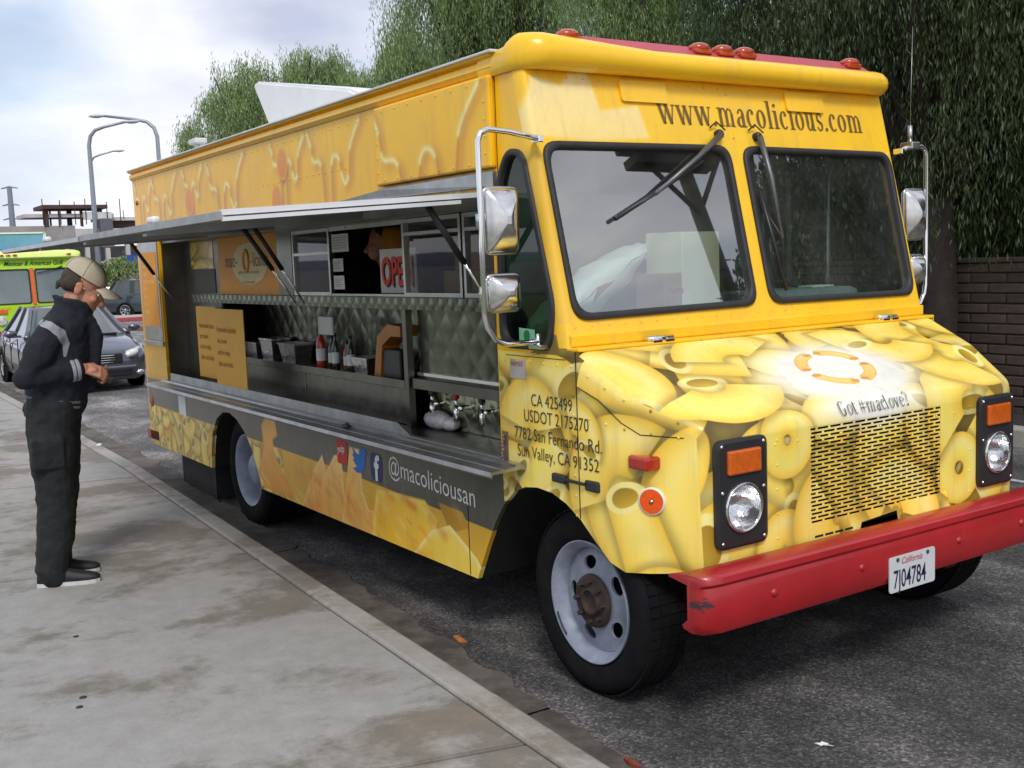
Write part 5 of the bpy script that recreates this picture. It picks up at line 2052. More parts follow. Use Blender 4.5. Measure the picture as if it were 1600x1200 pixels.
# ---------------------------------------------------------------- mirrors, wipers, antenna
def mirror_arm(sgn, y0):
    """sgn -1: kerb side"""
    x = -.20
    yo = y0 + sgn * .275
    mb = MB()
    P = [(-.16, y0 + sgn * .0, 2.375), (x, y0 + sgn * .12, 2.405), (x, yo - sgn * .05, 2.412), (x, yo - sgn * .012, 2.395), (x, yo, 2.36), (x, yo, 1.66), (x, yo - sgn * .012, 1.60), (x, yo - sgn * .05, 1.545), (x, yo - sgn * .10, 1.525), (-.17, y0 + sgn * .015, 1.525)]
    mb.tube(P, .0125, 10)
    mb.box((-.20, y0 - .012, 2.36), (-.14, y0 + .012, 2.39), bev=.004)
    mb.box((-.22, y0 + min(0, sgn * .05), 1.495), (-.13, y0 + max(0, sgn * .05), 1.515), bev=.004)
    mb.cyl((-.172, y0 + sgn * .03, 1.50), (-.172, y0 + sgn * .03, 1.56), .012, 8)
    arm = obj('mirror_arm', mb, MAT['chrome'], truck)
    for (z0, z1, w_) in ((1.905, 2.175, .165), (1.665, 1.815, .165)):
        yc_ = yo - sgn * (.02 + w_ / 2)
        zc = (z0 + z1) / 2
        h_ = z1 - z0
        rings = []
        for (s, dx) in ((1.0, -.022), (1.02, -.01), (1.0, .002), (.93, .012), (.72, .034), (.42, .052), (.12, .060)):
            pts = round_poly([(yc_ - w_ / 2 * s, zc - h_ / 2 * s), (yc_ + w_ / 2 * s, zc - h_ / 2 * s), (yc_ + w_ / 2 * s, zc + h_ / 2 * s), (yc_ - w_ / 2 * s, zc + h_ / 2 * s)], .03 * s, 4)
            rings.append([Vector((x + dx, p[0], p[1])) for p in pts])
        mb = MB().loft(rings, cap=True)
        mo = obj('mirror', mb, MAT['mirrorback'], arm)
        mb = MB()
        pts = round_poly([(yc_ - w_ / 2, z0), (yc_ + w_ / 2, z0), (yc_ + w_ / 2, z1), (yc_ - w_ / 2, z1)], .03, 4)
        mb.tube([Vector((x - .008, p[0], p[1])) for p in pts], .008, 6, closed=True)
        mb.cyl((x - .01, yo, zc - .03), (x - .01, yo, zc + .03), .018, 10)
        obj('mirror_rim', mb, MAT['steel'], arm)
    return arm


MAT['mirrorback'] = M('polished_mirror_back', (.72, .71, .70), .2, 1.0, var=.15, scale=12, rvar=.1)
mirror_arm(-1, 0)
ra = mirror_arm(1, W)
mb = MB()
mb.box((-.24, W + .10, 2.39), (-.16, W + .17, 2.43), bev=.006)
mb.cyl((-.20, W + .135, 2.42), (-.20, W + .135, 2.52), .013, 8)
mb.tube([(-.20, W + .135, 2.52), (-.205, W + .15, 2.75), (-.215, W + .175, 3.05)], [.002, .0015, .001], 5)
obj('aerial', mb, MAT['steel'], truck)

MAT['wiper'] = M('dull_wiper_arm', (.16, .16, .17), .45, .7, var=.25, scale=12)
wsp = lambda y, z, d=.03: front(y, z, -d)
for (piv, mid_, e0, e1) in (((1.085, 2.43), (.60, 2.145), (.945, 2.30), (.36, 2.036)), ((1.34, 2.425), (1.355, 1.93), (1.282, 2.16), (1.342, 1.68))):
    mb = MB()
    mb.tube([wsp(*piv, .03), wsp(piv[0] * .6 + mid_[0] * .4, piv[1] * .6 + mid_[1] * .4, .05), wsp(*mid_, .04)], [.017, .013, .009], 6)
    wi = obj('wiper', mb, MAT['wiper'], truck)
    mb = MB()
    mb.lathe([(.021, -.0), (.021, .022), (.013, .034), (0, .036)], front(*piv, 0), (1, 0, SL), 14)
    mb.tube([wsp(piv[0] - .05, piv[1] + .03, .01), wsp(piv[0] - .02, piv[1] + .06, .03), wsp(piv[0] + .03, piv[1] + .02, .03)], .004, 5)
    obj('wiper_pivot', mb, MAT['black'], wi)
    mb = MB()
    mb.tube([wsp(*e0, .018), wsp((e0[0] + e1[0]) / 2, (e0[1] + e1[1]) / 2, .020), wsp(*e1, .018)], .0105, 6)
    mb.tube([wsp(e0[0] * .8 + e1[0] * .2, e0[1] * .8 + e1[1] * .2, .02), wsp(mid_[0], mid_[1], .042), wsp(e0[0] * .15 + e1[0] * .85, e0[1] * .15 + e1[1] * .85, .02)], .006, 6)
    obj('wiper_blade', mb, MAT['black'], wi)

# ---------------------------------------------------------------- cab interior
MAT['vinyl'] = M('dark_green_vinyl', (.035, .05, .045), .5, var=.25, scale=9)
MAT['grey_trim'] = M('grey_trim', (.10, .12, .12), .55, var=.2, scale=6)
mb = MB()
mb.box((-.42, .08, 1.30), (-.05, W - .08, 1.535), bev=.03)
obj('dashboard', mb, MAT['grey_trim'], truck)
mb = MB()
mb.box((-.62, 1.34, 1.42), (-.28, 2.20, 1.665), bev=.04)
obj('instrument_binnacle', mb, M('teal_grey_trim', (.22, .29, .28), .55, var=.12, scale=5), truck)
mb = MB()
mb.box((-.50, 1.95, 1.666), (-.40, 2.12, 1.675))
obj('dash_paper', mb, MAT['paper'], truck)
mb = MB()
mb.box((-1.0, .9, .66), (-.1, 1.5, 1.30), bev=.06)
obj('engine_cover', mb, MAT['vinyl'], truck)
mb = MB()
mb.box((-.96, 1.60, .95), (-.50, 2.10, 1.10), bev=.04)
seat = obj('driver_seat', mb, MAT['vinyl'], truck)
mb = MB()
mb.box((-1.0, 1.62, 1.10), (-.88, 2.08, 1.78), bev=.05)
obj('seat_back', mb, MAT['vinyl'], seat)
mb = MB()
c0 = Vector((-.42, 1.85, 1.52))
rot = Matrix.Rotation(R(-35), 3, 'Y')
mb.tube([c0 + rot @ Vector((.22 * math.cos(t) * .0, .22 * math.cos(t), .22 * math.sin(t))) for t in np.linspace(0, 6.283, 29)[:-1]], .014, 8, closed=True)
for k in range(3):
    t = k * 2.09 + .5
    mb.cyl(c0, c0 + rot @ Vector((0, .21 * math.cos(t), .21 * math.sin(t))), .011, 6)
mb.cyl(c0, c0 + Vector((.25, 0, -.18)), .03, 8)
obj('steering_wheel', mb, MAT['black'], truck)
mb = MB()
mb.box((-1.0, W - .06, .9), (-.94, W - .03, 2.6))
mb.cyl((-.60, W - .07, 1.1), (-.60, W - .07, 2.5), .016, 8)
mb.cyl((-.86, 2.05, 1.2), (-.86, 2.05, 2.3), .014, 8)
obj('door_posts', mb, MAT['steel_dull'], truck)
mb = MB()
mb.box((-.585, .04, .93), (-.55, .62, 2.7))
obj('bulkhead', mb, MAT['kitchen'], truck)
# ------------------------------------------------------------------ loose things in and on the truck
def carton(name, label, c, size, rz, mat, parent_mark=None, tilt=0, group=None):
    t = thing(name, label, 'box', c, group)
    sx, sy, sz = size
    mb = MB()
    C_ = Vector(c)
    mb.box(C_ + Vector((-sx / 2, -sy / 2, 0)), C_ + Vector((sx / 2, sy / 2, sz)), bev=.004)
    obj('carton_body', mb, mat, t)
    mb = MB()
    mb.box(C_ + Vector((-sx / 2 - .001, -.025, sz - .002)), C_ + Vector((sx / 2 + .001, .025, sz + .0015)))
    obj('tape', mb, M('parcel_tape', srgb(196, 176, 130), .3, var=.05), t)
    if parent_mark:
        mb = MB()
        text_on(mb, parent_mark, .05, lambda a, b_: C_ + Vector((sx / 2 + .002, -sy / 2 + .04 + a, sz * .62 + b_)))
        obj('carton_print', mb, MAT['red'], t)
    t.rotation_euler = (0, tilt, rz)
    return t


carton('carton', 'tall pale carton standing on the dashboard behind the left windscreen pane', (-.36, .98, 1.537), (.20, .36, .44), .30, MAT['cardwhite'])
carton('carton', 'small brown carton lettered in red beside the tall pale carton on the dashboard', (-.27, .74, 1.537), (.16, .15, .25), .25, MAT['cardboard'], 'Farms')
# printed food bag lying across the dashboard
bag = thing('food_bag', 'white printed food bag slumped on the dashboard at the kerb side', 'bag', (-.38, .42, 1.54))
mb = MB()
rings = []
rotb = Matrix.Rotation(R(28), 3, 'X') @ Matrix.Rotation(R(-22), 3, 'Y')
for k in range(13):
    t = k / 12
    a = -.36 + .72 * t
    hw_, hh_ = .20 * math.sin(math.pi * min(1, max(0, t * .92 + .04))) ** .35, .10 * math.sin(math.pi * min(1, max(.0, t * .96 + .02))) ** .6
    rings.append([Vector((-.38, .40, 1.72)) + rotb @ Vector((hw_ * math.cos(q) + .012 * math.sin(5 * q + k), a, hh_ * math.sin(q) + .01 * math.sin(3 * q + k * 1.7))) for q in np.linspace(0, 6.283, 21)[:-1]])
mb.loft(rings)
obj('bag_body', mb, M('white_bag', (.80, .84, .81), .35, var=.08, scale=6, bmp=.3, bscale=14), bag)
mb = MB()
for (a0, l) in ((-.05, .12), (.08, .14)):
    v = []
    for q in np.linspace(0, 6.283, 21)[:-1]:
        v.append(Vector((-.38, .40, 1.72)) + rotb @ Vector((.06 + .05 * math.cos(q), a0 + .06 * math.sin(q), .118)))
    mb.add(v, [list(range(20))])
obj('bag_print', mb, M('gold_print', srgb(190, 150, 60), .5, var=.2), bag)
mb = MB()
rings = [[p + rotb @ Vector((.004, 0, .006)) for p in r_[14:20]] for r_ in rings[2:12]]
mb.loft(rings, closed=False, cap=False)
obj('bag_band', mb, M('brown_band', srgb(150, 100, 60), .5, var=.15), bag)

# OPEN sign in the pass window
sign = thing('open_sign', 'white sign lettered OPEN in red standing in the serving window', 'sign', (-1.96, YR + .05, 1.71))
mb = MB()
mb.box((-2.16, YR + .045, 1.712), (-1.73, YR + .055, 1.965))
obj('sign_board', mb, MAT['paper'], sign)
mb = MB()
mb2 = MB()
text_on(mb2, 'OPEN', .225, lambda a, b_: Vector((-2.125 + a, YR + .0425, 1.752 + b_)), offset=.008, sx=.66)
obj('sign_shadow_letters', mb2, MAT['ink'], sign)
text_on(mb, 'OPEN', .225, lambda a, b_: Vector((-2.137 + a, YR + .0395, 1.760 + b_)), offset=.006, sx=.66)
obj('sign_letters', mb, M('sign_red', srgb(226, 40, 18), .5, var=.05), sign)
for k, (z0, z1, x0, x1, lab) in enumerate(((1.965, 2.075, -2.72, -2.48, 'large white notice taped at the top of the pass window'), (1.845, 1.925, -2.715, -2.57, 'small white notice, middle one taped in the pass window'), (1.735, 1.82, -2.715, -2.565, 'small white notice, lowest one taped in the pass window'))):
    nt_ = thing('paper_notice', lab, 'notice', ((x0 + x1) / 2, YR, z0), 'notices in the pass window')
    mb = MB()
    mb.box((x0, YR - .001, z0), (x1, YR + .001, z1))
    obj('sheet', mb, MAT['paper'], nt_)
    mb = MB()
    for j in range(5):
        z = z1 - .02 - j * (z1 - z0 - .03) / 5
        mb.box((x0 + .02, YR - .0022, z - .004), (x1 - .02 - .02 * (j % 3), YR - .0012, z))
    obj('print_lines', mb, M('grey_print', (.35, .35, .35), .8, var=0), nt_, kind='stuff')

# hanging yellow menu cards
for (x0, x1, z0, z1, y, lab) in ((-5.20, -4.72, 1.03, 1.60, .10, 'orange price card standing in the rear corner of the hatch'), (-4.42, -3.78, 1.035, 1.60, -.02, 'yellow menu card hanging in front of the hatch shelf')):
    cd = thing('menu_card', lab, 'menu', ((x0 + x1) / 2, y, z0))
    mb = MB()
    mb.box((x0, y - .003, z0), (x1, y + .003, z1), bev=.002)
    obj('card', mb, M('menu_yellow', srgb(226, 168, 28), .5, var=.08, scale=3), cd)
    mb = MB()
    for j, s in enumerate(('Homemade Specialty', 'mac bowls', 'ask for today', 'sides and drinks')):
        text_on(mb, s, .058, lambda a, b_: Vector((x0 + .06 + a, y - .0048, z1 - .17 - j * .085 + b_)), sx=.85)
    obj('card_lettering', mb, M('menu_ink', srgb(150, 80, 20), .6, var=0), cd)

# bottles along the shelf
def bottle(name, label, x, y, z, h, r, mat, cap, sq=False, group='bottles on the hatch shelf'):
    t = thing(name, label, 'bottle', (x, y, z), group)
    mb = MB()
    mb.lathe([(.0, 0), (r * .95, 0), (r, .01), (r, h * .58), (r * .85, h * .68), (r * .42, h * .80), (r * .36, h * .90)], (x, y, z), (0, 0, 1), 16)
    obj('bottle_body', mb, mat, t)
    mb = MB()
    mb.lathe([(r * .42, h * .89), (r * .42, h), (0, h)], (x, y, z), (0, 0, 1), 12)
    obj('cap', mb, cap, t)
    mb = MB()
    mb.lathe([(r * 1.015, h * .18), (r * 1.015, h * .48)], (x, y, z), (0, 0, 1), 16)
    obj('paper_label', mb, MAT['paper'], t)


bt = [('tall red hot sauce bottle with white label on the hatch shelf', srgb(180, 40, 14), .27, .034), ('dark brown sauce bottle next to the red bottle', (.02, .012, .008), .22, .03),
      ('slim dark sauce bottle behind the white caddy', (.03, .02, .01), .24, .026), ('small amber sauce bottle in the middle of the shelf', srgb(150, 70, 12), .19, .028), ('dark green bottle at the right end of the sauces', (.01, .03, .012), .23, .028)]
for k, (lab, c_, h_, r_) in enumerate(bt):
    bottle('sauce_bottle', lab, -3.16 + .115 * k, .28 + .03 * (k % 2), 1.207, h_, r_, M('sauce_%d' % k, c_, .2, var=.05, coat=.4), MAT['black'] if k else M('green_cap', (.03, .25, .05), .4))
nb = tag(obj('napkin_holder', MB().box((-3.02, .205, 1.44), (-2.80, .225, 1.56), bev=.008), M('napkin_grey', (.55, .57, .56), .5)), 'white square notice clipped above the sauce bottles', 'holder')
# napkin dispenser, orange-brown
disp = thing('dispenser', 'orange plastic dispenser with an arched top on the hatch shelf', 'dispenser', (-2.12, .30, 1.207))
mb = MB()
pts = [(-2.30, 1.207), (-2.22, 1.207), (-2.18, 1.40), (-2.06, 1.46), (-1.94, 1.46), (-1.94, 1.52), (-2.10, 1.53), (-2.24, 1.45)]
mb.plate(pts, lambda u, v, d: Vector((u, .24 + d, v)), .12)
obj('shell', mb, M('orange_plastic', srgb(180, 110, 30), .35, var=.15), disp)
mb = MB()
mb.box((-2.20, .25, 1.208), (-1.98, .35, 1.38), bev=.01)
obj('tray', mb, MAT['black'], disp)
# silver foil trays and cups further along
for k, (x, w_, h_) in enumerate(((-4.45, .26, .12), (-4.12, .24, .16), (-3.72, .30, .14), (-2.55, .22, .10))):
    mb = MB()
    rings = [[Vector((x + sx * w_ / 2 * s, .33 + sy * .07 * s, 1.207 + h_ * t)) for sx, sy in ((-1, -1), (1, -1), (1, 1), (-1, 1))] for t, s in ((0, .8), (.9, 1), (.92, 1.08), (1, 1.08))]
    mb.loft(rings, smooth=False)
    tag(obj('foil_tray', mb, M('foil', (.6, .6, .6), .28, 1.0, var=.3, scale=22, bmp=.8, bscale=30)),
        ('dull foil tray at the left end of the hatch shelf', 'taller foil tray second from the left on the shelf', 'wide foil tray left of the sauce bottles', 'low foil tray between the sauces and the dispenser')[k], 'tray', 'foil trays on the shelf')
# ice bag in the tap bay
mb = MB()
mb.ell((-1.60, .27, 1.01), (.13, .06, .055), 12)
mb.ell((-1.48, .28, 1.0), (.08, .05, .04), 10)
tag(obj('plastic_bag', mb, M('clear_bag', (.55, .52, .52), .25, var=.3, scale=14, bmp=1.0, bscale=18)), 'crumpled pale plastic bag below the drink taps', 'bag')
# boxes seen through the right serving windows
carton('carton', 'brown carton at the bottom behind the right serving windows', (-1.35, .55, 1.50), (.60, .35, .33), 0, MAT['cardboard'])
carton('carton', 'brown carton stacked on another behind the right serving windows', (-1.28, .56, 1.832), (.52, .33, .18), .05, MAT['cardboard'])
mb = MB()
mb.lathe([(0, 0), (.13, 0), (.15, .05), (.15, .22), (.13, .25), (0, .25)], (-2.62, .62, 1.86), (0, 0, 1), 24)
tag(obj('bucket', mb, M('amber_bucket', srgb(196, 128, 30), .45, var=.1)), 'amber tub hanging behind the left serving window', 'tub')
# ------------------------------------------------------------------ people
def vox(mb, voxel, name, mats, parent, smooth=6, disp=None, factor=.6):
    """joins overlapping shapes into one continuous skin"""
    lo = Vector((min(p.x for p in mb.v), min(p.y for p in mb.v), min(p.z for p in mb.v)))
    hi = Vector((max(p.x for p in mb.v), max(p.y for p in mb.v), max(p.z for p in mb.v)))
    c = Vector(((lo.x + hi.x) / 2, (lo.y + hi.y) / 2, lo.z))
    me = bpy.data.meshes.new('tmp')
    me.from_pydata([tuple(p - c) for p in mb.v], [], mb.f)
    bm = bmesh.new(); bm.from_mesh(me)
    bmesh.ops.remove_doubles(bm, verts=bm.verts, dist=1e-5)
    bmesh.ops.recalc_face_normals(bm, faces=bm.faces)
    bm.to_mesh(me); bm.free()
    o = bpy.data.objects.new('tmp', me)
    COL.objects.link(o)
    md = o.modifiers.new('r', 'REMESH'); md.mode = 'VOXEL'; md.voxel_size = voxel
    sm_ = o.modifiers.new('s', 'SMOOTH'); sm_.iterations = smooth; sm_.factor = factor
    if disp:
        for (sc, st) in disp:
            tx = bpy.data.textures.new('folds', 'CLOUDS'); tx.noise_scale = sc; tx.noise_depth = 2
            dm = o.modifiers.new('d', 'DISPLACE'); dm.texture = tx; dm.strength = st; dm.mid_level = .5; dm.texture_coords = 'LOCAL'
    dg = bpy.context.evaluated_depsgraph_get()
    m2 = bpy.data.meshes.new_from_object(o.evaluated_get(dg))
    bpy.data.objects.remove(o)
    m2.materials.clear()
    for mt in (mats if isinstance(mats, (list, tuple)) else [mats]):
        m2.materials.append(mt)
    m2.polygons.foreach_set('use_smooth', [True] * len(m2.polygons))
    m2.name = name
    r = bpy.data.objects.new(name, m2)
    COL.objects.link(r)
    r.location = c - wloc(parent)
    WORLD_LOC[r.name] = c
    r.parent = parent
    return r


def limb(mb, pts, rs, n=14):
    mb.tube(pts, rs, n)
    for p, r_ in zip(pts, rs):
        mb.ell(p, (r_, r_, r_), 12)


from mathutils.bvhtree import BVHTree

MX, MY, MZ = -2.955, -1.440, ZK
mf = Vector((.36, .93, 0)).normalized()
mr = Vector((mf.y, -mf.x, 0))


def L(u, s, z):
    u += .085 * max(0, min(1, (z - .75) / .7))
    return Vector((MX, MY, MZ)) + mf * u + mr * s + Vector((0, 0, z))


man = thing('person', 'man in a dark jacket, pale cap and black trousers looking down on the pavement', 'person', (MX, MY, MZ))
MAT['skin'] = M('skin', srgb(190, 132, 106), .55, var=.14, scale=22, bmp=.08, bscale=120)
MAT['jacket'] = M('navy_jacket', (.008, .010, .018), .88, var=.3, scale=18, bmp=.35, bscale=110)
MAT['trousers'] = M('black_trousers', (.010, .012, .013), .85, var=.3, scale=20, bmp=.3, bscale=130)
MAT['trim'] = M('grey_trim_band', (.27, .285, .31), .8, var=.12, scale=30)
MAT['hemtrim'] = M('dark_grey_trim', (.12, .125, .14), .8, var=.2, scale=30)
MAT['hair'] = M('brown_hair', (.045, .028, .018), .7, var=.4, scale=60, bmp=.6, bscale=120)
MAT['cap'] = M('pale_cap', srgb(182, 172, 150), .85, var=.16, scale=9, bmp=.3, bscale=90)

# head frame
HO = (.105, 1.675)
ht = R(30)
HS = 1.12


def H(f, s, up):
    f, s, up = f * HS, s * HS, up * HS
    return L(HO[0] + f * math.cos(ht) + up * math.sin(ht), s, HO[1] - f * math.sin(ht) + up * math.cos(ht))


hrot = Matrix(((mf * math.cos(ht) - Vector((0, 0, math.sin(ht)))), mr, (mf * math.sin(ht) + Vector((0, 0, math.cos(ht)))))).transposed()


def hell(mb, c, r, n=14):
    mb.ell(H(*c), tuple(q * HS for q in r), n, rot=hrot)


# body: head, neck, arms with hands, trunk and legs in one skin
mb = MB()
hell(mb, (-.015, 0, .035), (.100, .077, .100), 20)
hell(mb, (.040, 0, -.035), (.062, .062, .090), 18)
hell(mb, (.056, 0, -.098), (.040, .043, .030))
hell(mb, (.020, 0, -.085), (.055, .056, .040))
limb(mb, [H(.092, 0, .004), H(.108, 0, -.022), H(.120, 0, -.046)], [.011, .012, .015], 10)
hell(mb, (.108, .012, -.050), (.012, .010, .009), 10)
hell(mb, (.108, -.012, -.050), (.012, .010, .009), 10)
hell(mb, (.090, 0, -.074), (.012, .024, .007), 10)
hell(mb, (.086, 0, -.088), (.013, .021, .008), 10)
hell(mb, (.082, 0, .018), (.018, .052, .010), 12)
for s in (-1, 1):
    hell(mb, (.070, .043 * s, -.030), (.022, .020, .024), 10)
    hell(mb, (-.008, .083 * s, -.012), (.020, .011, .034), 12)
    hell(mb, (-.018, .086 * s, .004), (.011, .010, .018), 10)
limb(mb, [L(.025, 0, 1.46), H(-.015, 0, -.075)], [.068, .060])
limb(mb, [L(-.05, 0, 1.02), L(-.05, 0, 1.20), L(-.04, 0, 1.40)], [.14, .14, .13])
elb_r, wri_r = L(-.165, .265, 1.195), L(.115, .135, 1.225)
elb_l, wri_l = L(-.14, -.26, 1.18), L(.10, -.075, 1.165)
limb(mb, [L(-.04, .12, 1.40), L(-.07, .20, 1.42), elb_r, wri_r], [.07, .05, .04, .030])
limb(mb, [L(-.04, -.12, 1.40), L(-.07, -.20, 1.42), elb_l, wri_l], [.07, .05, .04, .030])
for s in (-1, 1):
    limb(mb, [L(-.05, .09 * s, 1.0), L(-.03, .11 * s, .55), L(-.09 - .02 * (s < 0), .12 * s, .08)], [.085, .055, .04])


def hand(mb, w, fwd, palm_n, side_v, curl, sc=1.0):
    """w wrist, fwd along the hand, palm_n out of the palm, side_v towards the thumb"""
    fwd, palm_n, side_v = fwd.normalized(), palm_n.normalized(), side_v.normalized()
    pal = w + fwd * .050 * sc
    for k in range(4):
        o_ = side_v * (.026 - .0175 * k) * sc
        limb(mb, [w + o_ * .5 + fwd * .012, w + o_ + fwd * .085 * sc], [.016 * sc, .013 * sc], 10)
    mb.ell(pal, (.03 * sc, .03 * sc, .024 * sc), 12)
    ln = (.072, .080, .074, .058)
    for k in range(4):
        b0 = w + side_v * (.027 - .0185 * k) * sc + fwd * .086 * sc
        d = fwd
        a = curl * (.9 + .12 * k)
        P = [b0]
        for j, part in enumerate((.45, .32, .23)):
            ang = a * (j + 1) / 1.6
            d = fwd * math.cos(ang) + palm_n * math.sin(ang)
            P.append(P[-1] + d * ln[k] * part * sc)
        limb(mb, P, [.0098 * sc, .0094 * sc, .0086 * sc, .0075 * sc], 8)
    t0 = w + side_v * .024 * sc + fwd * .022 * sc
    d1 = (fwd * .7 + side_v * .62 + palm_n * .35).normalized()
    d2 = (fwd * .85 + side_v * .1 + palm_n * .5).normalized()
    limb(mb, [t0, t0 + d1 * .036 * sc, t0 + d1 * .036 * sc + d2 * .034 * sc, t0 + d1 * .036 * sc + d2 * .058 * sc], [.014 * sc, .0125 * sc, .0105 * sc, .0085 * sc], 8)


up = Vector((0, 0, 1))
hand(mb, wri_r, (mf * .93 - up * .30 - mr * .20), (-up * .8 - mr * .6), (-mr * .55 + up * .75), 1.15, 1.05)
hand(mb, wri_l, (mf * .95 - up * .12 + mr * .25), (up * .75 + mr * .5), (mr * .5 + up * .8), .95, 1.05)
body = vox(mb, .0046, 'body', MAT['skin'], man, 4, None, .45)
# clothes
mb = MB()
rings = []
for (z, uc, hd, hw_) in ((.995, -.045, .135, .175), (1.03, -.045, .160, .195), (1.08, -.042, .168, .205), (1.18, -.035, .168, .210), (1.30, -.030, .166, .218), (1.40, -.030, .158, .220), (1.46, -.015, .142, .205), (1.51, -.01, .118, .165), (1.55, .01, .098, .115), (1.59, .025, .088, .095)):
    tl = .10 * (1.10 - z) if z < 1.1 else 0
    rings.append([L(uc + hd * math.cos(t), hw_ * math.sin(t), z - (.05 * math.cos(t) if z < 1.09 else 0)) for t in np.linspace(0, 6.283, 33)[:-1]])
mb.loft(rings)
for (sh, el, wr, s) in ((L(-.055, .19, 1.425), elb_r, wri_r, 1), (L(-.055, -.19, 1.425), elb_l, wri_l, -1)):
    e2 = el + (wr - el) * .18
    limb(mb, [sh, sh.lerp(el, .5) + mr * .02 * s, el, e2, el.lerp(wr, .6), el.lerp(wr, .88)], [.084, .077, .066, .064, .057, .052])
    mb.ell(el.lerp(wr, .72) - up * .01, (.060, .060, .058), 12)
# collar
rings = []
for (z, uc, hd, hw_) in ((1.50, .02, .120, .128), (1.55, .035, .108, .110), (1.60, .045, .104, .104), (1.64, .042, .108, .104)):
    rings.append([L(uc + hd * math.cos(t), hw_ * math.sin(t), z - .05 * (math.cos(t) * .5 + .5)) for t in np.linspace(0, 6.283, 29)[:-1]])
mb.loft(rings)
limb(mb, [L(.135, .03, 1.49), L(.165, .02, 1.40), L(.165, .02, 1.25), L(.15, .03, 1.10)], [.03, .032, .03, .028], 10)
jacket = vox(mb, .010, 'jacket', MAT['jacket'], man, 4, [(.09, .022), (.04, .008)])
mb = MB()
rings = [[L(.005 + .150 * math.cos(t), .145 * math.sin(t), z) for t in np.linspace(0, 6.283, 20)[:-1]] for z in (.96, 1.05)]
for s in (-1, 1):
    o_ = -.02 if s < 0 else 0
    limb(mb, [L(-.05, .085 * s, 1.04), L(-.05, .10 * s, .86), L(-.035, .115 * s, .62), L(-.035 + o_, .12 * s, .45), L(-.06 + o_, .12 * s, .25), L(-.085 + o_, .12 * s, .10), L(-.075 + o_, .12 * s, .065)], [.135, .128, .108, .098, .094, .092, .084], 16)
    # cargo pocket
    mb.box(L(-.13, .19 * s, .68) - Vector((.01, .01, 0)), L(.03, .21 * s, .86) + Vector((.01, .01, 0)), bev=.01)
mb.ell(L(-.055, 0, 1.0), (.17, .17, .10), 16)
trousers = vox(mb, .010, 'trousers', MAT['trousers'], man, 5, [(.11, .022), (.05, .012)])


def project_band(target, path, width, name, mat, side_sign=1, off=.004):
    """band laid on the surface of target along (u, z) points seen from the side"""
    me = target.data
    wl_ = WORLD_LOC[target.name]
    bv_ = BVHTree.FromPolygons([v.co + wl_ for v in me.vertices], [list(p.vertices) for p in me.polygons])
    P = []
    for i in range(len(path) - 1):
        for k in range(6):
            t = k / 6
            P.append((path[i][0] * (1 - t) + path[i + 1][0] * t, path[i][1] * (1 - t) + path[i + 1][1] * t, (path[i][2] if len(path[i]) > 2 else width) * (1 - t) + (path[i + 1][2] if len(path[i + 1]) > 2 else width) * t))
    P.append((path[-1][0], path[-1][1], path[-1][2] if len(path[-1]) > 2 else width))
    rows = []
    for i, (u, z, w_) in enumerate(P):
        a = P[max(0, i - 1)]
        b_ = P[min(len(P) - 1, i + 1)]
        d = Vector((b_[0] - a[0], b_[1] - a[1]))
        d = d.normalized() if d.length > 0 else Vector((1, 0))
        nn = Vector((-d.y, d.x))
        row = []
        for q in (-1, -.33, .33, 1):
            uu, zz = u + nn.x * w_ / 2 * q, z + nn.y * w_ / 2 * q
            hit = bv_.ray_cast(L(uu, 1.0 * side_sign, zz), -mr * side_sign)
            row.append(None if hit[0] is None else hit[0] + hit[1] * off)
        rows.append(row)
    mb = MB()
    for i in range(len(rows) - 1):
        for k in range(3):
            q = [rows[i][k], rows[i + 1][k], rows[i + 1][k + 1], rows[i][k + 1]]
            if all(x is not None for x in q) and max((q[a] - q[b_]).length for a in range(4) for b_ in range(4)) < .09:
                mb.add(q, [(0, 1, 2, 3)], 0, True)
    if mb.v:
        return obj(name, mb, mat, target)


arm_path = [(-.135, 1.485, .022), (-.10, 1.492, .030), (-.050, 1.478, .038), (.005, 1.43, .040), (.028, 1.37, .034), (.025, 1.30, .014)]
project_band(jacket, arm_path, .03, 'shoulder_trim', MAT['trim'], 1)
project_band(jacket, arm_path, .03, 'shoulder_trim', MAT['trim'], -1)
for dz in (0, .028):
    for sg in (1, -1):
        project_band(jacket, [(-.22, 1.06 + dz), (-.10, 1.045 + dz), (.02, 1.02 + dz), (.10, 1.005 + dz)], .014, 'hem_stripe', MAT['hemtrim'], sg)
ra_, rb = elb_r, wri_r
dd = (rb - ra_)
for t0 in (.80, .88):
    c_ = ra_ + dd * t0
    ax = dd.normalized()
    mb = MB()
    mb.lathe([(.064 - .02 * (t0 - .8), -.010), (.067 - .02 * (t0 - .8), 0), (.064 - .02 * (t0 - .8), .010)], c_, ax, 20)
    obj('cuff_stripe', mb, MAT['trim'], jacket)
mb = MB()
mb.lathe([(.060, -.05), (.060, .012), (.052, .016)], ra_ + dd * .90, dd.normalized(), 20)
obj('cuff', mb, MAT['jacket'], jacket)
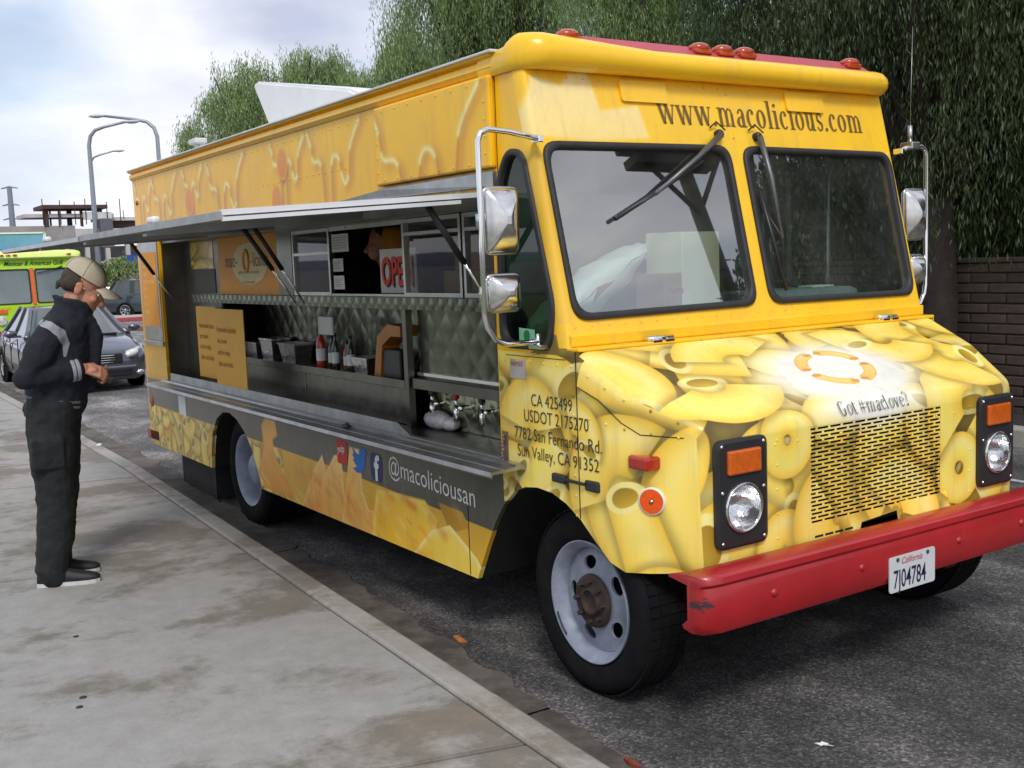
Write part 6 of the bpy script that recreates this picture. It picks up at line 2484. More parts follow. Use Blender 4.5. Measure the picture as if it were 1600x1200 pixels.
# shoes
MAT['shoe'] = M('black_shoe', (.014, .015, .018), .6, var=.3, scale=30)
MAT['sole'] = M('white_sole', (.55, .55, .53), .6, var=.15, scale=25)
for s, u0 in ((1, -.02), (-1, -.055)):
    sh_ = L(u0, .12 * s, 0)
    secs = [(-.145, .030, .050), (-.12, .040, .085), (-.06, .042, .095), (.0, .042, .080), (.07, .047, .058), (.13, .046, .046), (.17, .036, .036), (.19, .016, .022)]
    rings = []
    for (u, hw_, h_) in secs:
        rings.append([L(u0 + u, .12 * s + hw_ * math.cos(t), .018 + h_ * max(0, math.sin(t)) ** .7) for t in np.linspace(0, math.pi, 11)])
    mb = MB().loft(rings, closed=True)
    so = obj('shoe', mb, MAT['shoe'], man)
    rings = [[L(u0 + u, .12 * s + (hw_ + .004) * c_, z) for c_, z in ((1, 0), (1, .022), (-1, .022), (-1, 0))] for (u, hw_, h_) in secs]
    mb = MB().loft(rings, smooth=False)
    obj('sole', mb, MAT['sole'], so)
    mb = MB()
    for k in range(4):
        mb.tube([L(u0 - .01 + .022 * k, .12 * s + .022, .098 - .011 * k), L(u0 - .005 + .022 * k, .12 * s - .022, .098 - .011 * k)], .003, 5)
    mb.tube([L(u0 - .055, .12 * s + .044, .03), L(u0 - .03, .12 * s + .043, .075)], .003, 5)
    obj('laces', mb, MAT['sole'], so)
# cap: panelled dome, brim, button
mb = MB()
v, f = [], []
nU, nV = 28, 9
for j in range(nV + 1):
    ph = math.pi / 2 * j / nV
    for i in range(nU):
        t = 2 * math.pi * i / nU
        rr = math.cos(ph) ** .85
        sm_ = 1 + .012 * abs(math.cos(3 * t)) ** 8 * -1
        v.append(H(-.016 + .112 * rr * math.cos(t) * sm_, .090 * rr * math.sin(t) * sm_, .050 + .092 * math.sin(ph) ** .95 - .012 * math.cos(t) * (1 - j / nV)))
for j in range(nV):
    for i in range(nU):
        f.append((j * nU + i, j * nU + (i + 1) % nU, (j + 1) * nU + (i + 1) % nU, (j + 1) * nU + i))
mb.add(v, f, 0, True)
cap_o = obj('cap', mb, MAT['cap'], man)
mb = MB()
rings = []
for k in range(9):
    s = -.078 + .156 * k / 8
    q = 1 - (s / .082) ** 2
    tip = .088 + .105 * max(0, q) ** .5
    base = .045 + .050 * max(0, 1 - (s / .088) ** 2) ** .5
    dr = .024 * (s / .08) ** 2
    rings.append([H(base, s, .048 - dr), H((base + tip) / 2, s, .046 - dr * 1.2), H(tip, s, .034 - dr * 1.4), H(tip, s, .030 - dr * 1.4), H((base + tip) / 2, s, .041 - dr * 1.2), H(base, s, .042 - dr)])
mb.loft(rings)
obj('brim', mb, MAT['cap'], cap_o)
mb = MB()
hell(mb, (-.016, 0, .136), (.009, .009, .005), 8)
obj('button', mb, MAT['cap'], cap_o)
mb = MB()
for k in range(6):
    t = math.pi / 6 + k * math.pi / 3
    mb.tube([H(-.016 + .1135 * math.cos(ph) ** .85 * math.cos(t), .0915 * math.cos(ph) ** .85 * math.sin(t), .050 + .0935 * math.sin(ph) ** .95 - .012 * math.cos(t) * (1 - ph / 1.57)) for ph in np.linspace(.02, 1.5, 9)], .0012, 4)
obj('cap_seams', mb, M('cap_stitch', srgb(130, 120, 100), .9), cap_o)
# hair behind and beside the ears
mb = MB()
hell(mb, (-.034, 0, .022), (.090, .0800, .082), 20)
hell(mb, (-.075, 0, -.012), (.034, .058, .045), 16)
for s in (-1, 1):
    hell(mb, (-.055, .060 * s, .0), (.036, .018, .038), 12)
limb(mb, [H(-.095, 0, -.01), H(-.112, .01, -.035), H(-.112, .01, -.06)], [.022, .018, .010], 10)
vox(mb, .005, 'hair', MAT['hair'], man, 3, [(.025, .005)], .4)
# stubble patch tone is left to the skin; eyes, brows, glasses
mb = MB()
for s in (-1, 1):
    mb.ell(H(.083, .032 * s, -.004), (.011, .011, .011), 10)
obj('eyes', mb, M('eye', (.5, .48, .45), .3, var=.1), man)
mb = MB()
for s in (-1, 1):
    limb(mb, [H(.094, .014 * s, .014), H(.092, .034 * s, .020), H(.080, .052 * s, .015)], [.004, .005, .003], 6)
obj('eyebrows', mb, MAT['hair'], man)
mb = MB()
for s in (-1, 1):
    mb.tube([H(.110 - .012 * abs(math.cos(t)) * (1 if math.cos(t) * s > 0 else 0), .033 * s + .024 * math.cos(t), -.010 + .018 * math.sin(t)) for t in np.linspace(0, 6.283, 17)[:-1]], .0016, 5, closed=True)
    mb.tube([H(.100, .057 * s, -.006), H(.05, .074 * s, .0), H(-.015, .086 * s, .004), H(-.028, .084 * s, -.015)], .0018, 5)
mb.tube([H(.111, -.009, -.006), H(.114, 0, -.003), H(.111, .009, -.006)], .0016, 5)
obj('glasses', mb, MAT['steel'], man)
# what he holds
wal = thing('wallet', 'dark folded wallet held in both hands of the man', 'wallet', tuple(L(.215, .03, 1.10)))
mb = MB()
c_ = L(.205, .03, 1.150)
rw = Matrix((mf, mr, up)).transposed() @ Matrix.Rotation(R(20), 3, 'Y')
for dz, a in ((0, 0), (.012, .12)):
    q = [c_ + rw @ Vector((x * .055, y * .042, z * .005 + dz)) for z in (-1, 1) for x, y in ((-1, -1), (1, -1), (1, 1), (-1, 1))]
    mb.add(q, [(0, 3, 2, 1), (4, 5, 6, 7), (0, 1, 5, 4), (1, 2, 6, 5), (2, 3, 7, 6), (3, 0, 4, 7)])
obj('leather_fold', mb, M('dark_leather', (.02, .02, .018), .5, var=.3), wal)

# the cook behind the pass window, bent over
cook = thing('person', 'dark-haired cook bending behind the OPEN sign inside the truck', 'person', (-2.64, .70, .66))
mb = MB()
K = lambda x, y, z: Vector((-2.64 + x, .70 + y, .74 + z))
mb.ell(K(0, -.18, 1.28), (.080, .098, .115), 18)
mb.ell(K(.0, -.235, 1.235), (.058, .06, .075), 14)
limb(mb, [K(0, -.285, 1.255), K(0, -.305, 1.225)], [.013, .016])
for s in (-1, 1):
    mb.ell(K(.082 * s, -.17, 1.27), (.010, .02, .03), 10)
limb(mb, [K(0, -.14, 1.20), K(0, -.05, 1.08)], [.055, .06])
limb(mb, [K(0, -.03, 1.05), K(0, .0, .80), K(0, .02, .55)], [.13, .14, .14])
for s in (-1, 1):
    limb(mb, [K(.10 * s, -.03, 1.05), K(.19 * s, -.02, 1.02), K(.24 * s, .02, .78), K(.12 * s, -.10, .66)], [.07, .055, .042, .03])
    limb(mb, [K(.09 * s, .02, .55), K(.10 * s, .0, .28), K(.10 * s, .02, .05), K(.10 * s, -.08, .03)], [.10, .065, .045, .035])
hand(mb, K(.12, -.10, .66), Vector((-.2, -1, 0)), Vector((0, 0, -1)), Vector((-1, 0, 0)), .7)
hand(mb, K(-.12, -.10, .66), Vector((.2, -1, 0)), Vector((0, 0, -1)), Vector((1, 0, 0)), .7)
vox(mb, .006, 'body', MAT['skin'], cook, 4, None, .45)
mb = MB()
mb.ell(K(0, -.155, 1.325), (.090, .105, .095), 16)
mb.ell(K(0, -.11, 1.28), (.088, .08, .10), 14)
vox(mb, .008, 'hair', M('black_hair', (.012, .010, .009), .6, var=.4, scale=40), cook, 2, [(.03, .012)])
mb = MB()
limb(mb, [K(0, -.03, 1.06), K(0, .0, .80), K(0, .02, .50)], [.145, .155, .155])
for s in (-1, 1):
    limb(mb, [K(.10 * s, -.03, 1.05), K(.19 * s, -.02, 1.03), K(.235 * s, -.06, .86)], [.085, .070, .060])
vox(mb, .012, 'shirt', M('dark_shirt', (.03, .03, .035), .85, var=.3), cook, 4, [(.08, .015)])
mb = MB()
for s in (-1, 1):
    limb(mb, [K(.09 * s, .02, .56), K(.10 * s, .0, .28), K(.10 * s, .02, .06)], [.115, .08, .065])
vox(mb, .012, 'trousers', MAT['trousers'], cook, 4)
# ------------------------------------------------------------------ other vehicles (built facing +x at the origin, then placed)
MAT['carglass'] = M('car_window_glass', (.05, .065, .065), .06, var=.1, scale=2, coat=1.0)
MAT['alloy'] = M('alloy_wheel', (.5, .5, .51), .3, .9, var=.1)
MAT['lampglass'] = M('clear_headlamp', (.72, .74, .70), .12, .2, var=.25, scale=9, coat=1.0)


def car_wheel(root, x, y, r, sgn):
    mb = MB()
    mb.lathe([(r * .60, -.20), (r * .94, -.205), (r, -.18), (r, -.03), (r * .95, -.005), (r * .80, .006), (r * .66, -.004), (r * .62, -.02)], (x, y, r), (0, sgn, 0), 36)
    w_ = obj('wheel', mb, MAT['tyre'], root)
    mb = MB()
    mb.lathe([(r * .64, -.15), (r * .63, -.005), (r * .60, -.002), (r * .57, -.02)], (x, y, r), (0, sgn, 0), 36)
    for k in range(7):
        t = 2 * math.pi * k / 7
        c_, s_ = math.cos(t), math.sin(t)
        q = []
        for rr, hw_ in ((r * .08, .03), (r * .60, .045)):
            for sd in (-1, 1):
                q.append((x + rr * c_ - sd * hw_ * .6 * s_, y - sgn * .02, r + rr * s_ + sd * hw_ * .6 * c_))
        mb.add(q, [(0, 1, 3, 2)])
    mb.lathe([(r * .14, -.02), (r * .12, -.008), (0, -.006)], (x, y, r), (0, sgn, 0), 14)
    obj('rim', mb, MAT['alloy'], w_)
    mb = MB()
    mb.lathe([(r * .62, -.10), (0, -.10)], (x, y, r), (0, sgn, 0), 20)
    obj('brake', mb, MAT['dark'], w_)


def car(name, label, paint, kind, loc, rz, group=None):
    root = thing(name, label, 'car', (0, 0, 0), group)
    if kind == 'sedan':
        st = [(0.0, .56, .36, .60, .0), (-.03, .70, .26, .68, 0), (-.10, .80, .20, .735, .01), (-.30, .87, .18, .80, .02), (-.7, .90, .18, .875, .03), (-1.15, .908, .18, .955, .02), (-1.4, .91, .18, .985, 0), (-2.4, .912, .18, .985, 0), (-3.5, .91, .18, 1.0, 0), (-4.1, .89, .20, 1.04, .02), (-4.6, .83, .28, 1.03, .0), (-4.78, .70, .38, .90, 0)]
        gh = dict(b=(-1.12, -4.15), r=(-1.98, -3.35), zb=.975, zr=1.455, hb=.80, hr=.575)
        wx, wr = (-.93, -3.70), .325
    else:
        st = [(0.0, .58, .38, .70, .0), (-.04, .74, .28, .82, 0), (-.12, .84, .24, .90, .01), (-.4, .90, .22, .97, .02), (-1.0, .92, .22, 1.02, .02), (-1.3, .925, .22, 1.05, 0), (-2.4, .925, .22, 1.06, 0), (-3.6, .92, .22, 1.08, 0), (-4.2, .90, .26, 1.08, .0), (-4.42, .80, .36, 1.0, 0)]
        gh = dict(b=(-1.05, -4.36), r=(-1.75, -3.95), zb=1.05, zr=1.62, hb=.82, hr=.62)
        wx, wr = (-.88, -3.45), .35
    rings = []
    for (x, hw_, zb, zt, cr) in st:
        half = [(0, zb), (hw_ * .80, zb), (hw_ * .96, zb + .06), (hw_, zb + (zt - zb) * .35), (hw_ * .995, zb + (zt - zb) * .62), (hw_ * .965, zt - (zt - zb) * .16), (hw_ * .90, zt - .028), (hw_ * .78, zt - .004), (hw_ * .4, zt + cr * .7)]
        ring = [Vector((x, y, z)) for y, z in half] + [Vector((x, 0, zt + cr))] + [Vector((x, -y, z)) for y, z in half[:0:-1]]
        rings.append(ring)
    mb = MB().loft(rings)
    body_ = obj('body', mb, paint, root, smooth_angle=40)
    # greenhouse
    lv = []
    for t in (0, .25, .5, .75, .93, 1.0):
        e = t ** .9
        x0 = gh['b'][0] + (gh['r'][0] - gh['b'][0]) * e
        x1 = gh['b'][1] + (gh['r'][1] - gh['b'][1]) * e
        hw_ = gh['hb'] + (gh['hr'] - gh['hb']) * e
        z = gh['zb'] - .03 + (gh['zr'] - gh['zb'] + .03) * t
        pts = []
        for k in range(9):
            s = -1 + 2 * k / 8
            pts.append(Vector((x0 + .05 - .13 * s * s, hw_ * s, z)))
        for k in range(1, 8):
            pts.append(Vector((x0 - .08 + (x1 - x0 + .16) * k / 8, hw_ * 1.0, z)))
        for k in range(9):
            s = 1 - 2 * k / 8
            pts.append(Vector((x1 - .04 + .10 * s * s, hw_ * s, z)))
        for k in range(1, 8):
            pts.append(Vector((x1 + .06 + (x0 - .08 - x1 - .06) * k / 8, -hw_ * 1.0, z)))
        lv.append(pts)
    n = len(lv[0])
    mb = MB()
    mb.loft(lv[:5], cap=False)
    obj('windows', mb, MAT['carglass'], root)
    mb = MB()
    top = [p + Vector((0, 0, .012)) for p in lv[5]]
    mb.loft([lv[4], lv[5]], cap=False)
    cen = sum(lv[5], Vector()) / n
    inn = [cen + (p - cen) * .6 + Vector((0, 0, .022)) for p in lv[5]]
    mb.loft([lv[5], inn], cap=False)
    mb.add(inn, [list(range(n))])
    obj('roof', mb, paint, root, smooth_angle=60)
    # pillars
    mids = [p for p in (0, 8, 16, 24)]
    for k, i in enumerate((0, 8, 16, 24)):
        mb = MB()
        mb.tube([lv[j][i] * 1.0 + Vector((0, .004 * (1 if lv[j][i].y > 0 else -1), 0)) for j in range(6)], [.045, .04, .036, .034, .034, .03], 8)
        obj('pillar', mb, paint, root)
    for s in (-1, 1):
        mb = MB()
        ii = 12 if s > 0 else 28
        mb.tube([lv[j][ii] + Vector((0, .003 * s, 0)) for j in range(6)], .03, 6)
        obj('pillar', mb, MAT['black'], root)
    for s in (-1, 1):
        for x in wx:
            mb = MB()
            mb.lathe([(wr + .055, -.02), (wr + .05, .012), (wr - .02, .012), (wr - .03, -.06)], (x, s * .895, wr + .01), (0, s, 0), 32)
            mb.lathe([(wr + .05, -.012), (0, -.012)], (x, s * .916, wr + .01), (0, s, 0), 32)  # dark disc painted as the shadow inside the arch
            obj('wheel_arch_shade', mb, MAT['dark'], root)
            car_wheel(root, x, s * .925, wr, s)
        # mirror, headlamp, handles, sill
        mb = MB()
        mb.ell((gh['b'][0] - .42, s * 1.0, gh['zb'] + .06), (.06, .11, .07), 12)
        mb.box((gh['b'][0] - .46, s * .84, gh['zb'] - .01), (gh['b'][0] - .38, s * .98, gh['zb'] + .03))
        obj('door_mirror', mb, paint, root)
        zl = .64 if kind == 'sedan' else .76
        rings = []
        for k in range(7):
            t = k / 6
            y = s * (.50 + .37 * t)
            x = .012 - .02 * t - .42 * t ** 2.6
            hgt = .055 + .03 * t
            rings.append([Vector((x + .012, y, zl - hgt + .055 * t)), Vector((x + .02, y, zl + .01 + .06 * t)), Vector((x - .06, y, zl + hgt + .07 * t)), Vector((x - .12, y, zl + .06 * t))])
        mb = MB().loft(rings)
        obj('headlamp', mb, MAT['lampglass'], root)
        for x in (-2.2, -3.15):
            mb = MB()
            mb.box((x - .09, s * .905, gh['zb'] - .15), (x + .09, s * .935, gh['zb'] - .12), bev=.008)
            obj('door_handle', mb, paint, root)
        for x in (-1.5, -2.42, -3.3):
            mb = MB()
            mb.box((x - .004, s * .90, .32), (x + .004, s * .917, gh['zb'] - .03))
            obj('door_gap', mb, MAT['dark'], root)
    # grille, lower intake, bumper strip, plate
    zg = .58 if kind == 'sedan' else .70
    mb = MB()
    mb.box((-.10, -.44, zg - .085), (.022, .44, zg + .085), bev=.02)
    gr = obj('grille', mb, MAT['dark'], root)
    for k in range(4):
        mb = MB()
        z = zg - .06 + k * .04
        hw_ = .42 - .04 * (3 - k)
        mb.tube([(.01 - .03 * (abs(y) / .42) ** 2 + .022, y, z) for y in np.linspace(-hw_, hw_, 7)], .009, 6)
        obj('grille_bar', mb, MAT['chrome'], gr)
    mb = MB()
    mb.box((-.06, -.58, .27), (.008, .58, .37), bev=.02)
    obj('lower_intake', mb, MAT['dark'], root)
    mb = MB()
    mb.box((-.05, -.66, .385), (.045, .66, .46), bev=.03)
    obj('bumper_strip', mb, paint, root)
    for s in (-1, 1):
        mb = MB()
        mb.ell((-.02, s * .70, .32), (.04, .07, .045), 12)
        obj('fog_lamp', mb, MAT['chrome'], root)
        mb = MB()
        mb.box((st[-1][0] - .01, s * .45, .82), (st[-1][0] + .25, s * .86, .96), bev=.02)
        obj('tail_lamp', mb, MAT['red'], root)
    mb = MB()
    mb.box((gh['b'][0] - .02, -.6, gh['zb'] - .02), (gh['b'][0] + .10, .6, gh['zb'] + .002))
    mb.tube([(gh['b'][0] + .06, -.45, gh['zb'] + .01), (gh['b'][0] - .05, .1, gh['zb'] + .05)], .008, 5)
    obj('wiper_cowl', mb, MAT['black'], root)
    root.location = loc
    root.rotation_euler = (0, 0, rz)
    if kind == 'sedan':
        root.scale = (1, 1, .93)
    return root


car('parked_car', 'slate grey sedan parked behind the yellow truck at the kerb', M('slate_car_paint', (.10, .11, .14), .28, .55, var=.06, scale=4, coat=1.0), 'sedan', (-14.55, 1.36, 0), R(-2))
az = math.atan2(.83, .554)
car('parked_car', 'dark blue-grey hatchback with roof bars across the far junction', M('bluegrey_car_paint', (.035, .05, .06), .3, .4, var=.06, coat=1.0), 'suv', (-43.6, 12.9, 0), az, 'cars across the junction')
car('parked_car', 'black saloon half hidden at the far left behind the blue-grey hatchback', M('black_car_paint', (.012, .013, .016), .3, .3, var=.06, coat=1.0), 'sedan', (-46.3, 12.2, 0), az + .25, 'cars across the junction')

# lime green food truck further down the kerb
MAT['lime'] = M('lime_paint', srgb(176, 226, 30), .4, var=.08, scale=2, coat=.4)
MAT['orange'] = M('orange_paint', srgb(224, 104, 56), .45, var=.08)
gt = thing('food_truck', 'lime green food truck with orange window post, parked behind the grey sedan', 'food truck', (-26, 2.07, 0))
GX, GC, GH = -23.0, 2.07, 1.04
mb = MB()
gfr = lambda u, v, d: Vector((GX - .12 * max(0, v - 1.25) - d, GC + u, v))
gpan = []
for s in (-1, 1):
    pts = [(s * .05, 1.30), (s * (GH - .10), 1.30), (s * (GH - .12), 2.09), (s * .05, 2.09)]
    gpan.append(pts if s > 0 else pts[::-1])
mb.plate([(-GH, .42), (GH, .42), (GH, 2.36), (-GH, 2.36)], gfr, .05, [round_poly(p, .06, 4) for p in gpan])
obj('front_panel', mb, MAT['lime'], gt)
for p in gpan:
    mb = MB()
    gl = frame_ring(mb, p, .06, .03, gfr, .015)
    wf = obj('windscreen', mb, MAT['rubber'], gt)
    mb = MB()
    mb.add([gfr(q[0], q[1], .008) for q in gl], [list(range(len(gl)))])
    obj('pane', mb, M('pale_glass', (.16, .20, .20), .08, var=.15, scale=2, coat=1.0), wf)
mb = MB()
mb.add([gfr(a, b_, -.02) for a, b_ in ((-.035, 1.28), (.035, 1.28), (.035, 2.10), (-.035, 2.10))] + [gfr(a, b_, 0.0) for a, b_ in ((-.045, 1.28), (.045, 1.28), (.045, 2.10), (-.045, 2.10))], [(0, 1, 2, 3), (4, 0, 3, 7), (1, 5, 6, 2)])
obj('window_post', mb, MAT['orange'], gt)
rings = []
for s in (-1, -.97, -.9, .9, .97, 1):
    k = .72 if abs(s) == 1 else (.92 if abs(s) == .97 else 1)
    rings.append([Vector((GX - .14 + (d - .0) * k, GC + s * (GH + .03), 2.36 + (z - 2.36) * k)) for d, z in ((-.3, 2.30), (.10, 2.30), (.14, 2.34), (.13, 2.42), (.06, 2.47), (-.3, 2.50))])
mb = MB().loft(rings)
obj('roof_brow', mb, M('pale_lime', srgb(226, 250, 140), .4, var=.05), gt, smooth_angle=50)
for y in (-.62, -.48, -.34, .80):
    mb = MB()
    mb.ell((GX + .01, GC + y, 2.40), (.03, .055, .02), 10)
    obj('marker_lamp', mb, MAT['amber'], gt)
mb = MB()
text_on(mb, 'Mexican & American Grill', .145, lambda a, b_: Vector((GX - .115 + .018, GC - .58 + a, 2.165 + b_)), shear=.45, offset=.002, sx=.82)
obj('lettering', mb, M('dark_green_ink', (.02, .06, .02), .5, var=0), gt)
mb = MB()
mb.box((GX - 6.2, GC - GH, .42), (GX - .16, GC - GH + .03, 2.40))
mb.box((GX - 6.2, GC + GH - .03, .42), (GX - .16, GC + GH, 2.40))
mb.box((GX - 6.2, GC - GH, 2.40), (GX - .3, GC + GH, 2.44))
mb.box((GX - 6.2, GC - GH, .42), (GX - 6.17, GC + GH, 2.40))
obj('body', mb, MAT['lime'], gt)
mb = MB()
mb.box((GX - 6.0, GC - GH + .04, .5), (GX - .25, GC + GH - .04, .9))
mb.box((GX - 1.6, GC - GH + .04, .9), (GX - 1.5, GC + GH - .04, 2.36))
obj('cab_floor', mb, MAT['grey_trim'], gt)
mb = MB()
mb.box((GX - 1.9, GC - 1.3, 2.56), (GX - 1.75, GC + .62, 2.93), bev=.02)
mb.box((GX - 1.9, GC - 1.3, 2.44), (GX - 1.6, GC + .95, 2.55))
obj('roof_sign', mb, M('pale_blue_panel', srgb(112, 160, 196), .4, var=.15, scale=2), gt)
mb = MB()
mb.box((GX - 1.92, GC - 1.34, 2.93), (GX - 1.73, GC + .66, 2.97))
mb.box((GX - 1.92, GC + .62, 2.44), (GX - 1.73, GC + .68, 2.95))
obj('roof_sign_frame', mb, MAT['white'], gt)
mb = MB()
mb.box((GX - .1, GC - GH, .50), (GX + .10, GC + GH, .68), bev=.03)
obj('bumper', mb, MAT['black'], gt)
for s in (-1, 1):
    mb = MB()
    mb.lathe([(.11, 0), (.11, .03), (.09, .035), (0, .04)], (GX, GC + s * .72, .95), (1, 0, 0), 20)
    obj('headlamp', mb, MAT['lampglass'], gt)
    mb = MB()
    mb.box((GX, GC + s * .72 - .13, 1.10), (GX + .03, GC + s * .72 + .13, 1.20), bev=.01)
    obj('turn_signal', mb, MAT['orange'], gt)
    for x in (GX - .9, GX - 4.6):
        mb = MB()
        mb.lathe([(.0, .01), (.22, .01), (.24, .0), (.38, .0), (.40, -.05), (.40, -.2), (0, -.2)], (x, GC + s * (GH - .03), .40), (0, s, 0), 28)
        obj('wheel', mb, MAT['tyre'], gt)
mb = MB()
mb.tube([gfr(.50, 2.07, -.03), gfr(.10, 1.98, -.03)], .012, 6)
mb.tube([gfr(.66, 2.12, -.03), gfr(.50, 2.07, -.03)], .016, 6)
obj('wiper', mb, MAT['black'], gt)
mb = MB()
text_on(mb, 'FRESH TACOS', .07, lambda a, b_: Vector((GX + .004, GC - .95 + a, 1.19 + b_)))
obj('small_lettering', mb, MAT['orange'], gt)
# ------------------------------------------------------------------ street lamps, pylon, unfinished building, wall
MAT['galv'] = M('galvanised_pole', (.30, .34, .38), .5, .4, var=.1)


def street_lamp(label, base, h, arm, side_v, d):
    t = thing('street_lamp', label, 'street lamp', base, 'street lamps on the junction')
    b0 = Vector(base)
    sv = Vector(side_v).normalized()
    mb = MB()
    P = [b0, b0 + Vector((0, 0, h * .6)), b0 + Vector((0, 0, h * .90)), b0 + Vector((0, 0, h * .945)) + sv * arm * .05, b0 + Vector((0, 0, h * .975)) + sv * arm * .18, b0 + Vector((0, 0, h * .99)) + sv * arm * .42, b0 + Vector((0, 0, h * 1.012)) + sv * arm]
    mb.tube(P, [d, d * .85, d * .7, d * .66, d * .6, d * .5, d * .42], 10)
    obj('pole', mb, MAT['galv'], t)
    mb = MB()
    e = P[-1]
    rot = sv.to_track_quat('X', 'Z').to_matrix()
    mb.ell(e + sv * .25 + Vector((0, 0, .0)), (.36, .15, .07), 14, rot=rot)
    lh = obj('lamp_head', mb, M('lamp_head_grey', (.5, .52, .54), .4, var=.1), t)
    mb = MB()
    mb.ell(e + sv * .28 - Vector((0, 0, .045)), (.2, .10, .04), 10, rot=rot)
    obj('lamp_glass', mb, MAT['white_dirty'], lh)
    return t


sr = cR.copy(); sr.z = 0; sr.normalize()
p1_ = Vector((-43.75, 8.35, 0))
street_lamp('tall grey street lamp with its arm reaching right, nearest of the two on the left', tuple(p1_), 7.95, 1.55, sr, .12)
p2_ = Vector((-42.4, 10.75, 0))
street_lamp('tall grey street lamp with its arm reaching left above the truck roof', tuple(p2_), 8.25, 2.15, -sr, .12)
p3_ = Vector((-62.2, 12.6, 0))
street_lamp('distant thin street lamp behind the tall left one', tuple(p3_), 8.75, 1.45, sr, .10)
# dark signal box on the first lamp post
mb = MB()
mb.box((-43.9, 8.5, 3.0), (-43.5, 9.0, 4.2), bev=.03)
tag(obj('signal_box', mb, M('dark_signal', (.12, .12, .14), .7)), 'dark box fixed to the nearest street lamp pole', 'signal')

# transmission pylon
py_ = thing('pylon', 'slim steel power pylon with three cross arms on the horizon', 'pylon', (-160.2, 24.6, 0))
mb = MB()
mb.tube([(-160.2, 24.6, 0), (-160.2, 24.6, 14.2)], [.55, .32], 8)
obj('mast', mb, M('pylon_steel', (.16, .17, .20), .7), py_)
for z, hw_ in ((14.1, 1.15), (11.8, 1.15), (9.9, 1.2)):
    mb = MB()
    c_ = Vector((-160.2, 24.6, z))
    mb.tube([c_ - sr * hw_ + Vector((0, 0, .0)), c_ + Vector((0, 0, .25)), c_ + sr * hw_], [.08, .16, .08], 6)
    obj('cross_arm', mb, MAT['galv'], py_)

# unfinished concrete deck with a rusty steel frame
st_b = thing('construction_building', 'unfinished concrete building with rusty steel frame on top in the distance', 'building', (-82, 14, 0))
MAT['oldconc'] = M('old_concrete', (.30, .285, .27), .9, var=.25, scale=.5)
MAT['paleconc'] = M('pale_concrete', (.50, .48, .46), .9, var=.2, scale=.5)
MAT['rustframe'] = M('rust_frame', (.075, .040, .035), .85, var=.3, scale=1)
mb = MB()
mb.box((-84, 0, 4.2), (-81, 15.6, 5.55))
obj('deck', mb, MAT['oldconc'], st_b)
mb = MB()
mb.box((-84, 15.6, 4.35), (-81, 38, 5.3))
obj('deck', mb, MAT['paleconc'], st_b)
mb = MB()
mb.box((-86, 0, 2.0), (-82.5, 38, 2.35))
obj('floor_slab', mb, MAT['oldconc'], st_b)
mb = MB()
mb.box((-90, 0, 0), (-89, 38, 4.2))
obj('back_wall', mb, M('dark_wall', (.06, .06, .065), .9, var=.3, scale=.6), st_b)
for k in range(15):
    mb = MB()
    y = 9 + k * 1.45
    mb.box((-81.6, y, 0), (-81.2, y + .30, 4.25 if y < 15.4 else 4.40))
    obj('column', mb, MAT['paleconc'], st_b)
for k in range(9):
    mb = MB()
    y = 15.2 + k * 1.3
    mb.box((-81.15, y, 2.55 + .25 * (k % 3)), (-81.05, y + 1.1, 2.64 + .25 * (k % 3)))
    obj('rail', mb, MAT['paleconc'], st_b)
mb = MB()
mb.box((-84, 13.4, 6.75), (-80.6, 17.9, 7.02))
obj('steel_roof', mb, MAT['rustframe'], st_b)
mb = MB()
mb.box((-84, 12.2, 6.15), (-81, 18.4, 6.40))
obj('concrete_beam', mb, MAT['paleconc'], st_b)
for k, y in enumerate((13.5, 14.1, 14.5, 15.3, 16.0, 16.3, 17.1, 17.7)):
    mb = MB()
    mb.box((-81.1 - (k % 2), y, 5.5), (-80.95 - (k % 2), y + (.11 if k % 3 else .34), 6.8))
    obj('steel_post', mb, MAT['rustframe'], st_b)
for k, y in enumerate((13.42, 14.6, 15.6, 16.35, 17.1, 17.85, 18.8)):
    mb = MB()
    mb.cyl((-80.7, y, 5.6), (-80.7, y, 7.45 - .1 * (k % 3)), .035, 6)
    obj('rebar', mb, MAT['rustframe'], st_b)
mb = MB()
mb.box((-84, 17.4, 5.9), (-81.5, 38, 6.15))
mb.box((-83, 17.4, 5.3), (-82, 38, 5.9), 1)
obj('upper_beam', mb, [MAT['paleconc'], MAT['rustframe']], st_b)
mb = MB()
mb.box((-81, 16.2, 5.95), (-80.8, 18.2, 6.5))
obj('site_board', mb, MAT['white_dirty'], st_b)
for k in range(12):
    mb = MB()
    y = 18.3 + k * .9
    mb.cyl((-81.4, y, 6.1), (-81.4, y, 6.45 + .2 * ((k * 7) % 3)), .03, 5)
    obj('rebar', mb, MAT['rustframe'], st_b)
mb = MB()
mb.box((-80.8, 18.9, 2.6), (-80.6, 20.8, 3.3))
obj('blue_sheet', mb, M('blue_tarp', srgb(30, 70, 150), .6), st_b)
# low far hills / horizon line
mb = MB()
pts = []
for k in range(81):
    a = math.pi * .45 + (math.pi * 1.1) * k / 80
    h = 5 + 3.5 * mnoise.noise((k * .22, 0, 0)) + 2 * mnoise.noise((k * .8, 5, 0))
    pts.append((math.cos(a) * 560, math.sin(a) * 560, h))
v = pts + [(p[0], p[1], -2) for p in pts] + [(p[0] * 1.15, p[1] * 1.15, -2) for p in pts]
mb.add(v, [(i, i + 1, 82 + i, 81 + i) for i in range(80)] + [(i, 162 + i, 163 + i, i + 1) for i in range(80)], 0, True)
obj('far_terrain', mb, M('far_town_haze', (.20, .22, .27), .95, var=.15, scale=.02), kind='structure')

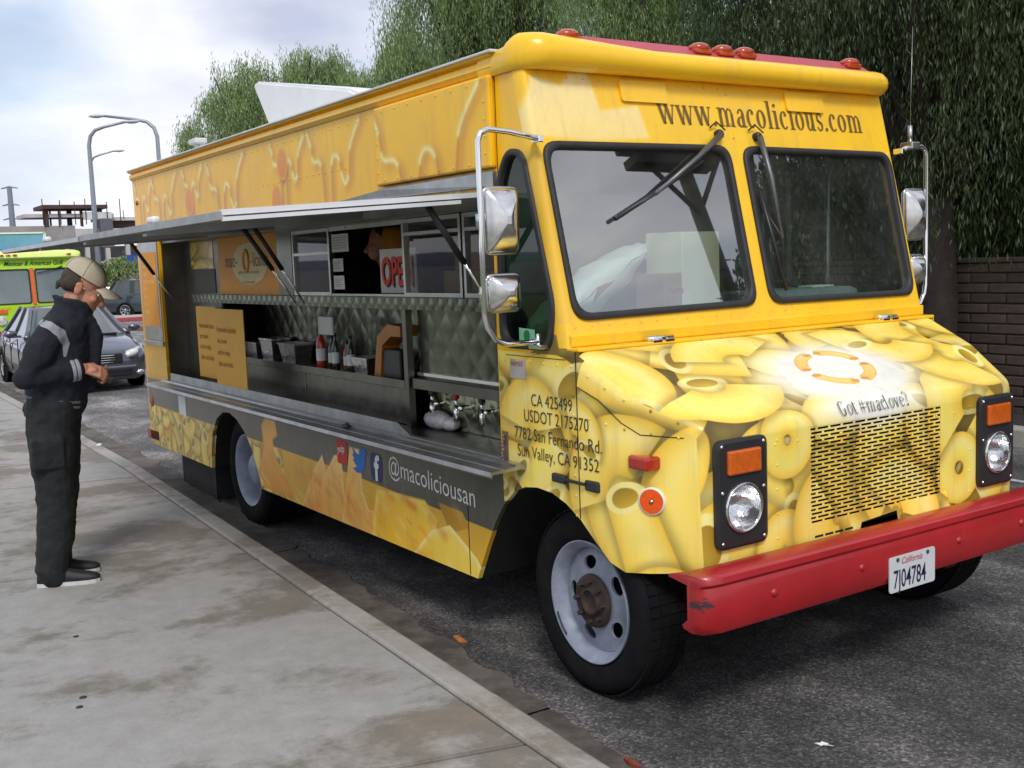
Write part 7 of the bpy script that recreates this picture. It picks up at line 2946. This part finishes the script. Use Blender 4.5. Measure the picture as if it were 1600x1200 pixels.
# block wall across the street
wall = thing('block_wall', 'low brown slump block wall behind the trees across the street', 'wall', (-3, 7.6, .1))
MAT['block'] = M('slump_block', (.052, .038, .030), .95, var=.25, scale=9, bmp=.7, bscale=24)
MAT['block2'] = M('slump_block_pale', (.066, .049, .039), .95, var=.25, scale=9, bmp=.7, bscale=24)
MAT['mortar'] = M('mortar', (.035, .032, .029), .95, var=.25, scale=30)
mb = MB()
mb.box((-22, 7.615, .0), (12, 7.74, 1.66))
obj('mortar_core', mb, MAT['mortar'], wall)
blk = MB()
blk.box((-.194, -.012, -.045), (.194, .02, .045), bev=.010)
proto = None
far_b = MB()
for j in range(15):
    z = .10 + .104 * j + .05
    for i in range(-35, 22):
        x = i * .404 + (.202 if j % 2 else 0)
        if -6.5 < x < -.3:
            if proto is None:
                proto = obj('block', MB().add([p + Vector((x, 7.61, z)) for p in blk.v], blk.f), MAT['block'], wall, origin=(x, 7.61, z))
                me_b2 = proto.data.copy(); me_b2.materials.clear(); me_b2.materials.append(MAT['block2'])
            else:
                q = proto.copy()
                COL.objects.link(q)
                q.location = Vector((x + rnd.uniform(-.003, .003), 7.61 + rnd.uniform(-.007, .005), z)) - wloc(wall)
                if rnd.random() < .45:
                    q.data = me_b2
        else:
            far_b.box((x - .194, 7.598, z - .045), (x + .194, 7.63, z + .045))
obj('further_blocks', far_b, MAT['block'], wall, kind='stuff')
mb = MB()
mb.box((-22, 7.58, 1.66), (12, 7.78, 1.71), bev=.01)
obj('wall_cap', mb, MAT['block2'], wall)

# utility pole in front of the truck, the one mirrored in the windscreen
up_ = thing('utility_pole', 'tall wooden utility pole with crossarm across the street, mirrored in the windscreen', 'utility pole', (12.1, 14.1, 0))
MAT['wood'] = M('weathered_pole_wood', (.035, .028, .022), .9, var=.3, scale=4)
mb = MB()
mb.tube([(12.1, 14.1, 0), (12.1, 14.1, 11.2)], [.22, .16], 12)
obj('shaft', mb, MAT['wood'], up_)
ud = Vector((.03, 1, 0)).normalized()
mb = MB()
c_ = Vector((12.0, 14.0, 10.3))
bar(c_ - ud * 1.75, c_ + ud * 1.75, (ud.y * .08, -ud.x * .08, 0), (0, 0, .10))
obj('crossarm', mb, MAT['wood'], up_)
mb = MB()
bar(c_ - ud * 1.5 - Vector((0, 0, .28)), c_ + ud * .9 - Vector((0, 0, .28)), (ud.y * .2, -ud.x * .2, 0), (0, 0, .10))
obj('transformer_rack', mb, MAT['wood'], up_)
for s in (-1, 1):
    mb = MB()
    mb.tube([c_ + ud * s * 1.2 - Vector((0, 0, .1)), c_ - Vector((0, 0, 1.5))], .06, 6)
    obj('brace', mb, MAT['wood'], up_)
for s in (-1.6, -.9, .9, 1.6):
    mb = MB()
    mb.lathe([(.03, 0), (.07, .06), (.05, .1), (.07, .14), (.03, .2), (0, .2)], c_ + ud * s + Vector((0, 0, .1)), (0, 0, 1), 10)
    obj('insulator', mb, MAT['grey_trim'], up_)
for k in range(6):
    mb = MB()
    z = 3.2 + k * .9
    sg = 1 if k % 2 else -1
    mb.cyl((12.1, 14.1, z), Vector((12.1, 14.1, z + .02)) + ud * sg * .42, .018, 6)
    obj('climbing_peg', mb, MAT['galv'], up_)
for k, (s, e) in enumerate(((-1.9, (40, -6, 12)), (-1.0, (40, -2, 12)))):
    pass
# ------------------------------------------------------------------ trees and planting
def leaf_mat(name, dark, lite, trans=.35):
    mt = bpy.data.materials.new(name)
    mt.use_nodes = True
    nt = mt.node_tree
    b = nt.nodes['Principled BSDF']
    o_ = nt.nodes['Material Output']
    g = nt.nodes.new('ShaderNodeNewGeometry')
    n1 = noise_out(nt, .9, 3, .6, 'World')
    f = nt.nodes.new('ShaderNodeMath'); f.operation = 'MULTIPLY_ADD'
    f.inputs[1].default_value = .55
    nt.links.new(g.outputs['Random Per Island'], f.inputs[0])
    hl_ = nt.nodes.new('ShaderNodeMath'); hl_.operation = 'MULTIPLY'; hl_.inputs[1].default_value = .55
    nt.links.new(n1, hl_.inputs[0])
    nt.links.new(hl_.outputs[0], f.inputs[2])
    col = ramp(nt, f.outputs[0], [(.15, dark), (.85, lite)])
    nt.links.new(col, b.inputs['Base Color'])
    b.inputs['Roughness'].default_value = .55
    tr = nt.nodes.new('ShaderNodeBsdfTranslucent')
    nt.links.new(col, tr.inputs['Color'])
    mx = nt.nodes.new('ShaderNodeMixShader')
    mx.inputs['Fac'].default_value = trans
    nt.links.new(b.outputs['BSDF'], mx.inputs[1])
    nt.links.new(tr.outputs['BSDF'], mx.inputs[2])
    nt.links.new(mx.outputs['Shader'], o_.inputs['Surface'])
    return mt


MAT['leaf_far'] = leaf_mat('leaf_bright', (.13, .20, .065), (.33, .44, .18))  # sunlight on the far crowns put into a lighter leaf colour
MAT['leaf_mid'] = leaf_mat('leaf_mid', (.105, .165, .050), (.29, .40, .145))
MAT['leaf_near'] = leaf_mat('leaf_dark', (.032, .056, .018), (.10, .15, .055))  # canopy shade put into a darker copy of the leaf colour
MAT['bark'] = M('dark_bark', (.030, .022, .018), .95, var=.4, scale=7, bmp=.8, bscale=20)


def quads_mesh(name, P):
    """P: (N, 4, 3) array of quads"""
    N = len(P)
    me = bpy.data.meshes.new(name)
    me.vertices.add(N * 4)
    me.vertices.foreach_set('co', P.reshape(-1).astype(np.float32))
    me.loops.add(N * 4)
    me.loops.foreach_set('vertex_index', np.arange(N * 4, dtype=np.int32))
    me.polygons.add(N)
    me.polygons.foreach_set('loop_start', np.arange(0, N * 4, 4, dtype=np.int32))
    me.polygons.foreach_set('loop_total', np.full(N, 4, dtype=np.int32))
    me.update(calc_edges=True)
    return me


def strands(g, lobes, ns, lmin, lmax, per, leaf, wid, zmin=.9, clump=16, spread=.13):
    """weeping twigs with narrow leaflets; lobes = (cx, cy, cz, rx, ry, rz)"""
    lobes = np.array(lobes, float)
    vol = lobes[:, 3] * lobes[:, 4] * lobes[:, 5]
    nc = max(1, ns // clump)                       # twigs hang in bunches
    idx = g.choice(len(lobes), nc, p=vol ** .8 / (vol ** .8).sum())
    d = g.normal(size=(nc, 3)); d /= np.linalg.norm(d, axis=1)[:, None]
    rad = g.uniform(.15, 1.0, nc) ** .5
    c = lobes[idx, :3] + d * rad[:, None] * lobes[idx, 3:]
    cl = g.uniform(.6, 1.25, nc)
    k_ = g.integers(0, nc, ns)
    c = c[k_] + g.normal(0, spread, (ns, 3)) * [1, 1, 1.5]
    d = d[k_]
    out = d * [1, 1, .2]
    length = g.uniform(lmin, lmax, ns) * cl[k_]
    t = (np.arange(per) + .5) / per
    drift = g.normal(0, .12, (ns, 3)) * [1, 1, 0]
    # position along each hanging twig
    pos = c[:, None, :] + out[:, None, :] * (.30 * np.sqrt(t))[None, :, None] * length[:, None, None] + drift[:, None, :] * t[None, :, None] * length[:, None, None]
    pos[:, :, 2] -= (t ** 1.3)[None] * length[:, None] * .95
    pos += g.normal(0, leaf * .30, pos.shape)
    a = g.uniform(0, 2 * np.pi, (ns, per))
    hx, hy = np.cos(a), np.sin(a)
    droop = g.uniform(.9, 3.6, (ns, per))
    ax = np.stack([hx, hy, -droop], -1)
    ax /= np.linalg.norm(ax, axis=-1)[..., None]
    ln = leaf * g.uniform(.6, 1.3, (ns, per))
    sv = np.stack([-hy, hx, g.normal(0, .5, (ns, per))], -1)
    sv /= np.linalg.norm(sv, axis=-1)[..., None]
    w_ = wid * g.uniform(.7, 1.3, (ns, per))
    p0 = pos
    p2 = pos + ax * ln[..., None]
    mid = (p0 + p2) / 2
    q = np.stack([p0, mid + sv * w_[..., None], p2, mid - sv * w_[..., None]], 2).reshape(-1, 4, 3)
    return q[q[:, :, 2].min(1) > zmin]


def pepper_tree(label, base, trunk_h, lobes, ns, mat, seed, leaf=.11, wid=.016, lmin=.5, lmax=1.4, per=16, zmin=.9, tr=.22, lean=(0, 0), group='weeping pepper trees across the street', name='pepper_tree'):
    g = np.random.default_rng(seed)
    rg_ = random.Random(seed)
    t = thing(name, label, 'tree', base, group)
    b0 = Vector(base)
    mb = MB()
    fork = b0 + Vector((lean[0], lean[1], trunk_h))
    mb.tube([b0 - Vector((0, 0, .1)), b0 + Vector((0, 0, .25)), b0.lerp(fork, .5) + Vector((rg_.uniform(-.1, .1), rg_.uniform(-.1, .1), 0)), fork], [tr * 1.45, tr * 1.1, tr * .95, tr * .8], 14)
    obj('trunk', mb, MAT['bark'], t)
    for lb in lobes:
        c = Vector(lb[:3])
        for k in range(3):
            e = c + Vector((rg_.uniform(-.6, .6) * lb[3], rg_.uniform(-.6, .6) * lb[4], rg_.uniform(-.1, .7) * lb[5]))
            m1 = fork.lerp(e, .45) + Vector((rg_.uniform(-.3, .3), rg_.uniform(-.3, .3), rg_.uniform(0, .5)))
            mb = MB()
            mb.tube([fork - Vector((0, 0, .15)), m1, e], [tr * .55, tr * .32, tr * .08], 7)
            obj('limb', mb, MAT['bark'], t)
    P = strands(g, lobes, ns, lmin, lmax, per, leaf, wid, zmin)
    me = quads_mesh('crown', P - np.array(base)[None, None])
    me.materials.append(mat)
    o = bpy.data.objects.new('crown', me)
    COL.objects.link(o)
    o.parent = t
    o['kind'] = 'stuff'
    return t


def lob(c, r, n, seed, k=.55):
    rg_ = random.Random(seed)
    out = [(c[0], c[1], c[2], r[0] * .62, r[1] * .62, r[2] * .62)]
    for i in range(n):
        a = rg_.uniform(0, 6.283); e = rg_.uniform(-.5, .9)
        rr = rg_.uniform(.34, .52)
        out.append((c[0] + math.cos(a) * math.cos(e) * r[0] * .72, c[1] + math.sin(a) * math.cos(e) * r[1] * .72, c[2] + math.sin(e) * r[2] * .75, r[0] * rr, r[1] * rr, r[2] * rr * .9))
    return out


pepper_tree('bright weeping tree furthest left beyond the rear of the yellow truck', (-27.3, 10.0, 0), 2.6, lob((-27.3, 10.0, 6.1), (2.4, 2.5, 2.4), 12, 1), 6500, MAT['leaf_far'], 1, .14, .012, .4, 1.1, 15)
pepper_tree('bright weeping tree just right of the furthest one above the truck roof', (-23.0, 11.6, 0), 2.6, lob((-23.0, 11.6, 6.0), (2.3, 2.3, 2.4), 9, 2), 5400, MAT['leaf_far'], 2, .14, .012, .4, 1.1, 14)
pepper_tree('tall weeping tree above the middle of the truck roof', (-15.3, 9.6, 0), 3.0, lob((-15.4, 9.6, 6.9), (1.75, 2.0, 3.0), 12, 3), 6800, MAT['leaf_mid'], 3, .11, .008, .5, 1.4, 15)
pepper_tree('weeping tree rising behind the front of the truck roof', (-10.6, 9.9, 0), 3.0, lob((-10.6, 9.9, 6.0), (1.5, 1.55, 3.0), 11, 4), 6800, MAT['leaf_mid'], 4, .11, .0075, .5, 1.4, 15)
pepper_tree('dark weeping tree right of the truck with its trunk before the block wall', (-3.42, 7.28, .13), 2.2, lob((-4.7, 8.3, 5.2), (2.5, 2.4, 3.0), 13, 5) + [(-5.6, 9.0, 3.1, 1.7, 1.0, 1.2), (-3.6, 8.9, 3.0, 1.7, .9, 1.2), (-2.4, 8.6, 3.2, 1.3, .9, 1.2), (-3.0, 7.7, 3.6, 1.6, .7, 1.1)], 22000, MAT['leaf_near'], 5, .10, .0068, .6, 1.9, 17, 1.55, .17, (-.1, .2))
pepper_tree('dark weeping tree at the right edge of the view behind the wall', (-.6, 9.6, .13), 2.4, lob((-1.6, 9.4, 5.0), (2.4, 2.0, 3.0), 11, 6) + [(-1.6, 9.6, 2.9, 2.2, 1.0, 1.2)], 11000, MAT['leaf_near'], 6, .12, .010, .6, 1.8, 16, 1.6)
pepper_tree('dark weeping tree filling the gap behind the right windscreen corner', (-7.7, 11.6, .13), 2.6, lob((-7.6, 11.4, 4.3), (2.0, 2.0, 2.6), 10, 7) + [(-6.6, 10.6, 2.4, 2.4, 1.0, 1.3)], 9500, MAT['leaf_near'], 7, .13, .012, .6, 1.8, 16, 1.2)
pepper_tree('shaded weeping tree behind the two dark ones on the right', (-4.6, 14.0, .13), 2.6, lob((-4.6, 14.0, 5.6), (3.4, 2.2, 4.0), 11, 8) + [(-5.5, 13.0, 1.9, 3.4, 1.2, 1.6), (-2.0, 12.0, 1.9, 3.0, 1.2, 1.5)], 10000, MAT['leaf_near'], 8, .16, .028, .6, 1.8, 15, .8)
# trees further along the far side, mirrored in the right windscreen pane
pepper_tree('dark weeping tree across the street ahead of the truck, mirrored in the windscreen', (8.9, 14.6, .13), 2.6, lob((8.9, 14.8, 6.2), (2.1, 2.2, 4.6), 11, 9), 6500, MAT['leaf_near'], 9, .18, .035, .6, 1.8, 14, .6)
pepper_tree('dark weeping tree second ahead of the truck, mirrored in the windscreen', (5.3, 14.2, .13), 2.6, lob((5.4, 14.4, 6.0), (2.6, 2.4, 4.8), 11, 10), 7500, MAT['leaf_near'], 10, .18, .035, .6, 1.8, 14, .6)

# round green bush and bare shrub at the junction
def bush(label, base, lobes, ns, mat, seed, name='bush', group=None):
    g = np.random.default_rng(seed)
    t = thing(name, label, 'bush', base, group)
    P = strands(g, lobes, ns, .08, .25, 5, .16, .05, .05, 3, .1)
    me = quads_mesh('foliage', P - np.array(base)[None, None])
    me.materials.append(mat)
    o = bpy.data.objects.new('foliage', me)
    COL.objects.link(o); o.parent = t
    o['kind'] = 'stuff'
    mb = MB()
    for k in range(5):
        lb = lobes[k % len(lobes)]
        mb.tube([Vector(base), Vector(lb[:3])], [.06, .02], 6)
    obj('stems', mb, MAT['bark'], t)
    return t


bush('round dark green bush beside the man cap at the far junction', (-50.5, 10.6, 0), lob((-50.5, 10.6, 1.4), (1.2, 1.3, 1.5), 8, 21), 5200, MAT['leaf_mid'], 21)
bush('wide green hedge low behind the parked cars', (-53.0, 13.4, 0), lob((-53.0, 13.4, .9), (1.2, 2.4, 1.0), 8, 22), 4200, MAT['leaf_mid'], 22, 'hedge')
bs = thing('bare_shrub', 'leafless grey shrub in front of the unfinished building', 'shrub', (-46.8, 10.95, 0))
rg_ = random.Random(5)
MAT['twig'] = M('pale_twigs', (.30, .26, .24), .9, var=.2)


def twig(mb, p, d, l, r, n):
    e = p + d * l
    mb.tube([p, p + d * l * .5 + Vector((rg_.uniform(-.04, .04), rg_.uniform(-.04, .04), 0)), e], [r, r * .8, r * .55], 5)
    if n > 0:
        for k in range(3):
            q = (d + Vector((rg_.uniform(-.8, .8), rg_.uniform(-.8, .8), rg_.uniform(-.1, .6)))).normalized()
            twig(mb, p + d * l * rg_.uniform(.5, 1), q, l * rg_.uniform(.55, .85), r * .6, n - 1)


for k in range(7):
    mb = MB()
    twig(mb, Vector((-46.8 + rg_.uniform(-.2, .2), 10.95 + rg_.uniform(-.3, .3), 0)), Vector((rg_.uniform(-.4, .4), rg_.uniform(-.4, .4), 1)).normalized(), .95, .028, 3)
    obj('branch', mb, MAT['twig'], bs)

# lawn and hedge on the near side, mirrored in the stainless steel of the hatch
mb = MB()
mb.add([(-40, -30, .127), (12, -30, .127), (12, -6.62, .127), (-40, -6.62, .127)], [(0, 1, 2, 3)])
obj('lawn', mb, M('mown_lawn', (.10, .15, .035), .95, var=.35, scale=6, bmp=.5, bscale=60), kind='structure')
# ------------------------------------------------------------------ litter
def scrap(name, label, cat, c, size, mat, seed, group=None, z=.006):
    r_ = random.Random(seed)
    mb = MB()
    n_ = 9
    top = []
    for k in range(n_):
        a = 2 * math.pi * k / n_
        top.append((c[0] + size[0] * math.cos(a) * r_.uniform(.6, 1.1), c[1] + size[1] * math.sin(a) * r_.uniform(.6, 1.1)))
    v = [(p[0], p[1], c[2] + z + r_.uniform(0, .014)) for p in top] + [(c[0], c[1], c[2] + z + .012)] + [(p[0], p[1], c[2] + .0015) for p in top]
    f = [(k, (k + 1) % n_, n_) for k in range(n_)] + [(k, n_ + 1 + k, n_ + 1 + (k + 1) % n_, (k + 1) % n_) for k in range(n_)]
    mb.add([Vector(p) for p in v], f)
    return tag(obj(name, mb, mat), label, cat, group)


LEAF = M('dry_leaf', srgb(176, 108, 50), .8, var=.3, scale=60)
scrap('dry_leaf', 'orange dry leaf on the asphalt under the middle of the truck', 'leaf', (-.93, -.04, 0), (.06, .022), LEAF, 1)
scrap('dry_leaf', 'curled rust brown leaf in the gutter at the bottom edge', 'leaf', (.64, -.24, .008), (.05, .02), M('rust_leaf', srgb(130, 62, 40), .8, var=.3, scale=50), 2)
mb = MB()
zz = [(.90, .40), (.935, .425), (.925, .445), (.975, .47), (.97, .455), (1.02, .475), (1.01, .45), (.955, .425), (.962, .408)]
mb.plate(zz, lambda u, v, d: Vector((.96 + (u - .96) * .5, .437 + (v - .437) * .5, .008 + .003 * math.sin(u * 90) - d)), .002)
tag(obj('paper_scrap', mb, MAT['paper']), 'zigzag white paper scrap on the road in front of the bumper', 'paper')
scrap('paper_scrap', 'white crumpled scrap on the road behind the rear wheel', 'paper', (-6.55, .52, 0), (.10, .04), MAT['paper'], 4)
scrap('paper_scrap', 'small white scrap on the kerb edge beside the rear of the truck', 'paper', (-5.2, -.10, .01), (.04, .02), MAT['paper'], 5)
scrap('paper_scrap', 'tiny white scrap on the kerb near the man', 'paper', (-8.0, -.12, ZK), (.06, .03), MAT['paper'], 6)
GUM = M('gum_spot', (.03, .026, .022), .8, var=.2)
for k, (x, y, r_, lab) in enumerate(((-1.012, -1.81, .016, 'larger dark gum spot on the slab in front of the man'), (-.914, -1.845, .015, 'dark gum spot just nearer than the larger one'), (-1.845, -1.66, .014, 'dark gum spot near the feet of the man'))):
    mb = MB()
    mb.lathe([(r_, 0), (r_ * .9, .003), (0, .004)], (x, y, ZK), (0, 0, 1), 12)
    tag(obj('gum_spot', mb, GUM), lab, 'gum spot', 'gum spots on the pavement')
